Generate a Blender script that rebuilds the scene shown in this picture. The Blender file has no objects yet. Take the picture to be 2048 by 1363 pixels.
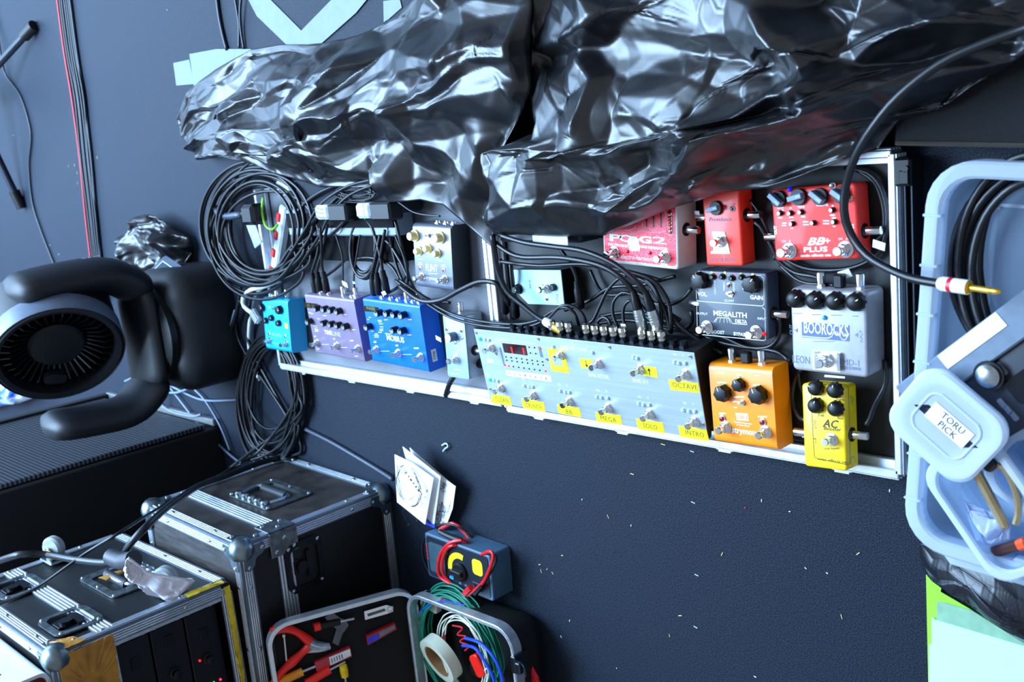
import bpy, bmesh, math, random
import numpy as np
from mathutils import Vector, Matrix
from math import sin, cos, pi, radians, hypot, atan2, sqrt

random.seed(7)
SC = bpy.context.scene
COL = SC.collection
R3 = lambda a, ax: Matrix.Rotation(a, 3, ax)

# ------------------------------------------------------------------ camera
FPX = 2068.4
CAM = Vector((1.1054, 0.1827, 1.2493))
CROT = R3(radians(15.884), 'Z') @ R3(radians(90 - 42.872), 'Y') @ R3(radians(-16.678), 'Z')
cd = bpy.data.cameras.new('camera')
cam = bpy.data.objects.new('camera', cd)
COL.objects.link(cam)
mw = CROT.to_4x4(); mw.translation = CAM
cam.matrix_world = mw
cd.sensor_width = 36.0
cd.lens = FPX / 2048 * 36.0
cd.clip_start = 0.02
cd.dof.use_dof = True
cd.dof.focus_distance = 1.60
cd.dof.aperture_fstop = 7.1
SC.camera = cam

# ------------------------------------------------------------------ light
SC.view_settings.view_transform = 'Standard'
SC.view_settings.look = 'None'
SC.view_settings.exposure = 0.55
SC.view_settings.gamma = 1.0
w = bpy.data.worlds.new('world'); SC.world = w; w.use_nodes = True
bg = w.node_tree.nodes['Background']
bg.inputs['Color'].default_value = (0.80, 0.88, 1.0, 1)
bg.inputs['Strength'].default_value = 0.30

def area(name, loc, aim, sx, sy, power, col):
    l = bpy.data.lights.new(name, 'AREA'); l.shape = 'RECTANGLE'
    l.size = sx; l.size_y = sy; l.energy = power; l.color = col
    o = bpy.data.objects.new(name, l); COL.objects.link(o)
    o.location = loc
    o.rotation_euler = (Vector(aim) - Vector(loc)).to_track_quat('-Z', 'Y').to_euler()
    return o
# the open, daylit side of the stage: a sky opening high beyond the far end of the boards and the tall one below it
area('daylight_opening_high', (-2.75, 0.95, 3.3), (-2.75 + .6, 0.95 - .2, 0), 3.0, 3.1, 620, (0.46, 0.70, 1.0))
area('daylight_opening_low', (-5.2, 1.7, 1.7), (-0.9, 0.1, 0), 4.2, 2.2, 130, (0.36, 0.62, 1.0))

def at(x, y, z=0.0):
    """world point at height z seen at pixel x, y of the 2048 x 1363 frame"""
    d = CROT @ Vector(((x - 1024) / FPX, -(y - 681.5) / FPX, -1))
    return CAM + d * ((z - CAM.z) / d.z)
def atx(x, y, X):
    d = CROT @ Vector(((x - 1024) / FPX, -(y - 681.5) / FPX, -1))
    return CAM + d * ((X - CAM.x) / d.x)
def aty(x, y, Y):
    d = CROT @ Vector(((x - 1024) / FPX, -(y - 681.5) / FPX, -1))
    return CAM + d * ((Y - CAM.y) / d.y)

# ------------------------------------------------------------------ materials
def lin(c):
    c = c / 255
    return c / 12.92 if c <= 0.04045 else ((c + 0.055) / 1.055) ** 2.4
MATS = {}
def mat(name, rgb, rough=0.5, metal=0.0, var=(60, 0.12), bump=None, coat=0.0, spec=0.5, emit=0.0,
        trans=0.0, alpha=1.0, sheen=0.0, rvar=0.0, aniso=None, sss=0.0):
    if name in MATS: return MATS[name]
    m = bpy.data.materials.new(name); m.use_nodes = True
    nt = m.node_tree; b = nt.nodes['Principled BSDF']
    c = [lin(v) for v in rgb]
    b.inputs['Roughness'].default_value = rough
    b.inputs['Metallic'].default_value = metal
    b.inputs['Specular IOR Level'].default_value = spec
    b.inputs['Coat Weight'].default_value = coat
    b.inputs['Coat Roughness'].default_value = 0.08
    b.inputs['Transmission Weight'].default_value = trans
    b.inputs['Alpha'].default_value = alpha
    if sss: b.inputs['Subsurface Weight'].default_value = sss; b.inputs['Subsurface Radius'].default_value = (.01, .01, .01)
    if sheen:
        b.inputs['Sheen Weight'].default_value = sheen
        b.inputs['Sheen Roughness'].default_value = 0.5
        b.inputs['Sheen Tint'].default_value = (0.6, 0.78, 1, 1)
    tc = nt.nodes.new('ShaderNodeTexCoord')
    if var:
        n = nt.nodes.new('ShaderNodeTexNoise'); n.inputs['Scale'].default_value = var[0]; n.inputs['Detail'].default_value = 4
        mp = nt.nodes.new('ShaderNodeMapping')
        if aniso: mp.inputs['Scale'].default_value = aniso
        nt.links.new(tc.outputs['Object'], mp.inputs['Vector']); nt.links.new(mp.outputs[0], n.inputs['Vector'])
        r = nt.nodes.new('ShaderNodeValToRGB')
        k = var[1]
        r.color_ramp.elements[0].position = 0.3; r.color_ramp.elements[1].position = 0.7
        r.color_ramp.elements[0].color = [v * (1 - k) for v in c] + [1]
        r.color_ramp.elements[1].color = [min(1, v * (1 + k)) for v in c] + [1]
        nt.links.new(n.outputs['Fac'], r.inputs['Fac']); nt.links.new(r.outputs['Color'], b.inputs['Base Color'])
        if rvar:
            mr = nt.nodes.new('ShaderNodeMapRange'); mr.inputs['To Min'].default_value = max(0.02, rough - rvar); mr.inputs['To Max'].default_value = rough + rvar
            nt.links.new(n.outputs['Fac'], mr.inputs['Value']); nt.links.new(mr.outputs[0], b.inputs['Roughness'])
    else:
        b.inputs['Base Color'].default_value = c + [1]
    if bump:
        n2 = nt.nodes.new('ShaderNodeTexNoise'); n2.inputs['Scale'].default_value = bump[0]; n2.inputs['Detail'].default_value = 3
        nt.links.new(tc.outputs['Object'], n2.inputs['Vector'])
        bp = nt.nodes.new('ShaderNodeBump'); bp.inputs['Strength'].default_value = bump[1]; bp.inputs['Distance'].default_value = bump[2]
        nt.links.new(n2.outputs['Fac'], bp.inputs['Height']); nt.links.new(bp.outputs[0], b.inputs['Normal'])
    if emit:
        b.inputs['Emission Color'].default_value = c + [1]; b.inputs['Emission Strength'].default_value = emit
    MATS[name] = m
    return m

BLK = lambda: mat('black_plastic', (12, 13, 16), 0.42, bump=(900, .1, .0003), spec=.35)
CHROME = lambda: mat('chrome', (232, 236, 240), 0.16, 1.0, var=(80, .05), rvar=.05)
STEEL = lambda: mat('zinc_steel', (186, 198, 206), 0.3, 1.0, var=(120, .15), rvar=.1)
ALU = lambda: mat('aluminium_extrusion', (222, 230, 238), 0.38, 0.85, var=(90, .08), rvar=.08, aniso=(1, 1, 1))
GROOVE = lambda: mat('aluminium_groove', (120, 130, 142), 0.5, 0.8, var=(90, .1))
RUBBER = lambda: mat('cable_rubber', (11, 13, 18), 0.40, bump=(700, .08, .0003), spec=.5)
mat('gold_plate', (240, 186, 60), .28, .85); mat('white_sleeve', (232, 232, 236), .35); mat('nickel', (214, 210, 198), .25, 1.0, var=(90, .06))
WPAINT = lambda: mat('white_print', (235, 240, 245), 0.5, var=(300, .04))
DPAINT = lambda: mat('dark_print', (28, 34, 52), 0.5, var=(300, .05))

# ------------------------------------------------------------------ mesh helpers
class MB:
    def __init__(s): s.v = []; s.f = []; s.m = []
    def add(s, vs, fs, m=0, X=None):
        o = len(s.v)
        s.v += [tuple(X @ Vector(p)) if X is not None else tuple(p) for p in vs]
        s.f += [tuple(i + o for i in f) for f in fs]
        s.m += [m] * len(fs)
        return s
    def box(s, c, d, b=0.0, m=0, X=None):
        x, y, z = c; a, e, h = d[0] / 2, d[1] / 2, d[2] / 2
        if b <= 0:
            vs = [(x + i * a, y + j * e, z + k * h) for k in (-1, 1) for j in (-1, 1) for i in (-1, 1)]
            fs = [(0, 2, 3, 1), (4, 5, 7, 6), (0, 1, 5, 4), (2, 6, 7, 3), (0, 4, 6, 2), (1, 3, 7, 5)]
            return s.add(vs, fs, m, X)
        b = min(b, a * .98, e * .98, h * .98)
        vs = []
        idx = {}
        for k in (-1, 1):
            for j in (-1, 1):
                for i in (-1, 1):
                    for ax in range(3):
                        q = [x + i * (a - b), y + j * (e - b), z + k * (h - b)]
                        q[ax] += (i, j, k)[ax] * b
                        idx[(i, j, k, ax)] = len(vs); vs.append(tuple(q))
        fs = []
        for ax in range(3):
            o1, o2 = [t for t in range(3) if t != ax]
            for sgn in (-1, 1):
                loop = []
                for p, q in ((-1, -1), (1, -1), (1, 1), (-1, 1)):
                    key = [0, 0, 0]; key[ax] = sgn; key[o1] = p; key[o2] = q
                    loop.append(idx[tuple(key) + (ax,)])
                fs.append(tuple(loop if (sgn > 0) ^ (ax == 1) else loop[::-1]))
        for ax in range(3):
            o1, o2 = [t for t in range(3) if t != ax]
            for p in (-1, 1):
                for q in (-1, 1):
                    def K(t, w_):
                        key = [0, 0, 0]; key[ax] = t; key[o1] = p; key[o2] = q
                        return idx[tuple(key) + (w_,)]
                    l = (K(-1, o1), K(1, o1), K(1, o2), K(-1, o2))
                    fs.append(l if (p * q > 0) ^ (ax == 1) else l[::-1])
        for i in (-1, 1):
            for j in (-1, 1):
                for k in (-1, 1):
                    l = (idx[(i, j, k, 0)], idx[(i, j, k, 1)], idx[(i, j, k, 2)])
                    fs.append(l if i * j * k > 0 else l[::-1])
        return s.add(vs, fs, m, X)
    def rings(s, rings, m=0, X=None, cap0=True, cap1=True, close=True):
        n = len(rings[0]); vs = [p for r in rings for p in r]; fs = []
        for k in range(len(rings) - 1):
            for i in range(n if close else n - 1):
                j = (i + 1) % n
                fs.append((k * n + i, k * n + j, (k + 1) * n + j, (k + 1) * n + i))
        if cap0: fs.append(tuple(range(n))[::-1])
        if cap1: fs.append(tuple((len(rings) - 1) * n + i for i in range(n)))
        return s.add(vs, fs, m, X)
    def lathe(s, prof, n=16, m=0, X=None, ph=0.0, cap0=True, cap1=True):
        return s.rings([[(r * cos(2 * pi * i / n + ph), r * sin(2 * pi * i / n + ph), z) for i in range(n)] for r, z in prof], m, X, cap0, cap1)
    def cyl(s, p0, p1, r0, r1=None, n=12, m=0, cap=True):
        p0 = Vector(p0); p1 = Vector(p1); d = p1 - p0
        X = d.to_track_quat('Z', 'Y').to_matrix().to_4x4(); X.translation = p0
        return s.lathe([(r0, 0), (r1 if r1 is not None else r0, d.length)], n, m, X, 0, cap, cap)
    def tube(s, pts, r, n=8, m=0, step=None, cap=True, closed=False):
        P = smooth_path(pts, step or (.006 if callable(r) else max(r * 2.2, .004)), closed)
        N = len(P)
        rings = []
        t = (P[1] - P[0]).normalized()
        up = Vector((0, 0, 1)) if abs(t.z) < .9 else Vector((1, 0, 0))
        u = (up - t * up.dot(t)).normalized()
        for i in range(N):
            a = P[max(i - 1, 0)]; b = P[min(i + 1, N - 1)]
            t = (b - a)
            if t.length < 1e-9: t = Vector((0, 0, 1))
            t.normalize()
            u = u - t * u.dot(t)
            if u.length < 1e-6: u = t.orthogonal()
            u.normalize(); v = t.cross(u)
            rr = r(i / (N - 1)) if callable(r) else r
            rings.append([tuple(P[i] + u * (rr * cos(2 * pi * k / n)) + v * (rr * sin(2 * pi * k / n))) for k in range(n)])
        return s.rings(rings, m, None, cap, cap)
    def prism(s, poly, z0, z1, m=0, X=None, bev=0.0):
        n = len(poly)
        if bev:
            cx = sum(p[0] for p in poly) / n; cy = sum(p[1] for p in poly) / n
            ins = inset(poly, bev)
            return s.rings([[(x, y, z0) for x, y in poly], [(x, y, z1 - bev) for x, y in poly], [(x, y, z1) for x, y in ins]], m, X)
        return s.rings([[(x, y, z0) for x, y in poly], [(x, y, z1) for x, y in poly]], m, X)
    def build(s, name, mats, parent=None, X=None, ang=35, flat=False):
        me = bpy.data.meshes.new(name)
        me.from_pydata(s.v, [], s.f)
        if not isinstance(mats, (list, tuple)): mats = [mats]
        for q in mats: me.materials.append(q)
        if len(mats) > 1: me.polygons.foreach_set('material_index', s.m)
        if not flat:
            me.polygons.foreach_set('use_smooth', [True] * len(me.polygons))
            if ang < 180: me.set_sharp_from_angle(angle=radians(ang))
        me.update()
        o = bpy.data.objects.new(name, me); COL.objects.link(o)
        if parent is not None: o.parent = parent
        if X is not None: o.matrix_local = X
        return o

def inset(poly, d):
    n = len(poly); out = []
    A = sum(poly[i][0] * poly[(i + 1) % n][1] - poly[(i + 1) % n][0] * poly[i][1] for i in range(n))
    sg = 1 if A > 0 else -1
    for i in range(n):
        p0 = Vector(poly[i - 1]); p1 = Vector(poly[i]); p2 = Vector(poly[(i + 1) % n])
        a = (p1 - p0).normalized(); b = (p2 - p1).normalized()
        na = Vector((-a.y, a.x)) * sg; nb = Vector((-b.y, b.x)) * sg
        q = na + nb
        L = max(q.length_squared / 2, .3)
        out.append(tuple(p1 + q * (d / L)))
    return out

def smooth_path(pts, step, closed=False):
    pts = [Vector(p) for p in pts]
    if len(pts) == 2:
        n = max(2, int((pts[1] - pts[0]).length / step)); n = min(n, 40)
        return [pts[0].lerp(pts[1], i / n) for i in range(n + 1)]
    out = []
    N = len(pts)
    for i in range(N - 1 if not closed else N):
        g = lambda k: pts[k % N] if closed else pts[min(max(k, 0), N - 1)]
        p0, p1, p2, p3 = g(i - 1), g(i), g(i + 1), g(i + 2)
        d = max((p2 - p1).length, 1e-6)
        n = max(2, min(24, int(d / step)))
        for k in range(n):
            t = k / n
            out.append(0.5 * ((2 * p1) + (p2 - p0) * t + (2 * p0 - 5 * p1 + 4 * p2 - p3) * t * t + (3 * p1 - p0 - 3 * p2 + p3) * t ** 3))
    out.append(pts[0] if closed else pts[-1])
    return out

def rrect(w_, d_, r, n=5, cx=0, cy=0):
    out = []
    for sx, sy, a0 in ((1, 1, 0), (-1, 1, pi / 2), (-1, -1, pi), (1, -1, 1.5 * pi)):
        for i in range(n + 1):
            a = a0 + (pi / 2) * i / n
            out.append((cx + sx * (w_ / 2 - r) + r * cos(a), cy + sy * (d_ / 2 - r) + r * sin(a)))
    return out

def rbox(mb, W, D, z0, z1, r, rt, m=0, X=None, n=5, k=3, taper=0.0):
    """rounded-corner block with a rounded top edge"""
    rings = [[(x, y, z0) for x, y in rrect(W, D, r, n)]]
    for i in range(k + 1):
        a = (pi / 2) * i / k
        ins = rt * (1 - cos(a)) + taper
        rings.append([(x, y, z1 - rt + rt * sin(a)) for x, y in rrect(W - 2 * ins, D - 2 * ins, max(r - ins, .0006), n)])
    mb.rings(rings, m, X)
    return mb

def tag(o, label=None, cat=None, group=None, kind=None):
    if label: o['label'] = label
    if cat: o['category'] = cat
    if group: o['group'] = group
    if kind: o['kind'] = kind
    return o
def empty(name, label, cat, group=None, M4=None, loc=None):
    o = bpy.data.objects.new(name, None); COL.objects.link(o); o.empty_display_size = .02
    if M4 is not None: o.matrix_world = M4
    elif loc is not None: o.location = loc
    tag(o, label, cat, group)
    return o
def put(me_obj, parent, X, name=None):
    """linked copy of a part under another parent"""
    c = me_obj.copy(); COL.objects.link(c); c.parent = parent; c.matrix_parent_inverse = Matrix(); c.matrix_local = X
    if name: c.name = name
    return c
def T(x, y, z): return Matrix.Translation((x, y, z))

TEXTS = []
def text(s, size, m, parent, X, shear=0.0, bold=0.0, sx=1.0, align='CENTER', name='lettering', space=1.0, fit=None):
    cu = bpy.data.curves.new('lettering_curve', 'FONT')
    cu.body = s; cu.size = size; cu.align_x = align; cu.align_y = 'CENTER'
    cu.shear = shear; cu.offset = bold; cu.extrude = .00012; cu.resolution_u = 2; cu.space_character = space
    o = bpy.data.objects.new('lettering_curve', cu); COL.objects.link(o)
    TEXTS.append((o, m, parent, X, name, sx, fit))
def finish_texts():
    bpy.context.view_layer.update()
    dg = bpy.context.evaluated_depsgraph_get()
    for o, m, parent, X, name, sx, fit in TEXTS:
        me = bpy.data.meshes.new_from_object(o.evaluated_get(dg), depsgraph=dg)
        me.name = name
        me.materials.clear(); me.materials.append(m)
        c = bpy.data.objects.new(name, me); COL.objects.link(c); c.parent = parent
        if fit:
            xs = [v.co.x for v in me.vertices]; sx = fit / max(1e-6, max(xs) - min(xs))
        c.matrix_local = X @ Matrix.Diagonal((sx, 1, 1, 1))
        cu = o.data; bpy.data.objects.remove(o); bpy.data.curves.remove(cu)
# ------------------------------------------------------------------ floor carpet
def carpet_mat():
    m = mat('black_carpet', (12, 16, 24), 0.5, var=(520, .95), spec=.14, sheen=.12)
    rp_ = [n for n in m.node_tree.nodes if n.type == 'VALTORGB'][0]
    rp_.color_ramp.elements[0].position = .40; rp_.color_ramp.elements[1].position = .62
    rp_.color_ramp.elements[0].color = (lin(4), lin(6), lin(9), 1); rp_.color_ramp.elements[1].color = (lin(32), lin(42), lin(60), 1)
    nt = m.node_tree; b = nt.nodes['Principled BSDF']
    tc = nt.nodes.new('ShaderNodeTexCoord')
    n1 = nt.nodes.new('ShaderNodeTexNoise'); n1.inputs['Scale'].default_value = 620; n1.inputs['Detail'].default_value = 2
    wv = nt.nodes.new('ShaderNodeTexWave'); wv.inputs['Scale'].default_value = 46; wv.inputs['Distortion'].default_value = 9
    wv.inputs['Detail'].default_value = 3; wv.inputs['Detail Scale'].default_value = 2.5
    ad = nt.nodes.new('ShaderNodeMath'); ad.operation = 'MULTIPLY_ADD'; ad.inputs[1].default_value = .12
    nt.links.new(tc.outputs['Object'], n1.inputs['Vector']); nt.links.new(tc.outputs['Object'], wv.inputs['Vector'])
    nt.links.new(wv.outputs['Fac'], ad.inputs[0]); nt.links.new(n1.outputs['Fac'], ad.inputs[2])
    bp = nt.nodes.new('ShaderNodeBump'); bp.inputs['Strength'].default_value = .55; bp.inputs['Distance'].default_value = .0014
    nt.links.new(ad.outputs[0], bp.inputs['Height']); nt.links.new(bp.outputs[0], b.inputs['Normal'])
    return m
mb = MB()
mb.add([(-9, -6, 0), (5, -6, 0), (5, 6, 0), (-9, 6, 0)], [(0, 1, 2, 3)])
tag(mb.build('floor', carpet_mat(), flat=True), 'black short-pile stage carpet under everything', kind='structure')

# ------------------------------------------------------------------ pedalboard trays
def ribbed_wall(mb, p0, p1, z0, z1, out, th=.008, ribs=4, m=0):
    """a rail from p0 to p1 with raised ribs on its outer side"""
    p0 = Vector((p0[0], p0[1], 0)); p1 = Vector((p1[0], p1[1], 0)); d = (p1 - p0); L = d.length; d.normalize()
    o = Vector((out[0], out[1], 0))
    X = Matrix((( d.x, o.x, 0, p0.x), (d.y, o.y, 0, p0.y), (0, 0, 1, 0), (0, 0, 0, 1)))
    mb.box((L / 2, 0, (z0 + z1) / 2), (L, th, z1 - z0), .0012, m, X)
    h = (z1 - z0)
    for i in range(ribs):
        zc = z0 + h * (i + .5) / ribs
        mb.box((L / 2, th / 2 + .0008, zc), (L * .999, .003, h / ribs * .42), .0007, m, X)

def board(name, label, x0, x1, y0, y1, floor_rgb, right_ribs=True):
    root = empty(name, label, 'pedalboard', 'pedalboard trays', loc=((x0 + x1) / 2, (y0 + y1) / 2, 0))
    cx, cy = (x0 + x1) / 2, (y0 + y1) / 2
    I = T(-cx, -cy, 0)
    b = MB(); b.box((cx, cy, .005), (x1 - x0 - .004, y1 - y0 - .004, .006), .001)
    b.build('tray_floor', mat('tray_floor_%d' % floor_rgb[0], floor_rgb, .55, var=(500, .25), bump=(900, .3, .0006)), root, I)
    al = ALU()
    for nm, p0, p1, out in (('front_rail', (x0, y0), (x1, y0), (0, -1)), ('back_rail', (x0, y1), (x1, y1), (0, 1)),
                            ('left_rail', (x0, y0), (x0, y1), (-1, 0)), ('right_rail', (x1, y0), (x1, y1), (1, 0))):
        b = MB(); ribbed_wall(b, p0, p1, .004, .036, out, .009 if 'front' not in nm else .012)
        # inner lip
        p0v, p1v = Vector((*p0, 0)), Vector((*p1, 0))
        mid = (p0v + p1v) / 2 - Vector((out[0], out[1], 0)) * .009
        L = (p1v - p0v).length - .02
        b.box((mid.x, mid.y, .014), (L if out[0] == 0 else .008, L if out[1] == 0 else .008, .008), .001)
        b.build(nm, al, root, I)
    k = MB()
    for t in (.09, .35, .62, .88):
        kb = MB(); kb.box((x0 + (x1 - x0) * t, y0 - .0105, .012), (.03, .008, .02), .001)
        kb.box((x0 + (x1 - x0) * t, y0 - .0155, .020), (.022, .003, .004), .0006)
        kb.build('catch_plate', al, root, I)
    return root
BL = board('pedalboard_tray', 'grey-floored aluminium pedalboard tray under the three blue and purple pedals', -.914, -.197, -.291, .112, (104, 108, 116))
BR = board('pedalboard_tray', 'black-floored aluminium pedalboard tray under the red, orange and yellow pedals', -.184, .533, -.299, .108, (17, 18, 20))
# black hinge bracket at the far right corner of the right tray
b = MB(); b.box((0, 0, .024), (.022, .034, .036), .003)
b.box((.004, -.006, .044), (.012, .016, .006), .001)
b.cyl((.006, .004, .04), (.006, .004, .047), .004, n=10)
hb = b.build('corner_bracket', BLK(), BR); hb.matrix_local = T(.549 - (-.184 + .533) / 2, .086 - (-.299 + .108) / 2, 0)
b = MB()
for i in range(4): b.box((.5425 + i * .0042, -.10, .012 + .005 * (i % 2)), (.0026, .36, .022 + .004 * (i % 2)), .0006)
o = b.build('hinge_channel', mat('dark_anodised', (46, 50, 58), .4, .7, var=(90, .1)), BR, T(.0, 0, 0)); o.matrix_local = T(-(-.184 + .533) / 2, -(-.299 + .108) / 2, 0)
# ------------------------------------------------------------------ effect pedals
CROP = dict(A=(500, 560, 7.573), B=(700, 560, 6.196), C=(930, 630, 6.815), D=(1170, 670, 6.196), E=(1370, 360, 7.574),
            F=(1520, 350, 7.173), G=(1180, 400, 9.086), H=(790, 420, 7.571), I=(1160, 340, 3.5875), J=(1380, 540, 3.245), K=(860, 480, 3.245))
def full(crop, x, y):
    ox, oy, s = CROP[crop]
    return ox + x / s, oy + y / s
PROTO = {}
def proto(key, fn):
    """mesh data made once and shared by every copy"""
    if key not in PROTO: PROTO[key] = fn()
    return PROTO[key]
def inst(me, name, parent, X):
    o = bpy.data.objects.new(name, me); COL.objects.link(o); o.parent = parent; o.matrix_local = X
    return o
def data(mb, mats, ang=35):
    o = mb.build('shape', mats, ang=ang); me = o.data; bpy.data.objects.remove(o); return me

def switch_meshes(sc=1.0):
    def nut():
        b = MB(); b.lathe([(.0085, 0), (.0085, .001), (.0078, .0012)], 20); b.lathe([(.0072, .001), (.0072, .0045), (.0062, .0055)], 6)
        b.lathe([(.0056, .005), (.0056, .0065), (.0050, .0068), (.0056, .0074), (.0050, .0082)], 14)
        return data(b, CHROME(), 30)
    def plunger():
        b = MB(); b.lathe([(.0036, .006), (.0036, .0135), (.0048, .0145), (.0048, .0182), (.0042, .019)], 18)
        return data(b, CHROME(), 40)
    return proto('nut', nut), proto('plunger', plunger)

def knob_mesh(kind, m, m2):
    b = MB()
    if kind == 'hex':        # faceted with skirt
        b.lathe([(1.0, 0), (1.0, .22), (.92, .30)], 24); b.lathe([(.78, .25), (.68, 1.25), (.60, 1.35)], 8)
        b.box((.42, 0, 1.36), (.34, .07, .04), 0, 1)
    elif kind == 'flute':    # pointed fluted
        n = 14; pr = lambda s_: [((s_ * (1.0 if i % 2 else .86)) * cos(2 * pi * i / n), (s_ * (1.0 if i % 2 else .86)) * sin(2 * pi * i / n)) for i in range(n)]
        b.rings([[(x, y, z) for x, y in pr(s_)] for s_, z in ((1.0, 0), (1.0, .75), (.86, 1.05), (.55, 1.12))])
        b.box((.60, 0, 1.06), (.5, .09, .12), 0, 1)
    elif kind == 'ball':
        b.lathe([(.95, 0), (1.0, .2), (1.0, .55), (.92, .85), (.72, 1.08), (.4, 1.2), (.08, 1.22)], 20)
        for i in range(10):
            a = 2 * pi * i / 10; b.cyl((.93 * cos(a), .93 * sin(a), .02), (.90 * cos(a), .90 * sin(a), .62), .17, .1, 6)
        b.box((.45, 0, 1.12), (.6, .09, .12), 0, 1)
    elif kind == 'slim':     # tall encoder, bright cap
        b.lathe([(1.0, 0), (1.0, 1.8), (.94, 2.0)], 20); b.lathe([(.80, 1.98), (.80, 2.04)], 20, 1)
        b.box((0, .5, 2.02), (.9, .5, .06), 0, 0)
    elif kind == 'bar':      # skirt with pointer bar
        b.lathe([(1.0, 0), (1.0, .42), (.94, .5)], 24); b.box((0, 0, .95), (1.9, .62, 1.0), .06, 2)
        b.box((.55, 0, 1.46), (.6, .09, .03), 0, 1)
    elif kind == 'mini':
        b.lathe([(1.0, 0), (1.0, .5), (.78, .6), (.70, 1.7), (.62, 1.8)], 12)
        b.lathe([(.60, 1.79), (.60, 1.84)], 12, 2)
    elif kind == 'grey':
        n = 24; b.rings([[((1 if i % 2 else .92) * cos(2 * pi * i / n), (1 if i % 2 else .92) * sin(2 * pi * i / n), z) for i in range(n)] for z in (0, 1.9)], 0)
        b.lathe([(.9, 1.9), (.86, 1.96)], 20, 1)
    return b

# printed widths of the larger words, in crop pixels
WIDTHS = {('J', 'BOOROCKS'): 296, ('J', 'LEON'): 112, ('J', 'MD-1'): 106, ('J', 'MULTI-DRIVER'): 120, ('I', 'MEGALITH'): 244, ('I', 'DELTA'): 84, ('I', 'BOOST'): 92, ('I', 'BYPASS'): 95, ('I', 'VOL.'): 72, ('I', 'GAIN'): 92,
          ('J', 'strymon'): 158, ('J', 'OB.1'): 66, ('J', 'AC'): 108, ('J', 'Booster'): 114, ('J', 'xotic effects usa'): 200, ('F', 'BB'): 265, ('F', 'PLUS'): 352, ('F', 'xotic effects usa'): 455, ('F', '+'): 82,
          ('H', 'FLINT'): 182, ('H', 'strymon'): 190, ('B', 'MOBIUS'): 212, ('A', 'TIME'): 112, ('A', 'LINE'): 116, ('A', 'blueSky'): 152, ('A', 'strymon'): 140, ('E', 'HEAT BLASTER'): 395, ('E', 'Providence'): 350,
          ('G', 'P'): 225, ('G', 'O'): 250, ('G', 'G'): 235, ('G', '2'): 255, ('G', 'POLYPHONIC'): 380, ('G', 'OCTAVE GENERATOR'): 620, ('G', 'electro-harmonix'): 640, ('G', 'MADE IN NYC, USA'): 320, ('G', 'BYPASS'): 125,
          ('D', 'OCTAVE'): 305, ('D', 'MEGA'): 190, ('D', 'SOLO'): 170, ('D', 'INTRO'): 225, ('C', 'CLEAN'): 165, ('C', 'CRUNCH'): 205, ('C', 'BB'): 80, ('C', 'FREE THE TONE'): 360, ('C', 'AUDIO ROUTING CONTROLLER'): 345, ('C', 'ARC-3'): 100,
          ('D', 'BANK 4/STORE'): 245, ('D', 'BANK 4/17'): 190}
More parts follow.
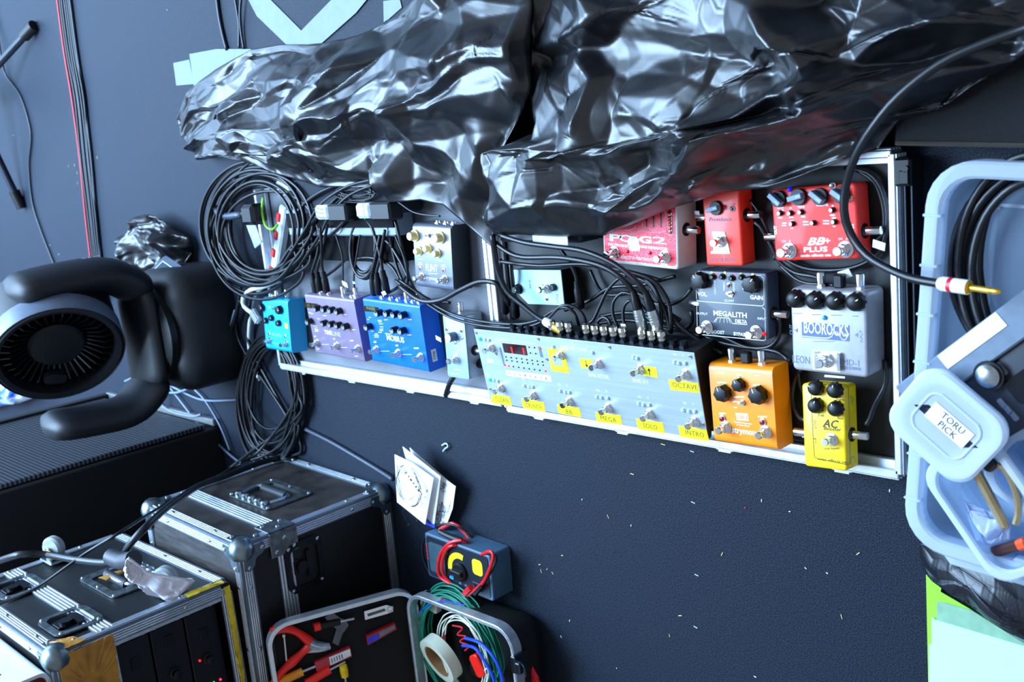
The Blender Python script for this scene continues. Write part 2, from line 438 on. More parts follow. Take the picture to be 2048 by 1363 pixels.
class Pedal:
    def __init__(s, name, label, x, y, W, D, H, t=0.0, a=0.0, z0=.009, cat='effects pedal', group='effects pedals on the boards'):
        s.W, s.D, s.H = W, D, H
        M4 = T(x, y, z0) @ Matrix.Rotation(a, 4, 'Z') @ T(0, -D / 2, 0) @ Matrix.Rotation(t, 4, 'X') @ T(0, D / 2, 0)
        s.M = M4; s.Mi = M4.inverted()
        s.root = empty(name, label, cat, group, M4)
    def L(s, crop, x, y, h=0.0):
        if crop: x, y = full(crop, x, y)
        d = CROT @ Vector(((x - 1024) / FPX, -(y - 681.5) / FPX, -1))
        o = s.Mi @ CAM; d = s.Mi.to_3x3() @ d
        p = o + d * ((s.H + h - o.z) / d.z)
        return p.x, p.y
    def diecast(s, m, r=.006, rt=.003, base=None, taper=.0):
        b = MB(); rbox(b, s.W, s.D, .0035, s.H, r, rt)
        s.root_body = b.build('enclosure', m, s.root)
        if base:
            q = MB(); rbox(q, s.W * .985, s.D * .985, 0, .0036, r, .0004); q.build('base_plate', base, s.root)
        return s.root_body
    def arch(s, m, r=.009, base=None):
        """bent sheet enclosure: rounded front and back top edges, flat ends"""
        prof = [(-s.D / 2, .002)]
        for i in range(7):
            a = pi - (pi / 2) * i / 6; prof.append((-s.D / 2 + r + r * cos(a), s.H - r + r * sin(a)))
        for i in range(7):
            a = pi / 2 - (pi / 2) * i / 6; prof.append((s.D / 2 - r + r * cos(a), s.H - r + r * sin(a)))
        prof.append((s.D / 2, .002))
        b = MB(); b.rings([[(sx * s.W / 2, y, z) for y, z in prof] for sx in (-1, -.985, .985, 1)][::-1])
        b.build('enclosure', m, s.root)
    def switch(s, crop, x, y, sc=1.0, h=.019):
        lx, ly = s.L(crop, x, y, h * sc)
        nu, pl = switch_meshes()
        X = T(lx, ly, s.H) @ Matrix.Diagonal((sc, sc, sc, 1))
        n = inst(nu, 'footswitch', s.root, X)
        inst(pl, 'plunger', n, Matrix())
        return lx, ly
    def knob(s, crop, x, y, kind, r, m=None, m2=None, m3=None, rot=0.0, top=None):
        m = m or BLK(); m2 = m2 or WPAINT(); m3 = m3 or m
        hh = {'hex': 1.35, 'flute': 1.1, 'ball': 1.2, 'slim': 2.0, 'bar': 1.45, 'mini': 1.8, 'grey': 1.95}[kind] * r if top is None else top
        lx, ly = s.L(crop, x, y, hh)
        me = proto((kind, m.name, m2.name, m3.name), lambda: data(knob_mesh(kind, m, m2), [m, m2, m3], 30))
        return inst(me, 'knob', s.root, T(lx, ly, s.H) @ Matrix.Rotation(rot, 4, 'Z') @ Matrix.Diagonal((r, r, r, 1)))
    def led(s, crop, x, y, rgb, r=.0025, emit=0.0, bezel=True, nm='led'):
        lx, ly = s.L(crop, x, y, .001)
        key = ('led', rgb, emit, bezel)
        def f():
            b = MB()
            if bezel: b.lathe([(1.5, 0), (1.5, .35), (1.2, .5)], 14, 1)
            b.lathe([(1.0, .1), (1.0, .5), (.7, .95), (.2, 1.1)], 12, 0)
            return data(b, [mat('led_%d_%d_%d_%d' % (*rgb, int(emit * 10)), rgb, .15, emit=emit), CHROME()])
        return inst(proto(key, f), nm, s.root, T(lx, ly, s.H) @ Matrix.Diagonal((r, r, r, 1)))
    def text(s, crop, x, y, st, hpx, m=None, rot=0.0, dz=0.0, **k):
        """hpx: cap height in that crop's pixels"""
        lx, ly = s.L(crop, x, y, 0)
        x2, y2 = s.L(crop, x, y + hpx, 0)
        size = hypot(x2 - lx, y2 - ly) / .70
        w_ = WIDTHS.get((crop, st))
        if w_: x3, y3 = s.L(crop, x + w_, y, 0); k['fit'] = hypot(x3 - lx, y3 - ly)
        text(st, size, m or WPAINT(), s.root, T(lx, ly, s.H + .00015 + dz) @ Matrix.Rotation(rot, 4, 'Z'), **k)
    def plate(s, crop, pts, m, th=.0004, nm='label_tape', h0=0.0):
        P = [s.L(crop, x, y, h0) for x, y in pts]
        A = sum(P[i][0] * P[(i + 1) % len(P)][1] - P[(i + 1) % len(P)][0] * P[i][1] for i in range(len(P)))
        if A < 0: P = P[::-1]
        b = MB(); b.prism(P, s.H + h0 - .0005, s.H + h0 + th); return b.build(nm, m, s.root, flat=True)
    def marks(s, crop, items, m=None, nm='printed_marks'):
        """small printed dashes: (x, y, width_px, height_px)"""
        b = MB()
        for x, y, wp, hp in items:
            P = [s.L(crop, x + i * wp / 2, y + j * hp / 2) for i, j in ((-1, 1), (1, 1), (1, -1), (-1, -1))]
            b.prism(P, s.H - .0003, s.H + .00015)
        o_ = b.build(nm, m or WPAINT(), s.root, flat=True); o_['kind'] = 'stuff'; return o_
    def toggle(s, crop, x, y):
        lx, ly = s.L(crop, x, y, .008)
        def f():
            b = MB(); b.lathe([(.0045, 0), (.0045, .002)], 6); b.lathe([(.003, .002), (.003, .004)], 12); b.cyl((0, 0, .003), (.001, .003, .012), .0012, .0019, 8)
            return data(b, CHROME())
        inst(proto('toggle', f), 'toggle_switch', s.root, T(lx, ly, s.H))
    def back_jack(s, x, z, kind='plug', ln=.016):
        """socket or right-angle plug head on the back side; x local"""
        X = T(x, s.D / 2, z) @ Matrix.Rotation(-pi / 2, 4, 'X')
        def sock():
            b = MB(); b.lathe([(.0065, 0), (.0065, .0015)], 6); b.lathe([(.0052, .0015), (.0052, .005), (.0036, .005), (.0036, .001)], 14); return data(b, CHROME())
        def plug():
            b = MB(); b.lathe([(.0058, 0), (.0058, .003), (.0048, .004)], 6); b.lathe([(.0056, .004), (.0056, .018), (.0050, .019)], 16); return data(b, CHROME())
        return inst(proto('sock' if kind == 'sock' else 'plugh', sock if kind == 'sock' else plug), 'jack_socket' if kind == 'sock' else 'plug_head', s.root, X)
    def side_jack(s, y, z, side=1, dark=True):
        X = T(side * s.W / 2, y, z) @ Matrix.Rotation(side * pi / 2, 4, 'Y')
        def f():
            b = MB(); b.lathe([(.0095, 0), (.0095, .0012)], 20, 1); b.lathe([(.006, .001), (.006, .004)], 6); b.lathe([(.0058, .004), (.0058, .021), (.0052, .022)], 16)
            return data(b, [CHROME(), BLK()])
        return inst(proto('sidejack', f), 'jack_plug', s.root, X)

def paint(nm, rgb, rough=.38, bump=None, metal=0.0, var=(40, .05), coat=.15):
    return mat('paint_' + nm, rgb, rough, metal, var=var, bump=bump, coat=coat, rvar=.04)
CREAM = mat('cream_knob', (245, 226, 160), .4, var=(200, .05))
SILVERCAP = mat('silver_cap', (190, 205, 215), .3, .9, var=(200, .05))
GREYCAP = mat('grey_knob_cap', (120, 150, 175), .45, var=(200, .08))
YT = mat('yellow_tape', (255, 248, 0), .55, var=(150, .05))

# --- aqua reverb pedal
p = Pedal('effects_pedal', 'small aqua blue pedal with five black knobs beside the coiled white cable', -.8646, -.1912, .102, .117, .044, -.064, -.01, .018)
p.arch(paint('aqua', (0, 158, 214)))
for x, y, r in ((140, 420, .0088), (400, 455, .0098), (205, 615, .0072), (292, 575, .0072), (400, 655, .0072)): p.knob('A', x, y, 'flute', r)
p.switch('A', 200, 935, .9); p.switch('A', 450, 985, .9)
p.led('A', 288, 812, (30, 20, 40)); p.led('A', 528, 848, (30, 20, 40)); p.toggle('A', 318, 425)
p.text('A', 410, 825, 'blueSky', 46, mat('pale_aqua_print', (120, 235, 245), .5), bold=.0002); p.text('A', 385, 950, 'strymon', 34, mat('pale_aqua_print', (0, 0, 0)))
p.plate('A', [(525, 650), (570, 655), (578, 735), (535, 725)], mat('amber_sticker', (245, 180, 20), .5))
p.marks('A', [(280, 760, 60, 7), (525, 800, 50, 7)], mat('pale_aqua_print', (0, 0, 0)))
for x in (-.018, .022): p.back_jack(x, .026)
p.back_jack(-.036, .024, 'sock')

# --- purple grey delay pedal
p = Pedal('effects_pedal', 'purple-grey delay pedal with two rows of encoders between the aqua and the blue pedal', -.6421, -.1751, .171, .130, .044, .08, -.021, .012)
TL_ = p
p.arch(paint('purple_grey', (128, 114, 138), .35, metal=.2), .005)
p.plate('A', [(815, 335), (1020, 355), (1040, 440), (838, 410)], mat('lcd_dark', (38, 36, 24), .15, var=(300, .3)), .0006, 'display')
p.text('A', 925, 388, '00  31', 40, mat('lcd_amber', (110, 90, 40), .4), sx=1.2, dz=.0006)
for x, y in ((970, 440), (1090, 450), (1190, 465), (1295, 485)): p.knob('A', x, y, 'slim', .0066, m2=SILVERCAP)
for x, y in ((855, 640), (1080, 665), (1190, 680), (1295, 695), (1402, 715)): p.knob('A', x, y, 'slim', .0066, m2=SILVERCAP)
for x, y in ((910, 985), (1210, 1030), (1525, 1075)): p.switch('A', x, y)
p.text('A', 1185, 795, 'TIME', 60, sx=.62, bold=.0001); p.text('A', 1310, 818, 'LINE', 60, mat('lilac_print', (190, 186, 210), .5), sx=.62)
p.marks('A', [(905, 492, 40, 8), (940, 508, 30, 7), (1040, 585, 40, 7), (1130, 535, 55, 8), (1440, 520, 40, 8), (985, 692, 60, 8), (1000, 724, 40, 8), (1010, 752, 56, 9), (1010, 772, 50, 8), (1570, 750, 50, 8), (985, 850, 26, 16), (1275, 888, 26, 16), (1540, 915, 50, 16), (1140, 972, 110, 4), (1420, 1018, 110, 4), (1030, 1040, 40, 8), (1610, 1150, 50, 8)])
for x in (-.05, -.022, .058): p.back_jack(x, .026, 'sock')
for x in (.03, .072): p.back_jack(x, .026)

# --- blue modulation pedal
p = Pedal('effects_pedal', 'vivid blue modulation pedal with three footswitches and a small display', -.4438, -.1764, .171, .130, .044, .067, -.036, .012)
MB_ = p
p.arch(paint('vivid_blue', (0, 104, 226), .32, metal=.1), .005)
p.plate('B', [(162, 312), (350, 335), (365, 395), (178, 385)], mat('lcd_dark', (0, 0, 0)), .0006, 'display')
p.text('B', 262, 352, 'PHASER', 36, mat('lcd_green', (120, 140, 60), .4), sx=.9, dz=.0006)
for x, y in ((318, 418), (432, 420), (522, 435), (618, 445)): p.knob('B', x, y, 'slim', .0068, m2=SILVERCAP)
for x, y in ((190, 590), (512, 630), (610, 640)): p.knob('B', x, y, 'slim', .0068, m2=SILVERCAP)
for x, y in ((238, 892), (508, 935), (785, 985)): p.switch('B', x, y)
p.text('B', 562, 728, 'MOBIUS', 66, sx=.62, bold=.0002); p.text('B', 470, 662, 'strymon', 22)
p.marks('B', [(245, 460, 26, 7), (225, 485, 24, 7), (368, 498, 52, 7), (372, 516, 40, 7), (385, 540, 50, 7), (392, 578, 40, 7), (390, 605, 44, 7), (388, 625, 44, 7), (372, 645, 44, 7), (445, 490, 44, 8), (742, 488, 44, 9), (735, 678, 52, 9), (325, 665, 36, 8), (328, 685, 60, 7), (330, 705, 52, 7), (310, 765, 30, 18), (580, 808, 30, 18), (822, 842, 60, 16), (430, 878, 120, 4), (700, 920, 130, 4), (280, 630, 30, 6)])
b = MB()
pz = [(p.W / 2 + .0002, -.048, .020), (p.W / 2 + .0002, -.024, .021), (p.W / 2 + .0002, -.024, .033), (p.W / 2 + .0002, -.048, .032)]
b.add(pz + [(x + .0003, y, z) for x, y, z in pz], [(4, 5, 6, 7), (0, 1, 5, 4), (1, 2, 6, 5), (2, 3, 7, 6), (3, 0, 4, 7)])
b.build('paper_label', mat('label_paper', (232, 238, 242), .7), p.root, flat=True)
text('CH6', .0085, DPAINT(), p.root, Matrix(((0, 0, 1, p.W / 2 + .0007), (1, 0, 0, -.036), (0, 1, 0, .0265), (0, 0, 0, 1))))
for x in (-.045, -.018, .004, .048): p.back_jack(x, .026, 'sock')
for x in (.03, .066): p.back_jack(x, .026)

# --- slate tremolo pedal with cream knobs
p = Pedal('effects_pedal', 'slate grey pedal with five cream faceted knobs below the plastic sheet', -.3121, -.0294, .102, .117, .044, -.024, -.054, .014)
FL_ = p
p.arch(paint('slate', (112, 116, 132), .3, metal=.35))
b = MB(); b.box((p.W / 2 + .001, 0, .021), (.003, p.D * .995, .041), .0006); b.build('end_panel', BLK(), p.root)
for x, y, r in ((210, 400, .0112), (600, 430, .0112), (300, 628, .0085), (440, 590, .0085), (580, 665, .0085)): p.knob('H', x, y, 'hex', r, CREAM, CREAM)
p.switch('H', 285, 1035); p.switch('H', 632, 1075); p.toggle('H', 460, 395)
p.led('H', 380, 880, (150, 0, 40), .0024); p.led('H', 732, 908, (150, 0, 40), .0024)
p.text('H', 555, 880, 'FLINT', 105, sx=.6, bold=.0001); p.text('H', 545, 1030, 'strymon', 52, sx=.8)
p.marks('H', [(380, 798, 60, 9), (380, 825, 75, 9), (735, 828, 60, 9), (735, 855, 75, 9), (580, 960, 130, 6), (390, 745, 60, 9), (690, 768, 60, 9), (520, 690, 30, 14)])
for x in (.0, .022, .042): p.back_jack(x, .026, 'sock')

# --- silver blue tuner style pedal
p = Pedal('effects_pedal', 'narrow silver-blue pedal with dot grid and ribbed grey knob beside the switcher', -.275, -.1914, .058, .1166, .045, -.03, 0, .014)
TU_ = p
p.diecast(mat('brushed_side', (150, 156, 164), .36, .6, var=(60, .06)), .004, .002)
bf = MB(); rbox(bf, p.W - .001, p.D - .001, p.H - .001, p.H + .0006, .004, .0004); bf.build('face_plate', paint('silver_blue', (132, 170, 222), .4), p.root)
p.H += .0006
b = MB()
for i in range(10):
    for j in range(9):
        x, y = 1200 + i * 17 + j * 2, 455 + j * 20 + i * 3
        lx, ly = p.L('B', x, y); b.box((lx, ly, p.H + .0001), (.0018, .0018, .0005))
b.build('dot_grid', WPAINT(), p.root, flat=True)
p.led('B', 1195, 606, (20, 20, 28)); p.led('B', 1378, 626, (20, 20, 28)); p.led('B', 1302, 775, (20, 190, 160), .0022); p.led('B', 1385, 715, (150, 150, 190), .0022); p.led('B', 1180, 670, (20, 170, 110), .002)
p.knob('B', 1210, 715, 'grey', .0085, mat('ribbed_grey', (96, 104, 110), .5), SILVERCAP)
p.switch('B', 1210, 1010, 1.1)
p.text('B', 1250, 1145, 'L  ine', 34); p.text('B', 1315, 895, 'BYPASS', 16)
p.marks('B', [(1210, 770, 50, 8), (1385, 770, 40, 8), (1310, 815, 40, 8), (1330, 1110, 90, 6), (1310, 1160, 90, 6)])
p.side_jack(-.008, .026); p.back_jack(0, .026)
pj = Matrix.Translation((p.W / 2, -.034, .018))
b = MB(); b.lathe([(.0085, 0), (.0085, .003), (.006, .004), (.006, .024), (.0045, .03)], 14, 0); b.build('rubber_plug', BLK(), p.root, pj @ Matrix.Rotation(pi / 2, 4, 'Y'))

# --- ice blue switch box
p = Pedal('switch_pedal', 'pale ice-blue switch box with one black knob and a cut-off corner', -.0628, -.0749, .1083, .0579, .038, 0, .021, .012)
b = MB(); b.prism([(-.054, .0285), (-.054, -.006), (-.030, -.029), (.054, -.029), (.054, .0285)][::1], .0, .0368)
b.build('enclosure', BLK(), p.root)
P5 = [(-.0535, .0285), (-.0535, -.008), (-.028, -.029), (.0535, -.029), (.0535, .0285)]
b = MB(); b.prism(P5, .0366, .038, bev=.0006); b.build('face_plate', paint('ice_blue', (160, 208, 228), .35), p.root)
p.knob('K', 545, 325, 'hex', .0088); p.switch('K', 702, 325, 1.1); p.led('K', 757, 381, (150, 20, 25), .0022)
p.text('K', 650, 285, 'DRIVE', 14, DPAINT(), rot=pi / 2); p.text('K', 828, 380, 'LITTLE', 14, DPAINT(), rot=pi / 2)
b = MB(); q = p.L('K', 797, 306, .003); b.lathe([(.006, 0), (.006, .006), (.005, .007)], 12); b.build('bolt', BLK(), p.root, T(q[0], q[1], p.H))

# --- pedal switcher
p = Pedal('pedal_switcher', 'long brushed aluminium switcher with eleven footswitches and yellow tape labels', .0302, -.2100, .4576, .1376, .040, .164, -.008, .018, cat='pedal switcher', group='effects pedals on the boards')
AR_ = p
W2, D2 = p.W / 2, p.D / 2
tt = .164
def wedge_low(y):   # underside follows the tray
    return -(y + D2) * math.tan(tt) * .62
b = MB()
secs = []
for x in (-W2 + .001, W2 - .001):
    secs.append([(x, -D2 + .001, .030), (x, D2, wedge_low(D2)), (x, D2, .0385), (x, -D2 + .001, .0385)])
b.rings(secs)
b.build('chassis', mat('black_crackle', (16, 17, 19), .5, var=(300, .2), bump=(500, .15, .0004)), p.root)
b = MB(); b.box((0, 0, .0393), (p.W, p.D, .0016), .0004)
b.build('face_plate', mat('brushed_blue_aluminium', (186, 200, 212), .34, .55, var=(220, .05), aniso=(.02, 1, 1), rvar=.05), p.root)
p.H = .0401
for x, y in ((255, 495), (390, 1048), (828, 1150), (1318, 1235)): p.switch('C', x, y, 1.05)
for x, y in ((1200, 600),): p.switch('C', x, y, 1.05)
for x, y in ((70, 410), (588, 480), (1148, 550), (190, 960), (706, 1040), (1262, 1138)): p.switch('D', x, y, 1.05)
# yellow tapes
yt = lambda c, pts: p.plate(c, pts, YT)
yt('C', [(380, 1068), (615, 1115), (640, 1240), (350, 1185)]); yt('C', [(770, 1130), (1075, 1185), (1100, 1320), (800, 1268)]); yt('C', [(1250, 1215), (1560, 1262), (1590, 1390), (1285, 1335)])
yt('C', [(1560, 588), (1720, 600), (1760, 722), (1590, 718)])
yt('C', [(1125, 450), (1350, 470), (1425, 790), (1185, 755)])
p.plate('C', [(1195, 535), (1305, 540), (1335, 690), (1220, 685)], mat('brushed_blue_aluminium', (0, 0, 0)), .0006, 'tape_window')
yt('D', [(128, 955), (440, 990), (462, 1108), (155, 1070)]); yt('D', [(632, 1032), (965, 1082), (992, 1215), (662, 1160)]); yt('D', [(1155, 1118), (1505, 1172), (1540, 1312), (1185, 1255)])
yt('D', [(1035, 545), (1400, 592), (1425, 715), (1062, 672)]); yt('D', [(705, 375), (885, 400), (905, 525), (728, 500)])
ink = mat('pencil_ink', (92, 98, 0), .6)
for c, x, y, st, h in (('C', 505, 1150, 'CLEAN', 60), ('C', 940, 1235, 'CRUNCH', 60), ('C', 1420, 1315, 'BB', 60), ('D', 290, 1035, 'MEGA', 56), ('D', 810, 1125, 'SOLO', 56), ('D', 1360, 1215, 'INTRO', 56), ('D', 1240, 628, 'OCTAVE', 60)):
    p.text(c, x, y + 4, st, h, ink, sx=.9, space=1.1, dz=.0004)
for c, x, y, u in (('C', 1655, 655, -1), ('D', 800, 455, 1)):
    lx, ly = p.L(c, x, y); b = MB(); b.box((lx, ly, p.H + .0005), (.0012, .011, .0003)); b.prism([(lx - .003, ly + u * .002), (lx + .003, ly + u * .002), (lx, ly + u * .007)][::u], p.H + .0003, p.H + .0007); b.build('arrow_mark', DPAINT(), p.root, flat=True)
p.plate('C', [(508, 376), (825, 408), (852, 545), (538, 505)], mat('display_red_glass', (44, 8, 12), .08, var=(50, .1)), .0008, 'display')
seg = mat('led_digit_red', (255, 20, 25), .4, emit=1.6)
p.text('C', 645, 478, '1', 70, seg, bold=.0008, name='digit', dz=.0008); p.text('C', 805, 490, '1', 70, seg, bold=.0008, name='digit', dz=.0008)
b = MB()
leds = [(560 + 71 * i, 566 + 9.5 * i) for i in range(8)] + [(570 + 71 * i, 612 + 9.5 * i) for i in range(8)] + [(660 + 72 * i, 698 + 10 * i) for i in range(6)] + [(875, 434), (948, 440), (893, 513), (965, 522)]
hole = MB(); hole.lathe([(.0014, 0), (.0014, .0006), (.001, .0012)], 8)
hm = data(hole, mat('led_off', (28, 32, 40), .25))
for x, y in leds:
    lx, ly = p.L('C', x, y); inst(hm, 'indicator_led', p.root, T(lx, ly, p.H))
for x, y in ((540, 680), (592, 690), (1094, 762), (1024, 452)): p.led('C', x, y, (255, 40, 70), .0017, .8, False, 'indicator_led')
p.plate('C', [(465, 437), (490, 440), (550, 690), (528, 690)], mat('grey_print', (92, 110, 128), .5), .0002, 'level_bar')
p.plate('C', [(995, 425), (1030, 428), (1068, 575), (1030, 570)], mat('grey_print', (0, 0, 0)), .0002, 'level_bar')
p.plate('C', [(555, 745), (1165, 822), (1185, 908), (572, 822)], mat('label_paper', (0, 0, 0)), .0003, 'paper_strip')
for i in range(8): p.text('C', 605 + i * 72, 790 + i * 10.5, '1234567B'[i], 34, DPAINT(), rot=-.15, dz=.0003)
p.text('C', 530, 330, 'ARC-3', 40); p.text('C', 770, 362, 'AUDIO ROUTING CONTROLLER', 26); p.text('C', 1480, 455, 'FREE THE TONE', 46); p.text('C', 1468, 390, 'A', 44)
p.text('C', 1770, 815, 'BANK 4/STORE', 46, align='LEFT', sx=.8) if False else p.text('D', 170, 505, 'BANK \u2193/STORE'.replace('\u2193', '4'), 44, sx=.85)
p.text('D', 690, 572, 'BANK 4/17', 44, sx=.85)
p.plate('C', [(298, 590), (375, 600), (388, 650), (310, 640)], WPAINT(), .0002, 'mode_label')
for c, x, y, s1, s2 in (('C', 350, 810, 'PSA', 'LS'), ('C', 845, 880, 'PSA', 'L1'), ('C', 1335, 950, 'PSA', 'L2'), ('D', 210, 688, 'PSA', 'L4'), ('D', 725, 770, 'PSA', 'L5'), ('D', 1285, 848, 'PSA', 'L6'), ('D', 1165, 245, 'PSA', 'L7')):
    p.text(c, x - 45, y - 4, s1, 26, sx=.8); p.text(c, x + 55, y + 4, s2, 26, sx=.8)
clear = mat('clear_led', (188, 214, 230), .12, 0, spec=.6)
cl = MB(); cl.lathe([(.0034, 0), (.0034, .0016), (.0026, .003), (.001, .004)], 14); clm = data(cl, [clear])
teal = data(cl, [mat('teal_led', (20, 215, 215), .15, emit=.15)])
for c, x, y in (('C', 275, 330), ('C', 330, 340), ('C', 400, 885), ('C', 450, 895), ('C', 810, 960), ('C', 880, 970), ('C', 925, 975), ('C', 1300, 1030), ('C', 1370, 1045), ('C', 1425, 1050), ('D', 150, 760), ('D', 205, 770), ('D', 285, 775), ('D', 670, 845), ('D', 725, 860), ('D', 800, 860), ('D', 1220, 925), ('D', 1290, 940), ('D', 1365, 942), ('D', 1110, 335), ('D', 1165, 345), ('D', 1245, 345), ('D', 95, 215), ('D', 605, 275), ('D', 650, 285), ('C', 1205, 430)):
    lx, ly = p.L(c, x, y); inst(clm, 'status_led', p.root, T(lx, ly, p.H))
for c, x, y in (('C', 212, 322), ('C', 348, 878)):
    lx, ly = p.L(c, x, y); inst(teal, 'status_led', p.root, T(lx, ly, p.H))
sm = MB(); sm.lathe([(.0030, 0), (.0030, .0006), (.0022, .0014), (.0008, .0012)], 12); smm = data(sm, STEEL())
for c, x, y in (('C', 1000, 325), ('C', 425, 525), ('C', 1118, 602), ('D', 305, 150), ('D', 1308, 268), ('D', 1465, 1105), ('C', 155, 240), ('C', 345, 1005)):
    lx, ly = p.L(c, x, y); inst(smm, 'screw', p.root, T(lx, ly, p.H))
# sockets along the back
for i in range(20):
    x = -W2 + .085 + i * .0182
    X = T(x, D2, .026) @ Matrix.Rotation(-pi / 2, 4, 'X')
    def sk():
        b = MB(); b.lathe([(.0075, 0), (.0075, .004)], 6); b.lathe([(.0058, .004), (.0058, .010), (.0035, .010)], 14); return data(b, mat('black_nickel', (40, 46, 54), .25, .7))
    inst(proto('blacksock', sk), 'jack_socket', p.root, X)
def head():
    b = MB(); b.lathe([(.0066, .009), (.0066, .021), (.006, .0225)], 16); b.lathe([(.0067, .013), (.0072, .014), (.0072, .018), (.0067, .019)], 16); return data(b, mat('nickel', (214, 210, 198), .25, 1.0, var=(90, .06)))
ARC_HEADS = [5, 6, 7, 9, 10, 11, 12, 13, 15, 16, 17]
for i in ARC_HEADS:
    inst(proto('arcplug', head), 'plug_head', p.root, T(-W2 + .085 + i * .0182, D2, .026) @ Matrix.Rotation(-pi / 2, 4, 'X'))

# --- red and white octave pedal
p = Pedal('effects_pedal', 'large pink-red octave pedal with sliders half under the plastic sheet', .1618, .0271, .1383, .121, .048, 0, -.06, .012)
PG_ = p
p.diecast(mat('pale_grey_case', (206, 208, 204), .5, var=(60, .05), coat=.1), .006, .003)
def pog_face():
    m = mat('pink_red_print', (226, 34, 66), .5, var=(40, .05))
    nt = m.node_tree; b_ = nt.nodes['Principled BSDF']
    tc = nt.nodes.new('ShaderNodeTexCoord'); vo = nt.nodes.new('ShaderNodeTexNoise'); vo.inputs['Scale'].default_value = 900; vo.inputs['Detail'].default_value = 2
    rp = nt.nodes.new('ShaderNodeValToRGB'); rp.color_ramp.elements[0].position = .55; rp.color_ramp.elements[1].position = .66
    rp.color_ramp.elements[0].color = (lin(250), lin(18), lin(44), 1); rp.color_ramp.elements[1].color = (lin(246), lin(150), lin(176), 1)
    nt.links.new(tc.outputs['Object'], vo.inputs['Vector']); nt.links.new(vo.outputs['Fac'], rp.inputs['Fac']); nt.links.new(rp.outputs[0], b_.inputs['Base Color'])
    return m
b = MB(); b.prism(rrect(p.W - .007, p.D - .010, .005, 5, 0, .0), p.H - .001, p.H + .0003); b.build('face_print', pog_face(), p.root, flat=True); p.H += .0003
p.switch('G', 278, 995, 1.15); p.switch('G', 1200, 1075, 1.15)
p.text('G', 455, 690, 'P', 120, sx=1.6, bold=.0004); p.text('G', 655, 700, 'O', 120, sx=1.4, bold=.0004); p.text('G', 1010, 725, 'G', 120, sx=1.6, bold=.0005); p.text('G', 1265, 738, '2', 120, sx=2.0, bold=.0001)
p.text('G', 520, 822, 'POLYPHONIC', 44, sx=1.05, bold=.0002); p.text('G', 1098, 862, 'OCTAVE GENERATOR', 44, sx=1.05, bold=.0002)
p.text('G', 870, 1050, 'electro-harmonix', 84, sx=.82); p.text('G', 885, 1145, 'MADE IN NYC, USA', 32, bold=.0001); p.text('G', 1350, 1170, 'BYPASS', 28, bold=.0002)
stain = [(700, 700), (760, 655), (850, 665), (870, 700), (900, 700), (895, 780), (910, 850), (905, 915), (840, 925), (760, 925), (710, 890), (725, 840), (685, 790)]
p.plate('G', stain, mat('paper_sticker', (236, 250, 246), .7), .0005, 'torn_sticker')
p.led('G', 675, 935, (220, 10, 20), .0026, 0, False); p.led('G', 1085, 960, (220, 10, 20), .0026, 0, False)
for x, y0 in ((1290, 240), (1155, 310), (1028, 360)):
    p.plate('G', [(x - 14, y0 - 60), (x + 12, y0 - 60), (x + 14, 490), (x - 10, 488)], BLK(), .0004, 'slider_slot')
for i, y in enumerate((240, 320, 382, 445, 512, 580)): p.led('G', 1450 + i * 3, y, (190, 40, 20), .0026)
# printed outlines
b = MB()
for pts in ([(1370, 200), (1380, 400), (1385, 560), (1420, 625), (1490, 625), (1530, 570), (1520, 300)], [(960, 400), (965, 520), (1060, 575), (1200, 590), (1350, 570), (1380, 540)], [(825, 450), (830, 530), (880, 570), (950, 540), (965, 500)], [(620, 545), (720, 540), (830, 500)]):
    q = [(*p.L('G', x, y), p.H + .0002) for x, y in pts]; b.tube(q, .0006, 4, 0, .003)
b.build('printed_outline', mat('pink_print', (255, 196, 220), .5), p.root, flat=True)
p.text('G', 1150, 535, '+1OCT', 36, mat('pink_print', (0, 0, 0)))
p.side_jack(-.005, .028)

# --- red-orange boost pedal
p = Pedal('effects_pedal', 'plain red-orange pedal with one knob and a bright plate round its footswitch', .2952, .024, .0598, .112, .034, 0, .005, .012)
HT_ = p
p.diecast(paint('red_orange', (255, 60, 34), .4), .004, .003)
p.plate('E', [(420, 778), (605, 785), (640, 900), (690, 1110), (400, 1110), (400, 1085), (440, 1060), (440, 860), (420, 840)], mat('bright_plate', (244, 246, 244), .25, .6), .0012, 'switch_plate')
p.H += .001; p.switch('E', 420, 955, 1.1); p.H -= .001
p.knob('E', 395, 440, 'bar', .0098, m3=GREYCAP, rot=.2)
p.led('E', 715, 435, (40, 60, 70), .0028)
hp = mat('mauve_print', (128, 92, 128), .6)  # muted mauve ink of the printed lettering
p.text('E', 530, 595, 'Providence', 62, hp, shear=.3, sx=.9); p.text('E', 565, 1210, 'HEAT BLASTER', 64, hp, sx=.85); p.text('E', 745, 365, 'OFF', 22, hp)
p.side_jack(.012, .018); p.side_jack(.010, .018, -1)

# --- red twin overdrive pedal
p = Pedal('effects_pedal', 'speckled red pedal with four pointer knobs in the far corner of the tray', .4343, .0252, .1195, .094, .034, -.03, .043, .014)
BB_ = p
def speckle():
    m = paint('speckled_red', (250, 52, 42), .5, bump=(1500, .5, .0008))
    return m
p.diecast(speckle(), .006, .004)
for x, y, r in ((190, 355, -.75), (480, 325, .2), (785, 320, -.7), (1095, 295, -.65)): p.knob('F', x, y, 'bar', .0108, m3=GREYCAP, rot=r)
for x, y in ((262, 550), (408, 550), (560, 535), (1010, 505), (435, 702), (738, 690), (1040, 675)): p.knob('F', x, y, 'mini', .0037, m3=SILVERCAP)
p.switch('F', 290, 1118, 1.25); p.switch('F', 1100, 1098, 1.25)
p.led('F', 425, 205, (30, 20, 230), .0032, .5, False); p.led('F', 1040, 150, (120, 90, 80), .003); p.led('F', 1295, 330, (150, 140, 130), .002)
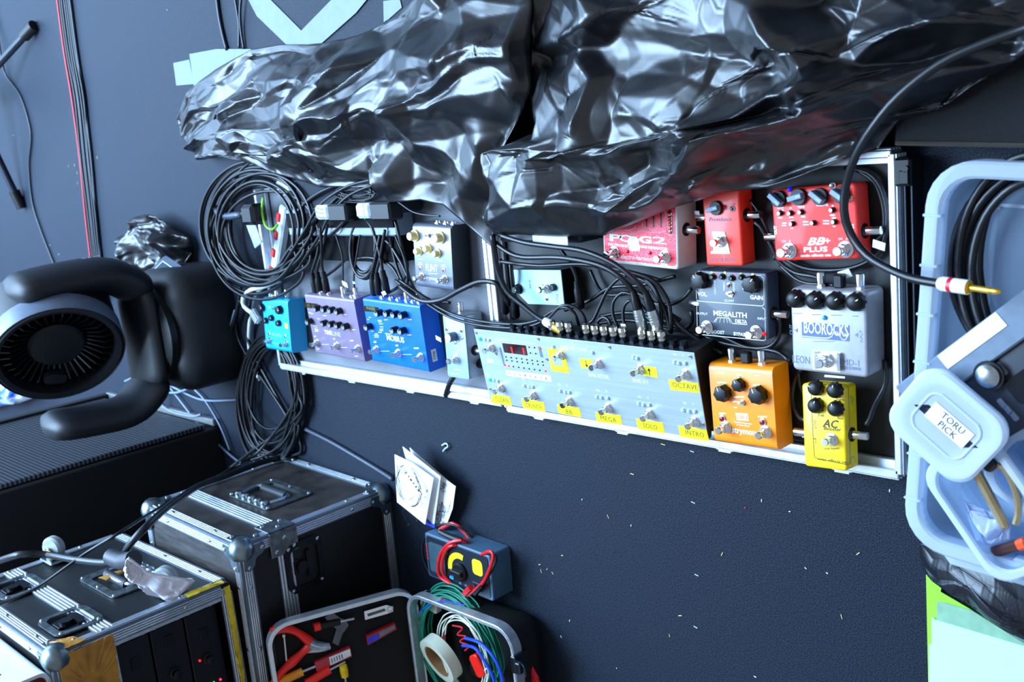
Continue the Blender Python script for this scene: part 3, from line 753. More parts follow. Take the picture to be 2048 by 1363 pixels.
p.text('F', 790, 955, 'BB', 105, shear=.35, bold=.0004); p.text('F', 970, 945, '+', 90, bold=.0003); p.text('F', 795, 1068, 'PLUS', 70, bold=.0003, sx=1.35); p.text('F', 800, 1150, 'xotic effects usa', 34, bold=.0002, sx=1.15)
p.text('F', 345, 950, 'CH', 32); p.text('F', 430, 945, 'B', 32); p.text('F', 1155, 915, 'CH', 32); p.text('F', 1245, 915, 'A', 32)
p.text('F', 225, 790, 'OUT', 42, rot=pi / 2, bold=.0003); p.text('F', 1328, 735, 'IN', 42, rot=pi / 2, bold=.0003)
p.text('F', 295, 465, 'GAIN', 32, bold=.0002); p.text('F', 590, 455, 'TONE', 28, bold=.0002); p.text('F', 890, 428, 'VOLUME', 34, bold=.0002)
p.marks('F', [(325, 505, 26, 26), (438, 470, 26, 26), (1042, 440, 26, 26), (290, 612, 60, 18), (450, 605, 60, 14), (620, 595, 60, 26), (350, 688, 60, 20), (345, 722, 60, 14), (460, 655, 50, 16), (655, 668, 80, 20), (660, 710, 80, 18), (950, 655, 90, 18), (950, 695, 90, 18), (1060, 615, 60, 20), (1040, 575, 70, 22), (1065, 735, 40, 14), (455, 765, 40, 10)])
p.side_jack(-.014, .018); p.side_jack(-.016, .018, -1)

# --- dark slate distortion pedal
p = Pedal('effects_pedal', 'dark slate pedal with white border lines and two big faceted knobs', .3021, -.0864, .1143, .092, .032, -.01, -.013, .012)
MG_ = p
p.diecast(paint('dark_slate', (46, 56, 72), .45, bump=(900, .1, .0004)), .004, .0025)
p.knob('I', 838, 800, 'flute', .0128, rot=2.2); p.knob('I', 1205, 825, 'flute', .0128, rot=.9)
for x, y in ((938, 768), (1005, 768), (1075, 778), (1145, 772)): p.knob('I', x, y, 'hex', .0048)
p.switch('I', 850, 1148, 1.15); p.switch('I', 1205, 1185, 1.15)
p.toggle('I', 1062, 895); p.led('I', 1068, 826, (80, 40, 40), .0026); p.led('I', 1322, 1175, (230, 20, 30), .003, .5, False)
p.text('I', 880, 890, 'VOL.', 28, bold=.0002); p.text('I', 1267, 915, 'GAIN', 28, bold=.0002); p.text('I', 1076, 1035, 'MEGALITH', 36, bold=.0002, sx=1.12); p.text('I', 1155, 1086, 'DELTA', 24, bold=.0002)
p.text('I', 990, 1163, 'BOOST', 24, bold=.0001); p.text('I', 1150, 1178, 'BYPASS', 24, bold=.0001); p.text('I', 873, 1030, 'OUTPUT', 17, shear=.2); p.text('I', 1303, 1066, 'INPUT', 17, shear=.2); p.text('I', 846, 938, '9V', 14); p.text('I', 1072, 937, 'EQ.SHIFT', 14)
p.text('I', 970, 842, 'CONTOUR', 14, rot=pi / 2); p.text('I', 1035, 835, 'TREBLE', 14, rot=pi / 2); p.text('I', 1105, 840, 'MIDDLE', 14, rot=pi / 2); p.text('I', 1172, 835, 'BASS', 14, rot=pi / 2)
b = MB()
for pts in ([(835, 860), (837, 925)], [(855, 940), (1310, 975), (1322, 960), (1318, 780), (1300, 757), (1230, 752)], [(838, 960), (842, 1130)], [(1310, 985), (1328, 1000), (1332, 1215), (1320, 1222), (880, 1180)], [(960, 1090), (985, 1058), (1070, 1060), (1095, 1100), (1200, 1108)], [(985, 1060), (975, 1092)], [(1010, 1060), (1003, 1093)], [(1035, 1062), (1035, 1094)], [(1052, 1062), (1060, 1096)], [(1066, 1062), (1080, 1098)]):
    q = [(*p.L('I', x, y), p.H + .0001) for x, y in pts]
    for k in range(len(q) - 1): b.tube([q[k], q[k + 1]], .00055, 4)
b.build('border_line', WPAINT(), p.root, flat=True)
dots = {(835, 745): (220, 40, 50), (945, 735): (235, 220, 60), (982, 748): (220, 40, 90), (1040, 735): (235, 220, 60), (1112, 748): (230, 60, 110), (1155, 745): (235, 220, 60), (1240, 748): (235, 220, 60)}
for (x, y), c in dots.items(): p.plate('I', [(x - 8, y - 8), (x + 8, y - 8), (x + 8, y + 8), (x - 8, y + 8)], mat('dot_%d_%d_%d' % c, c, .5), .0003, 'marker_dot')
p.side_jack(-.012, .018); p.side_jack(-.006, .018, -1)

# --- orange drive pedal
p = Pedal('effects_pedal', 'orange rounded pedal with three black faceted knobs at the front rail', .3223, -.2264, .102, .117, .044, 0, .022, .018)
OB_ = p
p.arch(paint('orange', (255, 140, 10), .36))
for x, y, r in ((190, 808, .0125), (298, 752, .0098), (418, 820, .0132)): p.knob('J', x, y, 'flute', r, rot=1.9)
p.switch('J', 180, 1043, 1.1); p.switch('J', 440, 1075, 1.1); p.toggle('J', 322, 868)
p.led('J', 210, 962, (150, 0, 45), .0036); p.led('J', 472, 985, (150, 0, 45), .0036)
p.plate('J', [(295, 925), (375, 930), (382, 978), (305, 972)], WPAINT(), .0003, 'logo_patch')
p.text('J', 340, 955, 'OB.1', 26, mat('orange_print', (243, 146, 18), .5), bold=.0002, dz=.0003); p.text('J', 350, 1045, 'strymon', 36, bold=.0004); p.text('J', 345, 990, 'Optical Compressor', 11); p.text('J', 345, 1006, '& Clean Boost', 11)
p.marks('J', [(200, 665, 40, 8), (318, 678, 36, 8), (435, 682, 26, 8), (205, 728, 56, 8), (430, 745, 44, 6), (318, 822, 70, 10), (290, 852, 30, 8), (295, 890, 20, 6), (210, 928, 46, 8), (470, 950, 60, 8)])
for x, y in ((200, 738), (325, 690), (435, 748), (235, 740)): p.plate('J', [(x - 6, y - 4), (x + 6, y - 4), (x + 6, y + 5), (x - 6, y + 5)], mat('dot_green', (40, 170, 90), .5), .0003, 'marker_dot')
p.back_jack(-.022, .028); p.back_jack(.026, .028)
b = MB(); b.box((0, .008, 0), (.014, .016, .012), .002); b.build('power_plug', BLK(), p.root, T(.002, p.D / 2, .028))

# --- silver overdrive pedal
p = Pedal('effects_pedal', 'large silver-grey pedal with a row of four round black knobs', .4558, -.1121, .1063, .1105, .048, 0, -.01, .012)
BO_ = p
p.diecast(mat('hammered_silver', (168, 168, 174), .45, .35, var=(90, .06), bump=(300, .06, .0006)), .007, .0045)
for x, y in ((660, 195), (788, 205), (918, 210), (1052, 215)): p.knob('J', x, y, 'ball', .0118, rot=.6)
p.plate('J', [(725, 335), (1035, 358), (1036, 462), (728, 435)], mat('slate_badge', (78, 98, 140), .5), .0003, 'badge')
p.H += .0003
p.text('J', 880, 385, 'BOOROCKS', 74, sx=.72, bold=.0003)
b = MB(); q = [(*p.L('J', x, y), p.H + .0001) for x, y in ((730, 428), (900, 440), (935, 405), (960, 405), (985, 445), (1010, 450), (1034, 412))]; b.tube(q, .0007, 4, 0, .003); b.build('badge_curve', WPAINT(), p.root, flat=True)
p.H -= .0003
p.plate('J', [(795, 518), (975, 530), (978, 662), (798, 642)], mat('bright_plate', (0, 0, 0)), .0006, 'switch_plate')
for x in (815, 962):
    q0 = p.L('J', x, 530 if x < 900 else 540, .006); q1 = p.L('J', x, 640 if x < 900 else 655, .006); b = MB(); b.box(((q0[0] + q1[0]) / 2, (q0[1] + q1[1]) / 2, p.H + .003), (.004, abs(q0[1] - q1[1]), .007), .0006); b.build('guard_bar', CHROME(), p.root)
p.switch('J', 835, 608, 1.2)
dk = mat('grey_blue_print', (96, 110, 140), .5)
p.text('J', 722, 582, 'LEON', 48, dk, sx=1.05); p.text('J', 1048, 602, 'MD-1', 40, dk, sx=1.0); p.text('J', 1050, 637, 'MULTI-DRIVER', 20, dk, sx=1.0); p.text('J', 658, 385, 'OUT', 22, dk, rot=pi / 2); p.text('J', 1113, 430, 'INPUT', 20, dk, rot=pi / 2)
for x, y in ((690, 390), (1080, 420)): p.plate('J', [(x + 10, y - 14), (x + 10, y + 14), (x - 12, y)], dk, .0003, 'arrow_mark')
p.led('J', 872, 308, (10, 130, 220), .0032, .3, False)
p.marks('J', [(700, 280, 60, 5), (820, 288, 60, 5), (950, 292, 70, 5), (1075, 298, 40, 5), (870, 462, 140, 4)], dk)
for x, y in ((718, 158), (972, 158)): p.plate('J', [(x - 8, y - 6), (x + 8, y - 6), (x + 8, y + 6), (x - 8, y + 6)], mat('dot_235_220_60', (235, 220, 60), .5), .0003, 'marker_dot')
p.back_jack(-.018, .03); p.back_jack(.036, .03)
b = MB(); b.box((0, .009, 0), (.013, .018, .013), .002); b.build('power_plug', BLK(), p.root, T(.008, p.D / 2, .03))

# --- yellow booster
p = Pedal('effects_pedal', 'narrow yellow booster pedal resting over the front rail', .4474, -.2411, .061, .112, .034, -.086, .043, .036)
AC_ = p
p.diecast(paint('yellow', (255, 212, 0), .4), .005, .0035)
for x, y, r in ((795, 770, 2.6), (920, 785, 1.4), (795, 885, 1.2), (925, 905, 1.8)):
    k = p.knob('J', x, y, 'ball', .0102, rot=r)
p.switch('J', 872, 1118, 1.05)
bk = mat('black_print', (36, 34, 14), .6)
p.text('J', 908, 998, 'AC', 50, bk, shear=.3, bold=.0003, sx=1.2); p.text('J', 922, 1030, 'Booster', 24, bk, shear=.2, bold=.0001, sx=1.15); p.text('J', 808, 1000, 'OUT', 20, bk, rot=-pi / 2); p.text('J', 1018, 1025, 'IN', 18, bk, rot=-pi / 2); p.text('J', 815, 1105, 'gnd', 16, bk, rot=-pi / 2); p.text('J', 920, 1155, 'true bypass', 16, bk, rot=.15); p.text('J', 925, 1235, 'xotic effects usa', 18, bk)
p.text('J', 975, 840, 'Treble', 16, bk); p.text('J', 850, 942, 'Treb', 16, bk); p.text('J', 975, 960, 'Bass', 16, bk)
b = MB(); q = [(*p.L('J', x, y), p.H + .0001) for x, y in ((785, 725), (790, 900), (800, 1100), (808, 1210), (825, 1222), (1025, 1262), (1040, 1248), (1035, 1000), (1028, 760), (1015, 742), (800, 716))]
for k in range(len(q) - 1): b.tube([q[k], q[k + 1]], .0004, 4)
b.build('border_line', bk, p.root, flat=True)
p.plate('J', [(875, 678), (1005, 690), (1005, 702), (872, 692)], mat('label_paper', (0, 0, 0)), .0003, 'label_tape')
sj = MB(); sj.lathe([(.0055, 0), (.0055, .0015), (.004, .0018)], 14); sjm = data(sj, mat('yellow_screw', (226, 214, 60), .35, .3))
for y in (.035, -.045): inst(sjm, 'screw', p.root, T(p.W / 2, y, .018) @ Matrix.Rotation(pi / 2, 4, 'Y'))
p.side_jack(-.010, .018); p.side_jack(-.014, .018, -1)
# ------------------------------------------------------------------ crumpled plastic sheets
from mathutils.geometry import delaunay_2d_cdt
def facets(nu, nv, Lu, Lv, cell, rng, stretch=1.0, slant=0.0):
    """faceted height field (-1..1): linear over random triangles, like crushed film"""
    n = max(6, int(Lu * Lv / (cell * cell * stretch)))
    lu, lv = Lu / stretch, Lv
    pts = [(rng.uniform(-.15, 1.15) * lu, rng.uniform(-.15, 1.15) * lv) for _ in range(int(n * 1.7))]
    pts += [(-.3 * lu, -.3 * lv), (1.3 * lu, -.3 * lv), (1.3 * lu, 1.3 * lv), (-.3 * lu, 1.3 * lv)]
    vs, _, fs, _, _, _ = delaunay_2d_cdt([Vector(p) for p in pts], [], [], 0, 1e-6)
    V = np.array([tuple(v) for v in vs]); h = rng.uniform(-1, 1, len(V))
    gx, gy = np.meshgrid(np.linspace(0, lu, nu), np.linspace(0, lv, nv)); gx = gx + slant * (gy - lv / 2)
    out = np.zeros((nv, nu))
    for f in fs:
        a_, b_, c_ = V[f[0]], V[f[1]], V[f[2]]
        det = (b_[1] - c_[1]) * (a_[0] - c_[0]) + (c_[0] - b_[0]) * (a_[1] - c_[1])
        if abs(det) < 1e-14: continue
        lo = np.minimum(np.minimum(a_, b_), c_); hi = np.maximum(np.maximum(a_, b_), c_)
        msk = (gx >= lo[0]) & (gx <= hi[0]) & (gy >= lo[1]) & (gy <= hi[1])
        if not msk.any(): continue
        x = gx[msk]; y = gy[msk]
        w0 = ((b_[1] - c_[1]) * (x - c_[0]) + (c_[0] - b_[0]) * (y - c_[1])) / det
        w1 = ((c_[1] - a_[1]) * (x - c_[0]) + (a_[0] - c_[0]) * (y - c_[1])) / det
        w2 = 1 - w0 - w1
        ins = (w0 >= -1e-7) & (w1 >= -1e-7) & (w2 >= -1e-7)
        t = out[msk]; t[ins] = (w0 * h[f[0]] + w1 * h[f[1]] + w2 * h[f[2]])[ins]; out[msk] = t
    return out
def sheet_verts(top, bottom, left, right, nu, nv, seed, bulge=.03, layers=((.09, .022, 1.6, 0), (.04, .008, 1.3, 0), (.018, .0022, 1, 0)), folds=(), its=30, shrink=1.03, edge=.02, smooth=0, keep=.03):
    """sheet hung between four edge lines (pixel x, pixel y, height), crushed into facets and relaxed"""
    rng = np.random.default_rng(seed)
    def poly(pts, n):
        W = np.array([tuple(at(*p)) for p in pts]); d = np.r_[0, np.cumsum(np.linalg.norm(np.diff(W, axis=0), axis=1))]; d /= d[-1]
        t = np.linspace(0, 1, n)
        return np.stack([np.interp(t, d, W[:, k]) for k in range(3)], 1)
    Tp, Bt, Lf, Rt = poly(top, nu), poly(bottom, nu), poly(left, nv), poly(right, nv)
    u = np.linspace(0, 1, nu)[None, :, None]; v = np.linspace(0, 1, nv)[:, None, None]
    S = (1 - v) * Tp[None] + v * Bt[None] + (1 - u) * Lf[:, None] + u * Rt[:, None]
    S -= (1 - u) * (1 - v) * Tp[0] + u * (1 - v) * Tp[-1] + (1 - u) * v * Bt[0] + u * v * Bt[-1]
    uu, vv = u[..., 0], v[..., 0]
    S[..., 2] += bulge * np.sin(pi * uu) ** .7 * np.sin(pi * vv) ** .7
    Lu = float(np.linalg.norm(np.diff(S[nv // 2], axis=0), axis=1).sum()); Lv = float(np.linalg.norm(np.diff(S[:, nu // 2], axis=0), axis=1).sum())
    d_edge = np.minimum(np.minimum(uu, 1 - uu) * Lu, np.minimum(vv, 1 - vv) * Lv)
    fade = np.clip(d_edge / edge, 0, 1) * .85 + .15
    Z = np.zeros((nv, nu))
    for cell, amp, st, sl_ in layers: Z += facets(nu, nv, Lu, Lv, cell, rng, st, sl_) * amp
    # drawn main folds: pixel polylines, height, half width
    for pts, h, wd in folds:
        P = [np.array(at(x, y, .10))[:2] for x, y in pts]
        best = np.full((nv, nu), 9.)
        for a_, b_ in zip(P[:-1], P[1:]):
            ab = b_ - a_; t = np.clip(((S[..., 0] - a_[0]) * ab[0] + (S[..., 1] - a_[1]) * ab[1]) / (ab @ ab), 0, 1)
            best = np.minimum(best, np.hypot(S[..., 0] - a_[0] - t * ab[0], S[..., 1] - a_[1] - t * ab[1]))
        Z += h * .8 * np.clip(1 - best / (wd * 1.7), 0, 1)
    # horizontal shift so that the creases lean and overlap a little
    X = S.copy(); X[..., 2] += Z * fade
    X[..., 0] += facets(nu, nv, Lu, Lv, .06, rng, 1.3) * .010 * fade
    X[..., 1] += facets(nu, nv, Lu, Lv, .06, rng, 1.3) * .012 * fade
    low = np.maximum(.003, S[..., 2] - keep)
    X[..., 2] = np.where(X[..., 2] < low, np.maximum(low + .3 * (X[..., 2] - low), .003), X[..., 2]); low = np.minimum(low, X[..., 2])
    sl = slice
    C = [((sl(0, nv), sl(0, nu - 1)), (sl(0, nv), sl(1, nu))), ((sl(0, nv - 1), sl(0, nu)), (sl(1, nv), sl(0, nu))),
         ((sl(0, nv - 1), sl(0, nu - 1)), (sl(1, nv), sl(1, nu))), ((sl(0, nv - 1), sl(1, nu)), (sl(1, nv), sl(0, nu - 1)))]
    rest = []
    for a_, b_ in C:
        L = np.linalg.norm(X[b_] - X[a_], axis=-1); L0 = np.linalg.norm(S[b_] - S[a_], axis=-1)
        rest.append(np.clip(L, L0 * 1.0, L0 * 1.6) * shrink)
    pin = np.zeros((nv, nu), bool); pin[0] = pin[-1] = True; pin[:, 0] = pin[:, -1] = True
    X0 = X.copy()
    for it in range(its):
        acc = np.zeros_like(X)
        for (a_, b_), r_ in zip(C, rest):
            d = X[b_] - X[a_]; L = np.linalg.norm(d, axis=-1) + 1e-9
            c = d * ((L - r_) / L * .11)[..., None]; acc[a_] += c; acc[b_] -= c
        X = X + acc
        X[pin] = X0[pin]; X[..., 2] = np.maximum(X[..., 2], low)
    for it in range(smooth):
        Y = X.copy(); Y[1:-1, 1:-1] = X[1:-1, 1:-1] * .5 + (X[:-2, 1:-1] + X[2:, 1:-1] + X[1:-1, :-2] + X[1:-1, 2:]) * .125; X = Y
    return X

def sheet_obj(name, label, X, m, th=.0004, cat='plastic sheet', group=None, smooth_ang=180):
    nv, nu = X.shape[:2]
    idx = np.arange(nv * nu).reshape(nv, nu)
    q = np.stack([idx[:-1, :-1], idx[1:, :-1], idx[1:, 1:], idx[:-1, 1:]], -1).reshape(-1, 4)
    me = bpy.data.meshes.new(name); me.from_pydata(X.reshape(-1, 3).tolist(), [], q.tolist())
    me.materials.append(m); me.polygons.foreach_set('use_smooth', [True] * len(me.polygons))
    me.update()
    o = bpy.data.objects.new(name, me); COL.objects.link(o)
    s = o.modifiers.new('thickness', 'SOLIDIFY'); s.thickness = th; s.offset = 0
    tag(o, label, cat, group)
    return o
PLASTIC = mat('black_bin_plastic', (9, 11, 16), .37, var=(30, .2), spec=.8, bump=(60, .06, .002), rvar=.04)
XL = sheet_verts(
    top=[(352, 238, .01), (372, 185, .03), (430, 140, .03), (500, 100, .012), (560, 90, .008), (640, 90, .008), (725, 66, .008), (800, 30, .012), (850, -30, .02), (960, -70, .04), (1064, -80, .06)],
    bottom=[(412, 318, .02), (450, 314, .05), (500, 325, .07), (545, 347, .08), (600, 362, .085), (640, 374, .085), (705, 377, .085), (760, 372, .085), (778, 404, .085), (838, 400, .085), (885, 412, .085), (925, 444, .085), (988, 500, .075)],
    left=[(352, 238, .01), (362, 270, .012), (382, 302, .015), (412, 318, .02)],
    right=[(1064, -80, .06), (1066, 0, .10), (1066, 75, .115), (1062, 180, .12), (1048, 215, .12), (1010, 280, .115), (986, 330, .105), (985, 400, .09), (988, 500, .075)],
    nu=241, nv=141, seed=5, bulge=.03, layers=((.10, .038, 3.0, .5), (.048, .020, 2.4, .4), (.024, .0042, 1.6, 0)), smooth=0, its=8, keep=.035,
    folds=[([(600, 210), (660, 150), (800, 105), (930, 110)], .035, .03), ([(640, 235), (760, 170), (900, 125), (1060, 85)], .03, .03), ([(430, 260), (560, 245), (700, 230), (810, 215)], .045, .035),
           ([(460, 310), (600, 300), (720, 250)], .03, .03), ([(830, 225), (930, 200), (1050, 170)], .03, .03), ([(620, 310), (700, 330), (780, 350)], .025, .03), ([(840, 290), (900, 300), (930, 340)], .03, .03), ([(900, 410), (950, 350), (970, 280)], .03, .025)])
sheet_obj('plastic_sheet', 'black plastic sheet taped to the carpet, draped over the board with the blue pedals', XL, PLASTIC, group='black plastic sheets over the boards')
XR = sheet_verts(
    top=[(1050, -130, .02), (1250, -130, .02), (1500, -130, .02), (1750, -130, .02), (1950, -130, .02), (2160, -130, .03)],
    bottom=[(990, 472, .08), (1040, 468, .085), (1120, 472, .088), (1210, 470, .094), (1290, 440, .094), (1350, 415, .092), (1440, 388, .09), (1530, 376, .088), (1600, 352, .088), (1680, 320, .084), (1750, 300, .06)],
    left=[(1050, -130, .02), (1056, -40, .09), (1058, 70, .11), (1056, 180, .11), (1070, 262, .10), (1000, 300, .09), (1000, 335, .095), (1006, 400, .092), (990, 472, .08)],
    right=[(2160, -130, .03), (2150, -40, .06), (2130, 60, .08), (2048, 112, .09), (1900, 200, .07), (1800, 238, .06), (1750, 300, .06)],
    nu=281, nv=151, seed=31, bulge=.065, keep=.036, layers=((.11, .048, 1.5, .4), (.052, .026, 1.6, -.3), (.024, .0048, 1.4, 0)), smooth=0, its=8,
    folds=[([(1190, 110), (1230, 150), (1220, 230)], .05, .03), ([(1300, 220), (1480, 250), (1700, 245)], .035, .03), ([(1420, 370), (1480, 250)], .03, .025), ([(1010, 440), (1120, 400), (1230, 400)], .03, .03), ([(1560, 30), (1640, 120), (1700, 200)], .04, .03), ([(1700, 150), (1850, 60), (2040, 10)], .035, .03)])
sheet_obj('plastic_sheet', 'black plastic sheet heaped over the board with the red pedals', XR, PLASTIC, group='black plastic sheets over the boards')
# ------------------------------------------------------------------ flight cases
WOOD = mat('dark_laminate', (50, 45, 43), .48, var=(18, .6), bump=(60, .15, .001), rvar=.1, aniso=(1, 6, 1))
BLAM = mat('black_laminate', (9, 9, 11), .5, var=(20, .3))
DARKSTEEL = mat('worn_steel', (120, 128, 130), .4, .9, var=(60, .4), rvar=.1)
OTAPE = mat('brown_tape', (176, 122, 44), .4, var=(40, .3), bump=(90, .3, .002))
def rivet_mesh():
    b = MB(); b.lathe([(.0042, 0), (.0038, .0016), (.002, .0026), (.0004, .0029)], 10); return data(b, STEEL())
def orient(n, u=None):
    """4x4 whose z axis is n and x axis follows u"""
    n = Vector(n).normalized(); u = Vector(u) if u is not None else n.orthogonal()
    u = (u - n * u.dot(n)).normalized(); v = n.cross(u)
    return Matrix(((u.x, v.x, n.x, 0), (u.y, v.y, n.y, 0), (u.z, v.z, n.z, 0), (0, 0, 0, 1)))
def rivet(root, p, n): inst(proto('rivet', rivet_mesh), 'rivet', root, T(*p) @ orient(n))
def edge_rail(root, p0, p1, n1, n2, w_=.024, name='edge_rail', mt=None, rivets=True):
    """angle extrusion along the edge p0-p1 between faces with outward normals n1, n2"""
    p0 = Vector(p0); p1 = Vector(p1); d = (p1 - p0); L = d.length; d.normalize(); n1 = Vector(n1); n2 = Vector(n2)
    b = MB()
    for n, o in ((n1, n2), (n2, n1)):
        X = Matrix(((d.x, -o.x, n.x, p0.x), (d.y, -o.y, n.y, p0.y), (d.z, -o.z, n.z, p0.z), (0, 0, 0, 1)))
        b.box((L / 2, w_ / 2 - .001, .001), (L, w_, .002), 0, 1, X)
        for i in range(4): b.box((L / 2, .003 + (w_ - .006) * (i + .5) / 4, .0026), (L, (w_ - .006) / 4 * .62, .0018), .0006, 0, X)
    o_ = b.build(name, [mt or ALU(), GROOVE()], root)
    if rivets:
        k = max(2, int(L / .13))
        for i in range(k):
            q = p0 + d * (L * (i + .5) / k)
            rivet(root, q - n2 * (w_ * .5) + n1 * .0034, n1); rivet(root, q - n1 * (w_ * .5) + n2 * .0034, n2)
    return o_
def ball_corner(root, p, sx, sy, sz):
    b = MB()
    k = .014
    for i in range(3):
        ax = [0, 0, 0]; ax[i] = 1
        s_ = (sx, sy, sz)
        n = Vector([ax[j] * s_[j] for j in range(3)])
        u = Vector([s_[j] if j == (i + 1) % 3 else 0 for j in range(3)]); v = Vector([s_[j] if j == (i + 2) % 3 else 0 for j in range(3)])
        poly = [(-.006, -.006), (-.050, -.004), (-.054, -.016), (-.046, -.026), (-.034, -.030), (-.030, -.034), (-.026, -.046), (-.016, -.054), (-.004, -.050)]
        X = Matrix(((u.x, v.x, n.x, p[0]), (u.y, v.y, n.y, p[1]), (u.z, v.z, n.z, p[2]), (0, 0, 0, 1)))
        flip = u.cross(v).dot(n) < 0
        pl = poly if not flip else poly
        b.prism(pl[::-1], .002, .0052, 0, X)
        for q in ((-.046, -.014), (-.014, -.046)):
            w_ = Vector(p) + u * q[0] + v * q[1] + n * .0052
            rivet(root, w_, n)
    # ball
    r = .0255; c = Vector(p) - Vector((sx, sy, sz)) * (r - .0135)
    b.lathe([(max(r * sin(pi * i / 8), .0002), -r * cos(pi * i / 8)) for i in range(9)], 16, 0, T(*c))
    return b.build('corner_ball', mat('corner_steel', (128, 142, 148), .36, 1.0, var=(70, .2), rvar=.08), root, ang=50)
def handle_plate(root, M4, w_=.16, h_=.115):
    b = MB()
    o_ = rrect(w_, h_, .012); i_ = rrect(w_ - .05, h_ - .03, .008)
    b.rings([[(x, y, 0) for x, y in o_], [(x, y, .003) for x, y in o_], [(x, y, .003) for x, y in i_], [(x, y, -.008) for x, y in i_]], cap0=False, cap1=True)
    pl = b.build('handle', DARKSTEEL, root, M4)
    g = MB(); g.tube([(-.045, .012, .002), (.045, .012, .002)], .010, 12)
    g.build('handle_grip', mat('grip_rubber', (40, 44, 52), .5, var=(60, .1)), pl)
    f = MB(); f.tube([(-.052, -.034, .004), (-.052, .012, .006), (.052, .012, .006), (.052, -.034, .004)], .004, 8); f.build('handle_bail', STEEL(), pl)
    h = MB()
    for i in range(5): h.lathe([(.009, .003), (.009, .009), (.006, .012)], 12, 0, T(-.05 + i * .025, -.045, 0))
    h.build('spring_housing', STEEL(), pl)
    for x in (-w_ / 2 + .008, 0, w_ / 2 - .008):
        for y in (-h_ / 2 + .007, h_ / 2 - .007):
            inst(proto('rivet', rivet_mesh), 'rivet', pl, T(x, y, .003))
    return pl
def latch_plate(root, M4, m=None):
    b = MB(); o_ = rrect(.105, .088, .02); i_ = rrect(.082, .064, .016)
    b.rings([[(x, y, 0) for x, y in o_], [(x, y, .003) for x, y in o_], [(x, y, .003) for x, y in i_], [(x, y, -.008) for x, y in i_]], cap0=False)
    l = b.build('latch', m or mat('black_zinc', (40, 42, 46), .3, .8, var=(60, .2)), root, M4)
    q = MB(); q.prism([(-.026, .004), (-.008, .004), (-.004, .001), (.004, .001), (.008, .004), (.026, .004), (.03, .012), (.016, .020), (-.016, .020), (-.03, .012)], -.004, .004); q.cyl((0, -.008, -.006), (0, -.008, .006), .012, n=16)
    q.box((0, -.02, -.002), (.03, .014, .006), .001)
    q.build('butterfly', mat('black_zinc', (0, 0, 0)), l)
    for x, y in ((-.044, .034), (.044, .034), (-.044, -.034), (.044, -.034)): inst(proto('rivet', rivet_mesh), 'rivet', l, T(x, y, .003))
    return l
def case_shell(root, Lx, Ly, H, pan, front=None):
    """box panels, x: -Lx..0 (front at 0), y: -Ly..0, z: 0..H"""
    for nm, c, d, m in (('top_panel', (-Lx / 2, -Ly / 2, H - .004), (Lx - .004, Ly - .004, .008), pan), ('end_panel', (-Lx / 2, -.004, H / 2), (Lx - .004, .008, H - .004), pan),
                        ('end_panel', (-Lx / 2, -Ly + .004, H / 2), (Lx - .004, .008, H - .004), pan), ('back_panel', (-Lx + .004, -Ly / 2, H / 2), (.008, Ly - .018, H - .004), pan),
                        ('bottom_panel', (-Lx / 2, -Ly / 2, .004), (Lx - .004, Ly - .004, .008), BLAM)):
        b = MB(); b.box(c, d); b.build(nm, m, root, flat=True)
    if front is not None:
        b = MB(); b.box((-.004, -Ly / 2, H / 2), (.008, Ly - .018, H - .018)); b.build('front_panel', front, root, flat=True)
def case_edges(root, Lx, Ly, H, back=True):
    ex, ey, ez = (1, 0, 0), (0, 1, 0), (0, 0, 1); mx, my, mz = (-1, 0, 0), (0, -1, 0), (0, 0, -1)
    edge_rail(root, (0, -.02, H), (0, -Ly + .02, H), ez, ex); edge_rail(root, (-Lx + .02, 0, H), (-.02, 0, H), ez, ey); edge_rail(root, (-Lx, -.02, H), (-Lx, -Ly + .02, H), ez, mx)
    edge_rail(root, (0, 0, .02), (0, 0, H - .02), ey, ex); edge_rail(root, (-Lx, 0, .02), (-Lx, 0, H - .02), ey, mx)
    edge_rail(root, (0, -.02, 0), (0, -Ly + .02, 0), mz, ex, rivets=False); edge_rail(root, (-Lx + .02, 0, 0), (-.02, 0, 0), ey, mz)
    edge_rail(root, (-Lx + .02, -Ly, H), (-.02, -Ly, H), ez, my)
def band(root, Lx, Ly, z, w_=.034, front=True):
    b = MB()
    b.box((-Lx / 2, .0012, z), (Lx - .02, .0024, w_), 0, 1)
    for i in range(5): b.box((-Lx / 2, .003, z - w_ / 2 + w_ * (i + .5) / 5), (Lx - .02, .0026, w_ / 5 * .6), .0007)
    b.build('closure_band', [ALU(), GROOVE()], root)
    if front:
        b = MB(); b.box((.0012, -Ly / 2, z), (.0024, Ly - .02, w_), 0, 1)
        for i in range(5): b.box((.003, -Ly / 2, z - w_ / 2 + w_ * (i + .5) / 5), (.0026, Ly - .02, w_ / 5 * .6), .0007)
        b.build('closure_band', [ALU(), GROOVE()], root)
        b = MB()   # corner clamp where the bands meet
        b.box((-.022, .0045, z), (.05, .004, .062), .001); b.box((.0045, -.022, z), (.004, .05, .062), .001)
        b.build('corner_clamp', DARKSTEEL, root)
        for dz in (-.02, .0, .02): rivet(root, (-.036 if dz else -.012, .0065, z + dz), (0, 1, 0)); rivet(root, (.0065, -.036 if dz else -.012, z + dz), (1, 0, 0))

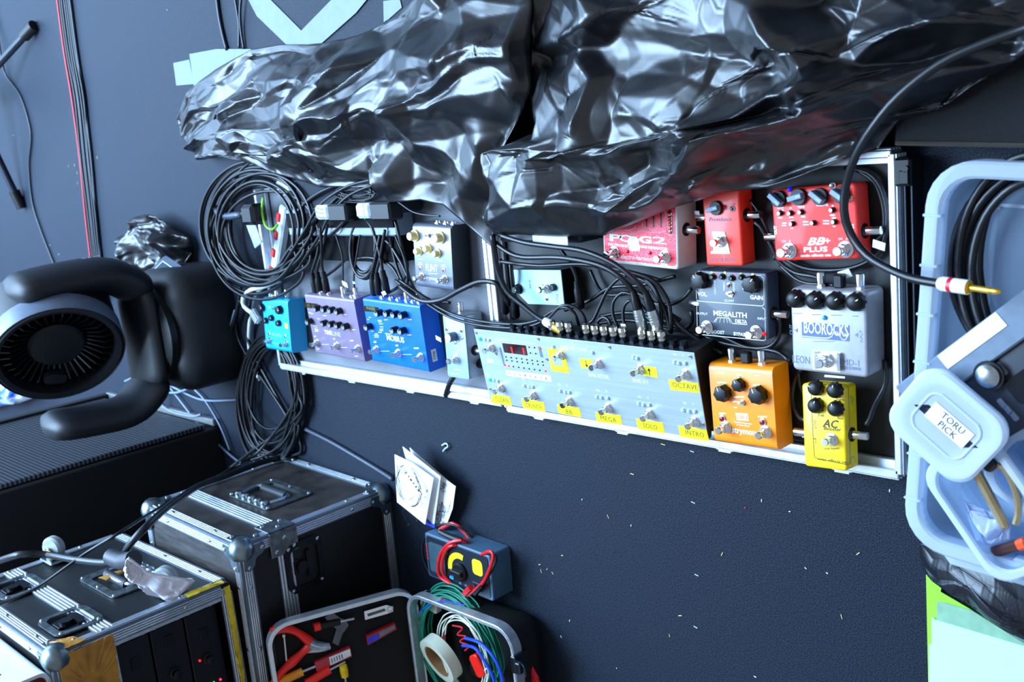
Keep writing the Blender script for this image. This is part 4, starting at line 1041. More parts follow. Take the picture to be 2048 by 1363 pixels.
# lower case on the floor
LX, LY, HH = .385, .56, .362
c1 = empty('flight_case', 'dark brown flight case with recessed carrying handle standing on the carpet', 'flight case', 'flight cases', T(-.606, -.538, .004) @ Matrix.Rotation(radians(-1.5), 4, 'Z'))
case_shell(c1, LX, LY, HH, WOOD, BLAM); case_edges(c1, LX, LY, HH)
for x, y, z in ((0, 0, HH), (-LX, 0, HH), (0, -LY, HH), (-LX, -LY, HH), (0, 0, 0), (-LX, 0, 0)):
    ball_corner(c1, (x, y, z), -1 if x else 1, -1 if y else 1, 1 if z else -1)
band(c1, LX, LY, HH - .095)
handle_plate(c1, T(-LX / 2, .0012, .17) @ orient((0, 1, 0), (1, 0, 0)))
latch_plate(c1, T(.0035, -.085, HH - .135) @ orient((1, 0, 0), (0, -1, 0)))
# rack case standing on it
LX2, LY2, H2 = .475, .60, .338
c2 = empty('rack_case', 'open-front rack case with taped corners stacked on the brown flight case', 'rack case', 'flight cases', T(-.628, -.606, .384) @ Matrix.Rotation(radians(.5), 4, 'Z'))
case_shell(c2, LX2, LY2, H2, BLAM); case_edges(c2, LX2, LY2, H2)
for x, y, z in ((0, 0, H2), (-LX2, 0, H2), (0, -LY2, H2)): ball_corner(c2, (x, y, z), -1 if x else 1, -1 if y else 1, 1)
band(c2, LX2, LY2, H2 - .10, front=False)
handle_plate(c2, T(-LX2 / 2 + .03, .0012, .115) @ orient((0, 1, 0), (-1, 0, 0)))
for x in (-.10, -.36): latch_plate(c2, T(x, .0035, H2 - .075) @ orient((0, 1, 0), (1, 0, 0)), DARKSTEEL)
b = MB()   # front frame
for y0, y1, z0, z1 in ((-.03, -.008, .01, H2 - .03),): b.box((-.004, (y0 + y1) / 2, (z0 + z1) / 2), (.012, y1 - y0, z1 - z0), .001)
b.build('front_frame', ALU(), c2)
yt_ = mat('yellow_gaffer', (220, 190, 40), .45, var=(50, .25), bump=(90, .2, .001))
def ragged(root, pts, X, m, nm, th=.0012, seed=0):
    """torn strip of tape: outline in the plane of X with wrinkled surface"""
    rng = random.Random(seed); b = MB(); q = []
    n = len(pts)
    for i in range(n):
        a, c = Vector(pts[i]), Vector(pts[(i + 1) % n])
        k = max(2, int((c - a).length / .006))
        for j in range(k):
            t = a.lerp(c, j / k); q.append((t.x + rng.uniform(-.0015, .0015), t.y + rng.uniform(-.0015, .0015)))
    cx = sum(p[0] for p in q) / len(q); cy = sum(p[1] for p in q) / len(q)
    rings = [[(x, y, .0) for x, y in q], [(x, y, th * rng.uniform(.6, 1.6)) for x, y in q]]
    for s_ in (.66, .33): rings.append([(cx + (x - cx) * s_, cy + (y - cy) * s_, th + rng.uniform(0, .003)) for x, y in q])
    b.rings(rings, 0, X); return b.build(nm, m, root, ang=25)
PY = T(0, .0035, 0) @ orient((0, 1, 0), (-1, 0, 0))      # local: x = -X, y = Z
PX = T(.0035, 0, 0) @ orient((1, 0, 0), (0, 1, 0))      # local: x = -Y, y = Z... on the front
ragged(c2, [(-.004, .01), (-.004, .085), (.016, .085), (.014, .01)], PY, yt_, 'yellow_tape', seed=2)
ragged(c2, [(-.40, .006), (-.004, .004), (-.004, .016), (-.40, .012)], T(.002, 0, 0) @ PX, yt_, 'yellow_tape', seed=3)
b = MB(); b.box((-.004, -LY2 / 2, H2 - .05), (.010, LY2 - .02, .095), .001); b.build('lid_front', BLAM, c2)
b = MB(); b.box((.001, -LY2 / 2, H2 - .10), (.006, LY2 - .02, .014), .001); b.build('lid_edge', ALU(), c2)
ragged(c2, [(-.17, H2 - .012), (-.14, H2 - .098), (-.004, H2 - .105), (-.004, H2 - .006)], T(.003, 0, 0) @ PX, OTAPE, 'brown_tape', seed=4)
ragged(c2, [(-.004, H2 - .06), (-.004, H2 - .01), (.05, H2 - .012), (.03, H2 - .05)], PY, OTAPE, 'brown_tape', seed=6)
ragged(c2, [(.22, .07), (.235, .07), (.24, .15), (.215, .145)], T(0, .004, 0) @ PY, OTAPE, 'brown_tape', seed=7)
# rack units in the front
def rack_unit(z, h, label, leds, seed):
    r = empty('rack_unit', label, 'rack unit', 'rack units in the case', c2.matrix_world @ T(-.022, -.03, z))
    b = MB(); b.box((0, -.25, h / 2), (.006, .48, h - .002), .001); b.box((-.12, -.25, h / 2), (.23, .42, h - .004))
    b.build('chassis', mat('rack_black', (14, 14, 17), .35, var=(60, .2)), r)
    rng = random.Random(seed)
    for i in range(6):
        y = -.05 - .065 * i + rng.uniform(-.01, .01)
        k = MB()
        if i % 3 == 0: k.box((.004, 0, 0), (.003, .022, .018), .001); nm = 'rocker_switch'
        elif i % 3 == 1: k.lathe([(.011, 0), (.011, .003), (.008, .004), (.008, .014), (.006, .015)], 16, 0, T(.003, 0, 0) @ orient((1, 0, 0))); nm = 'knob'
        else: k.lathe([(.008, 0), (.008, .003), (.004, .003), (.004, .0)], 14, 0, T(.003, 0, 0) @ orient((1, 0, 0))); nm = 'jack_socket'
        k.build(nm, BLK() if nm != 'jack_socket' else mat('dull_nickel', (150, 156, 164), .4, .9), r, T(0, y, h / 2))
    for y, zz, c in leds:
        k = MB(); k.lathe([(.0022, 0), (.0018, .002), (.0004, .003)], 8, 0, T(.003, y, zz) @ orient((1, 0, 0))); k.build('led', mat('rack_led_%d_%d_%d' % c, c, .3, emit=4), r)
    for y in (-.006, -.49): 
        for zz in (.01, h - .01): inst(proto('rivet', rivet_mesh), 'screw', r, T(.003, y, zz) @ orient((1, 0, 0)))
rack_unit(.026, .066, 'black rack unit with lit indicators, lowest in the rack case', [(-.105, .05, (255, 20, 20)), (-.16, .03, (20, 220, 60)), (-.16, .016, (255, 30, 60))], 1)
rack_unit(.094, .066, 'plain black rack unit in the middle of the rack case', [], 2)
rack_unit(.162, .066, 'plain black rack unit at the top of the rack case', [], 3)
# white and red preamp on top
c3 = empty('preamp', 'white-cased unit with red front panel on top of the rack case', 'preamp', None, T(-.640, -.634, .727) @ Matrix.Rotation(radians(0), 4, 'Z'))
prof = rrect(.26, .16, .016, 5, 0, -.08)
b = MB(); b.rings([[(-.24, y, .135 + x) if False else (xx, y - .0, .13 + x) for x, y in prof] for xx in (-.26, 0)])
b.build('casing', mat('white_casing', (226, 232, 238), .5, var=(40, .04)), c3)
prof2 = rrect(.246, .148, .012, 5, 0, -.08)
b = MB(); b.rings([[(xx, y, .13 + x) for x, y in prof2] for xx in (-.02, .0015)]); b.build('front_panel', mat('maroon_panel', (90, 14, 24), .35, var=(60, .1)), c3)
for y, z, r in ((-.035, .035, .010), (-.07, .05, .014), (-.035, .085, .010), (-.10, .035, .010)):
    k = MB(); k.lathe([(r, 0), (r * .95, .012), (r * .8, .014)], 16, 0, T(.0015, y, z) @ orient((1, 0, 0))); k.build('knob', BLK(), c3)
for y, z, c in ((-.05, .075, (40, 255, 40)), (-.022, .03, (255, 60, 60)), (-.03, .06, (60, 230, 60))):
    k = MB(); k.lathe([(.003, 0), (.0025, .002)], 8, 0, T(.0015, y, z) @ orient((1, 0, 0))); k.build('led', mat('pre_led_%d_%d_%d' % c, c, .3, emit=2.5), c3)
for x, z in ((-.06, .06), (-.06, .12), (-.15, .05)):
    k = MB(); k.box((x, .0004, z), (.010, .0012, .004)); k.build('vent_slot', BLK(), c3, flat=True)
# casters and torn fabric on the rack case's near end
def swivel_castor(x, z, label):
    r = empty('castor', label, 'castor', 'castors lying on the rack case', c2.matrix_world @ T(x, .004, z))
    b = MB(); b.box((0, .0025, 0), (.06, .005, .05), .002); b.build('mount_plate', STEEL(), r)
    w_ = MB(); w_.lathe([(.006, -.011), (.020, -.011), (.024, -.006), (.024, .006), (.020, .011), (.006, .011)], 20, 0, T(.006, .030, .004) @ orient((.5, 0, 1))); w_.build('wheel', mat('grey_wheel', (150, 158, 160), .5, var=(60, .2)), r)
    f = MB(); f.box((.006, .018, .018), (.022, .032, .004), .001); f.box((.006, .018, -.010), (.022, .032, .004), .001); f.build('fork', STEEL(), r)
    t = MB(); t.box((.02, .022, .02), (.026, .02, .006), .003); t.build('tape_wrap', OTAPE, r)
swivel_castor(-.055, .095, 'grey wheeled castor by the yellow tape on the rack case end')
swivel_castor(-.435, .155, 'taped castor at the far edge of the rack case end')
XC = sheet_verts(top=[(258, 1112, .62), (300, 1145, .57), (390, 1160, .50)], bottom=[(248, 1135, .60), (295, 1190, .55), (345, 1202, .50)], left=[(258, 1112, .62), (252, 1124, .61), (248, 1135, .60)], right=[(390, 1160, .5), (370, 1180, .5), (345, 1202, .5)], nu=40, nv=24, seed=3, bulge=.012, layers=((.03, .006, 1.3, 0), (.012, .002, 1, 0)), edge=.01)
sheet_obj('cloth_rag', 'torn whitish rag tied to the rack case handle', XC, mat('lilac_cloth', (228, 228, 242), .8, var=(90, .06)), .0006, 'rag')

# ------------------------------------------------------------------ speaker cabinet
sp = empty('speaker_cabinet', 'black speaker cabinet with perforated metal grille behind the flight cases', 'speaker', None, T(-1.31, -.489, 0))
def grille_mat():
    m = mat('perforated_grille', (88, 96, 106), .4, .6, var=(30, .15))
    nt = m.node_tree; b_ = nt.nodes['Principled BSDF']
    tc = nt.nodes.new('ShaderNodeTexCoord'); mp = nt.nodes.new('ShaderNodeMapping'); mp.inputs['Rotation'].default_value = (pi / 2, 0, 0); mp.inputs['Scale'].default_value = (95, 95, 95)
    vo = nt.nodes.new('ShaderNodeTexVoronoi'); vo.voronoi_dimensions = '2D'; vo.inputs['Scale'].default_value = 1.0; vo.inputs['Randomness'].default_value = 0.0
    nt.links.new(tc.outputs['Object'], mp.inputs['Vector']); nt.links.new(mp.outputs[0], vo.inputs['Vector'])
    rp = nt.nodes.new('ShaderNodeValToRGB'); rp.color_ramp.elements[0].position = .46; rp.color_ramp.elements[1].position = .56
    rp.color_ramp.elements[0].color = (.003, .003, .004, 1); rp.color_ramp.elements[1].color = (lin(120), lin(126), lin(134), 1)
    nt.links.new(vo.outputs['Distance'], rp.inputs['Fac']); nt.links.new(rp.outputs[0], b_.inputs['Base Color'])
    rp2 = nt.nodes.new('ShaderNodeMapRange'); rp2.inputs['From Min'].default_value = .46; rp2.inputs['From Max'].default_value = .56; rp2.inputs['To Max'].default_value = .7
    nt.links.new(vo.outputs['Distance'], rp2.inputs['Value']); nt.links.new(rp2.outputs[0], b_.inputs['Metallic'])
    bp = nt.nodes.new('ShaderNodeBump'); bp.inputs['Distance'].default_value = .003; bp.inputs['Strength'].default_value = .8
    nt.links.new(vo.outputs['Distance'], bp.inputs['Height']); nt.links.new(bp.outputs[0], b_.inputs['Normal'])
    return m
SW, SD, SH = .64, .78, .68
b = MB(); b.box((-SW / 2, -SD / 2 - .012, SH / 2), (SW, SD - .0, SH), .004); b.build('cabinet', mat('black_tolex', (6, 6, 8), .75, var=(200, .3), bump=(500, .3, .0006)), sp)
b = MB(); b.box((-SW / 2, -.004, SH / 2 + .006), (SW - .03, .012, SH - .05), .002); b.build('grille', grille_mat(), sp)
b = MB(); b.box((-SW / 2, .004, .010), (SW + .004, .018, .016), .002); b.build('base_strip', mat('dull_strip', (120, 122, 122), .5, .6), sp)
b = MB(); b.box((-SW - .0, .0, SH / 2), (.03, .02, SH), .002); b.build('frame_strip', mat('black_tolex', (0, 0, 0)), sp)

# ------------------------------------------------------------------ moving-head stage light
ml = empty('stage_light', 'black moving-head stage light with finned round head and display on its base', 'stage light', None, T(-1.27, -.215, 0))
MLB = mat('charcoal_plastic', (17, 20, 27), .52, var=(40, .1), bump=(700, .08, .0003))
b = MB(); rbox(b, .27, .30, .0, .15, .085, .055, n=8, k=6); b.build('base', MLB, ml)
b = MB(); b.lathe([(.115, .148), (.115, .165), (.10, .172)], 32); b.build('turntable', BLK(), ml)
# display on the slanted shoulder
dm = T(.0, .135, .098) @ orient((.25, .72, .62), (.0, 0, 1)) @ Matrix.Rotation(radians(0), 4, 'Z')
b = MB(); b.prism(rrect(.075, .10, .008), -.002, .004); dp = b.build('control_panel', mat('slate_panel', (70, 84, 106), .3, var=(60, .1)), ml, dm)
b = MB(); b.box((0, -.012, .005), (.040, .046, .002)); b.build('screen', mat('lcd_blue_grey', (56, 76, 96), .12), dp)
fr = MB()
for cx, cy, sx_, sy_ in ((0, .012, .044, .002), (0, -.036, .044, .002), (-.021, -.012, .002, .05), (.021, -.012, .002, .05)): fr.box((cx, cy, .0052), (sx_, sy_, .002))
fr.build('screen_frame', WPAINT(), dp, flat=True)
text('D.T.S', .011, WPAINT(), dp, T(.0, .034, .0045) @ Matrix.Rotation(radians(180), 4, 'Z'))
# side vent panel on the base, facing the camera
b = MB(); b.prism(rrect(.05, .13, .02), 0, .004); b.build('side_cover', mat('charcoal_light', (40, 46, 56), .4), ml, T(.118, -.03, .07) @ orient((1, 0, .18), (0, 0, 1)))
# yoke
def capsule(path, rx, ry, n=18, mt=MLB, name='yoke_arm', parent=ml):
    P = smooth_path(path, .015); N = len(P); rings = []
    for i in range(N):
        t = (P[min(i + 1, N - 1)] - P[max(i - 1, 0)]).normalized()
        s_ = min(1, sqrt(max(0.0, 1 - (1 - min(i, N - 1 - i) / 3.0) ** 2))) if min(i, N - 1 - i) < 3 else 1.0
        s_ = max(s_, .12)
        u = Vector((1, 0, 0)); u = (u - t * u.dot(t)).normalized(); v = t.cross(u)
        rings.append([tuple(P[i] + u * rx * s_ * cos(2 * pi * k / n) + v * ry * s_ * sin(2 * pi * k / n)) for k in range(n)])
    b = MB(); b.rings(rings); return b.build(name, mt, parent, ang=60)
ya = capsule([(0, .10, .16), (0, .155, .24), (-.01, .16, .34), (-.02, .15, .46)], .085, .042)
capsule([(0, -.10, .16), (0, -.165, .24), (-.01, -.17, .34), (-.02, -.16, .44)], .085, .036)
capsule([(0, .13, .185), (0, .05, .18), (0, -.05, .18), (0, -.13, .185)], .085, .03, name='yoke_bridge')
text('DTS', .024, mat('lettering_grey', (150, 160, 175), .5), ya, T(.0, .203, .27) @ orient((0, 1, .0), (0, 0, 1)))
# finned head
hn = Vector((.74, -.56, .22)).normalized()
hd = T(-.02, .02, .375) @ orient(hn, (0, 0, 1))
b = MB(); R0 = .140
b.lathe([(R0 - .01, -.12), (R0, -.11), (R0, .035), (R0 - .006, .04), (R0 - .016, .036), (R0 - .018, -.02), (.06, -.05), (.02, -.05)], 48, cap0=True, cap1=True)
hdo = b.build('head', MLB, ml, hd)
b = MB(); b.lathe([(R0 + .002, -.012), (R0 + .004, -.010), (R0 + .004, .034), (R0 + .002, .038)], 48, cap0=False, cap1=False); b.build('rim_band', mat('grey_rim', (96, 108, 126), .4, var=(60, .06)), hdo)
fm = MB()
pts = [(.045, -.045), (.062, .0), (.10, .022), (.120, .020), (.123, -.02)]
fm.rings([[(r * cos(o_) , r * sin(o_) + dy, z) for r, z in pts] for o_, dy in ((0, -.0016), (0, .0016))], close=True)
fmm = data(fm, mat('fin_black', (14, 16, 20), .22, coat=.3))
for i in range(36): inst(fmm, 'fin', hdo, Matrix.Rotation(2 * pi * i / 36, 4, 'Z'))
b = MB(); b.lathe([(.058, -.04), (.062, .004), (.056, .012), (.01, .014)], 32); b.build('hub', MLB, hdo)
b = MB(); b.prism(rrect(.05, .03, .014), 0, .012); b.build('hub_tab', MLB, hdo, T(.0, .085, .018))

# ------------------------------------------------------------------ small bags, cloth
XP = sheet_verts(top=[(268, 470, .01), (280, 432, .04), (300, 430, .05), (345, 452, .04)], bottom=[(268, 535, .01), (300, 545, .02), (350, 545, .02), (384, 528, .01)], left=[(268, 470, .01), (258, 478, .01), (266, 505, .01), (268, 535, .01)], right=[(345, 452, .04), (375, 468, .02), (390, 490, .01), (384, 528, .01)], nu=70, nv=60, seed=23, bulge=.07, layers=((.06, .035, 1.2, 0), (.03, .016, 1, 0), (.014, .005, 1, 0)), edge=.015, smooth=1)
sheet_obj('plastic_bag', 'small crumpled black plastic bag on the carpet behind the stage light', XP, PLASTIC, .0004, 'plastic bag')
XW = sheet_verts(top=[(-60, 770, .02), (-20, 742, .02), (30, 748, .02), (75, 758, .02)], bottom=[(-60, 830, .02), (0, 812, .02), (40, 805, .02), (88, 790, .02)], left=[(-60, 770, .02), (-70, 800, .02), (-60, 830, .02)], right=[(75, 758, .02), (92, 775, .02), (88, 790, .02)], nu=60, nv=40, seed=8, bulge=.06, layers=((.10, .03, 1.2, 0), (.04, .012, 1, 0)))
def bluewhite():
    m = mat('blue_white_film', (190, 215, 240), .4, var=(9, .0))
    r = [n for n in m.node_tree.nodes if n.type == 'VALTORGB'][0]
    r.color_ramp.elements[0].position = .46; r.color_ramp.elements[1].position = .54
    r.color_ramp.elements[0].color = (.02, .12, .75, 1); r.color_ramp.elements[1].color = (.62, .74, .88, 1); return m
sheet_obj('wrapper', 'crumpled blue and white wrapper on the floor by the speaker cabinet', XW, bluewhite(), .0006, 'wrapper')

# ------------------------------------------------------------------ microphone stand feet
def meet(p1, q1, p2, q2):
    d1, d2 = q1 - p1, q2 - p2; k = d1.x * d2.y - d1.y * d2.x
    t = ((p2.x - p1.x) * d2.y - (p2.y - p1.y) * d2.x) / k
    return p1 + d1 * t
tip1, tip2 = at(58, 62, .016), at(36, 398, .016)
hub = meet(tip1, at(2, 150, .035), tip2, at(2, 292, .035)); hub.z = 0
ms = empty('microphone_stand', 'black microphone stand with two rubber-tipped legs at the edge of the carpet', 'microphone stand', None, loc=hub)
def leg(q):
    p = Vector((0, 0, .10)); q = q - hub
    b = MB(); b.tube([p, q], .011, 12); lg = b.build('leg', mat('stand_black', (30, 36, 46), .3, .3), ms)
    d = (q - p).normalized(); b = MB(); b.tube([q - d * .028, q + d * .03], .0165, 14); b.build('rubber_tip', BLK(), lg)
leg(tip1); leg(tip2); far = hub + (hub - (tip1 + tip2) / 2); far.z = .016; leg(far)
b = MB(); b.lathe([(.03, .06), (.03, .16), (.014, .18), (.014, .9)], 16); b.build('hub', mat('stand_black', (0, 0, 0)), ms)
# ------------------------------------------------------------------ open tool case
TC = Vector((-.467, -.700, 0))
tcs = empty('tool_case', 'open black tool case with rounded aluminium rims lying on the carpet', 'tool case', None, T(*TC))
WX, WY, DZ, RC = .300, .42, .092, .045
def ring_wall(mb, w_, d_, r, z0, z1, th, m=0, X=None):
    o_ = rrect(w_, d_, r, 7); i_ = rrect(w_ - 2 * th, d_ - 2 * th, max(r - th, .002), 7)
    mb.rings([[(x, y, z0) for x, y in o_], [(x, y, z1) for x, y in o_], [(x, y, z1) for x, y in i_], [(x, y, z0) for x, y in i_], [(x, y, z0) for x, y in o_]], m, X, False, False)
def half_case(X, depth, tagname):
    """shell open towards local +z; rim plane at z = 0"""
    b = MB(); rings = []
    o_ = rrect(WX, WY, RC, 7)
    for k in range(6):
        a = (pi / 2) * k / 5; ins = .035 * (1 - cos(a))
        rings.append([(x, y, -depth + .035 - .035 * sin(a)) for x, y in rrect(WX - 2 * ins, WY - 2 * ins, max(RC - ins, .004), 7)])
    rings = [[(x, y, -.001) for x, y in o_]] + rings
    b.rings(rings[::-1], cap1=False)
    inn = [[(x, y, -.001) for x, y in rrect(WX - .006, WY - .006, RC - .003, 7)], [(x, y, -depth + .012) for x, y in rrect(WX - .016, WY - .016, RC - .008, 7)]]
    b.rings(inn, cap0=False)
    sh = b.build('shell', mat('black_case_vinyl', (9, 9, 11), .55, var=(60, .2), bump=(500, .2, .0004)), tcs, X)
    b = MB(); ring_wall(b, WX + .004, WY + .004, RC, -.016, .004, .008)
    ring_wall(b, WX + .002, WY + .002, RC, .002, .006, .003)
    b.build('rim', ALU(), tcs, X, ang=40)
    return sh
ME = T(WX / 2, -WY / 2, DZ)
half_case(ME, DZ - .004, 'bottom')
LEAN = radians(21.5)
ev = Vector((-sin(LEAN), 0, cos(LEAN))); nv_ = Vector((cos(LEAN), 0, sin(LEAN)))
# lid: local x runs down towards the hinge, y along world y, z out of the opening
LIDM = Matrix(((-ev.x, 0, nv_.x, 0), (-ev.y, 1, nv_.y, 0), (-ev.z, 0, nv_.z, 0), (0, 0, 0, 1)))
LIDC = Vector((-.006, -WY / 2, DZ)) + ev * (WX / 2 - .02)
LX4 = T(*LIDC) @ LIDM
half_case(LX4, .034, 'lid')
LW = tcs.matrix_world.copy(); LW = T(*TC) @ LX4
LWi = LW.inverted()
def lid(x, y, h=0.0):
    """lid-local point at height h over the rim plane seen at the pixel"""
    d = CROT @ Vector(((x - 1024) / FPX, -(y - 681.5) / FPX, -1)); o_ = LWi @ CAM; d = LWi.to_3x3() @ d
    return o_ + d * ((h - o_.z) / d.z)
b = MB(); b.box((0, 0, -.022), (WX - .03, WY - .03, .004)); b.build('lid_lining', mat('black_felt', (7, 7, 9), .9, var=(200, .3)), tcs, LX4)
for x0, y0, x1, y1 in ((640, 1225, 730, 1345), (725, 1295, 795, 1350)):
    c0 = lid(x0, y0, -.02); c1_ = lid(x1, y1, -.02)
    b = MB(); b.box(((c0.x + c1_.x) / 2, (c0.y + c1_.y) / 2, -.028), (abs(c1_.x - c0.x), abs(c1_.y - c0.y), .012), .004); b.build('pocket', mat('pocket_vinyl', (8, 8, 10), .45, var=(60, .2)), tcs, LX4)
b = MB(); p_ = [lid(*q, .004) for q in ((812, 1200), (806, 1200), (806, 1363), (815, 1363))]
hg = MB(); hg.box((WX / 2 - .006, -.02, -.004), (.010, WY - .10, .012), .002); hg.build('hinge', mat('brass_hinge', (150, 130, 96), .5, .4), tcs, LX4)
hs = MB(); hs.box((0, 0, 0), (.012, .03, .03), .003); hs.box((.004, .008, .01), (.012, .012, .018), .002); hs.build('side_catch', STEEL(), tcs, LX4 @ T(-WX / 2 - .006, -.10, .0))
# catch and wire loop on the lower half
lt = MB(); lt.box((0, 0, -.008), (.012, .034, .036), .002); lt.box((.010, -.004, .004), (.012, .022, .012), .002); lt.tube([(.006, .010, .006), (.03, .014, .014), (.036, .0, .014), (.03, -.012, .010)], .0016, 6)
lt.build('latch', mat('dark_chrome', (70, 76, 82), .22, .9), tcs, T(WX + .002, -.062, DZ))

def tool(name, label, cat, mbs, group='tools in the tool case lid'):
    """parts: (mesh builder, material, part name) in lid coordinates"""
    r = empty(name, label, cat, group, LW)
    for mb_, m, nm in mbs: mb_.build(nm, m, r)
    return r
def path(pts, h): return [lid(x, y, h) for x, y in pts]
REDP = mat('red_grip', (245, 34, 22), .35, var=(60, .08)); ORG = mat('amber_grip', (240, 150, 20), .35)
def tb(pts, h, r, n=10): b_ = MB(); b_.tube(path(pts, h), r, n); return b_
hd_ = MB()
for f in range(10):
    t = f / 9
tool('pliers', 'large pliers with ribbed red handles in the tool case lid', 'pliers', [
    (tb([(542, 1264), (565, 1255), (592, 1262), (620, 1282)], -.010, lambda t: .0085 + .0012 * sin(t * 90)), REDP, 'handle'),
    (tb([(540, 1384), (562, 1345), (590, 1318), (618, 1292)], -.010, lambda t: .0085 + .0012 * sin(t * 90)), REDP, 'handle'),
    (tb([(614, 1278), (636, 1288), (658, 1290)], -.014, lambda t: .010 - .004 * t), STEEL(), 'jaw'), (tb([(614, 1296), (640, 1296), (660, 1292)], -.014, lambda t: .010 - .004 * t), STEEL(), 'jaw')])
tool('screwdriver', 'screwdriver with red end cap beside the adjustable wrench', 'screwdriver', [
    (tb([(628, 1254), (640, 1251)], -.008, .0085, 14), REDP, 'end_cap'), (tb([(640, 1251), (680, 1242)], -.010, lambda t: .0085 - .002 * t, 12), BLK(), 'handle'), (tb([(680, 1242), (708, 1236)], -.012, .0028), STEEL(), 'shaft')])
aw = MB(); q = path([(652, 1238), (668, 1228), (684, 1240), (694, 1242), (700, 1254), (690, 1268), (676, 1262), (664, 1252)], 0); aw.prism([(p.x, p.y) for p in q][::-1], -.018, -.010, 0, None)
ah = MB(); q2 = path([(690, 1268), (676, 1262), (668, 1290), (680, 1296)], 0); ah.prism([(p.x, p.y) for p in q2], -.019, -.013)
tool('adjustable_wrench', 'grey adjustable wrench tucked behind the lid strap', 'wrench', [(aw, mat('grey_steel', (96, 102, 110), .35, .9), 'jaw'), (ah, mat('grey_steel', (0, 0, 0)), 'handle')])
wr = MB(); q = path([(731, 1226), (775, 1213), (789, 1216), (789, 1226), (776, 1231), (733, 1243)], 0); pl_ = [(p.x, p.y) for p in q]; wr.prism(pl_[::-1], -.016, -.010)
wl = MB(); q = path([(737, 1231), (772, 1220), (775, 1224), (739, 1236)], 0); wl.prism([(p.x, p.y) for p in q][::-1], -.010, -.0092)
wh = MB(); c = lid(783, 1221, 0); wh.lathe([(.0065, -.011), (.0065, -.0092), (.004, -.0092), (.004, -.011)], 16, 0, T(c.x, c.y, 0))
tool('spanner', 'chrome spanner with a holed end in the lid strap', 'spanner', [(wr, CHROME(), 'blade'), (wl, mat('grey_engraving', (80, 86, 92), .5), 'engraving'), (wh, STEEL(), 'hanging_hole')])
def packet(name, label, quad, m, extra, seed=0):
    r = empty(name, label, 'packet', 'tools in the tool case lid', LW)
    q_ = [lid(x, y, -.008) for x, y in quad]; b_ = MB(); b_.prism([(p.x, p.y) for p in q_][::-1], -.018, -.008); b_.build('case', m, r)
    for pts, mm, nm in extra:
        q_ = [lid(x, y, -.0075) for x, y in pts]; b_ = MB(); b_.prism([(p.x, p.y) for p in q_][::-1], -.0085, -.0074); b_.build(nm, mm, r)
packet('blade_case', 'blue and grey blade case with red edge in the lid strap', [(733, 1272), (790, 1246), (793, 1258), (736, 1290)], mat('red_edge', (170, 30, 34), .4), [([(735, 1275), (756, 1266), (758, 1276), (738, 1287)], mat('blue_print', (30, 60, 220), .4), 'blue_panel'), ([(758, 1264), (788, 1250), (790, 1256), (760, 1274)], mat('grey_print2', (110, 118, 130), .4), 'grey_panel')])
packet('blade_packet', 'red blade packet with white barcode label in the tool case lid', [(629, 1325), (700, 1294), (704, 1312), (634, 1343)], mat('dark_red_pack', (190, 50, 60), .35), [([(658, 1314), (700, 1297), (702, 1310), (661, 1330)], mat('label_paper', (0, 0, 0)), 'barcode_label')] + [([(662 + k * 5, 1316 - k * 2), (664 + k * 5, 1315 - k * 2), (666 + k * 5, 1324 - k * 2), (664 + k * 5, 1325 - k * 2)], BLK(), 'barcode_bar') for k in range(5)])
tool('yellow_screwdriver', 'short yellow-handled screwdriver at the bottom of the tool case lid', 'screwdriver', [(tb([(686, 1330), (690, 1352)], -.006, lambda t: .0085 - .002 * abs(t - .5), 12), mat('yellow_grip', (250, 205, 20), .35), 'handle'), (tb([(690, 1352), (694, 1375)], -.010, .003), STEEL(), 'shaft')])
tool('orange_screwdriver', 'amber-handled screwdriver below the red pliers', 'screwdriver', [(tb([(605, 1342), (540, 1372)], -.008, .0085, 12), ORG, 'handle'), (tb([(605, 1342), (640, 1328)], -.012, .003), STEEL(), 'shaft')])
tool('red_screwdriver', 'red-handled screwdriver under the barcode packet', 'screwdriver', [(tb([(660, 1338), (612, 1366)], -.006, .0085, 12), REDP, 'handle'), (tb([(660, 1338), (690, 1322)], -.012, .003), STEEL(), 'shaft')])
tool('cable_tie', 'thin white cable tie standing in the tool case lid', 'cable tie', [(tb([(568, 1270), (571, 1300), (574, 1330)], -.014, .0016, 6), WPAINT(), 'strap'), (tb([(567, 1268), (568, 1273)], -.012, .003, 6), WPAINT(), 'buckle')])

# contents of the lower half
def coil_pts(cx, cy, rx, ry, z, turns, jit, seed, dz=.0006, ph=0.0, n=26, yaw=0.0):
    rng = random.Random(seed); out = []; ax = ay = bx = 0
    for k in range(int(turns * n)):
        if k % n == 0: ax, ay, bx = rng.uniform(-jit, jit), rng.uniform(-jit, jit), rng.uniform(-jit, jit)
        a = ph + 2 * pi * k / n
        x = (rx + ax) * cos(a); y = (ry + ay) * sin(a)
        out.append((cx + x * cos(yaw) - y * sin(yaw) + bx * .5, cy + x * sin(yaw) + y * cos(yaw) + ay * .5, z + dz * k / n + rng.uniform(0, jit * .3)))
    return out
def coil(name, label, c, rx, ry, z, turns, r, m, jit, seed, group=None, cat='cable', dz=.0006, yaw=0.0, extra=None, n=26, ph=0.0):
    b_ = MB(); b_.tube(coil_pts(c[0], c[1], rx, ry, z, turns, jit, seed, dz, ph, n, yaw) + (extra or []), r, 6, 0, .01)
    o_ = b_.build(name, m, ang=180); tag(o_, label, cat, group); return o_
GRN = mat('green_wire', (10, 122, 96), .4, var=(40, .15)); BLUW = mat('blue_wire', (16, 70, 200), .35, var=(40, .1)); REDW = mat('red_wire', (215, 24, 34), .35); WHW = mat('cream_wire', (226, 232, 214), .45)
g0 = at(912, 1302, .075)
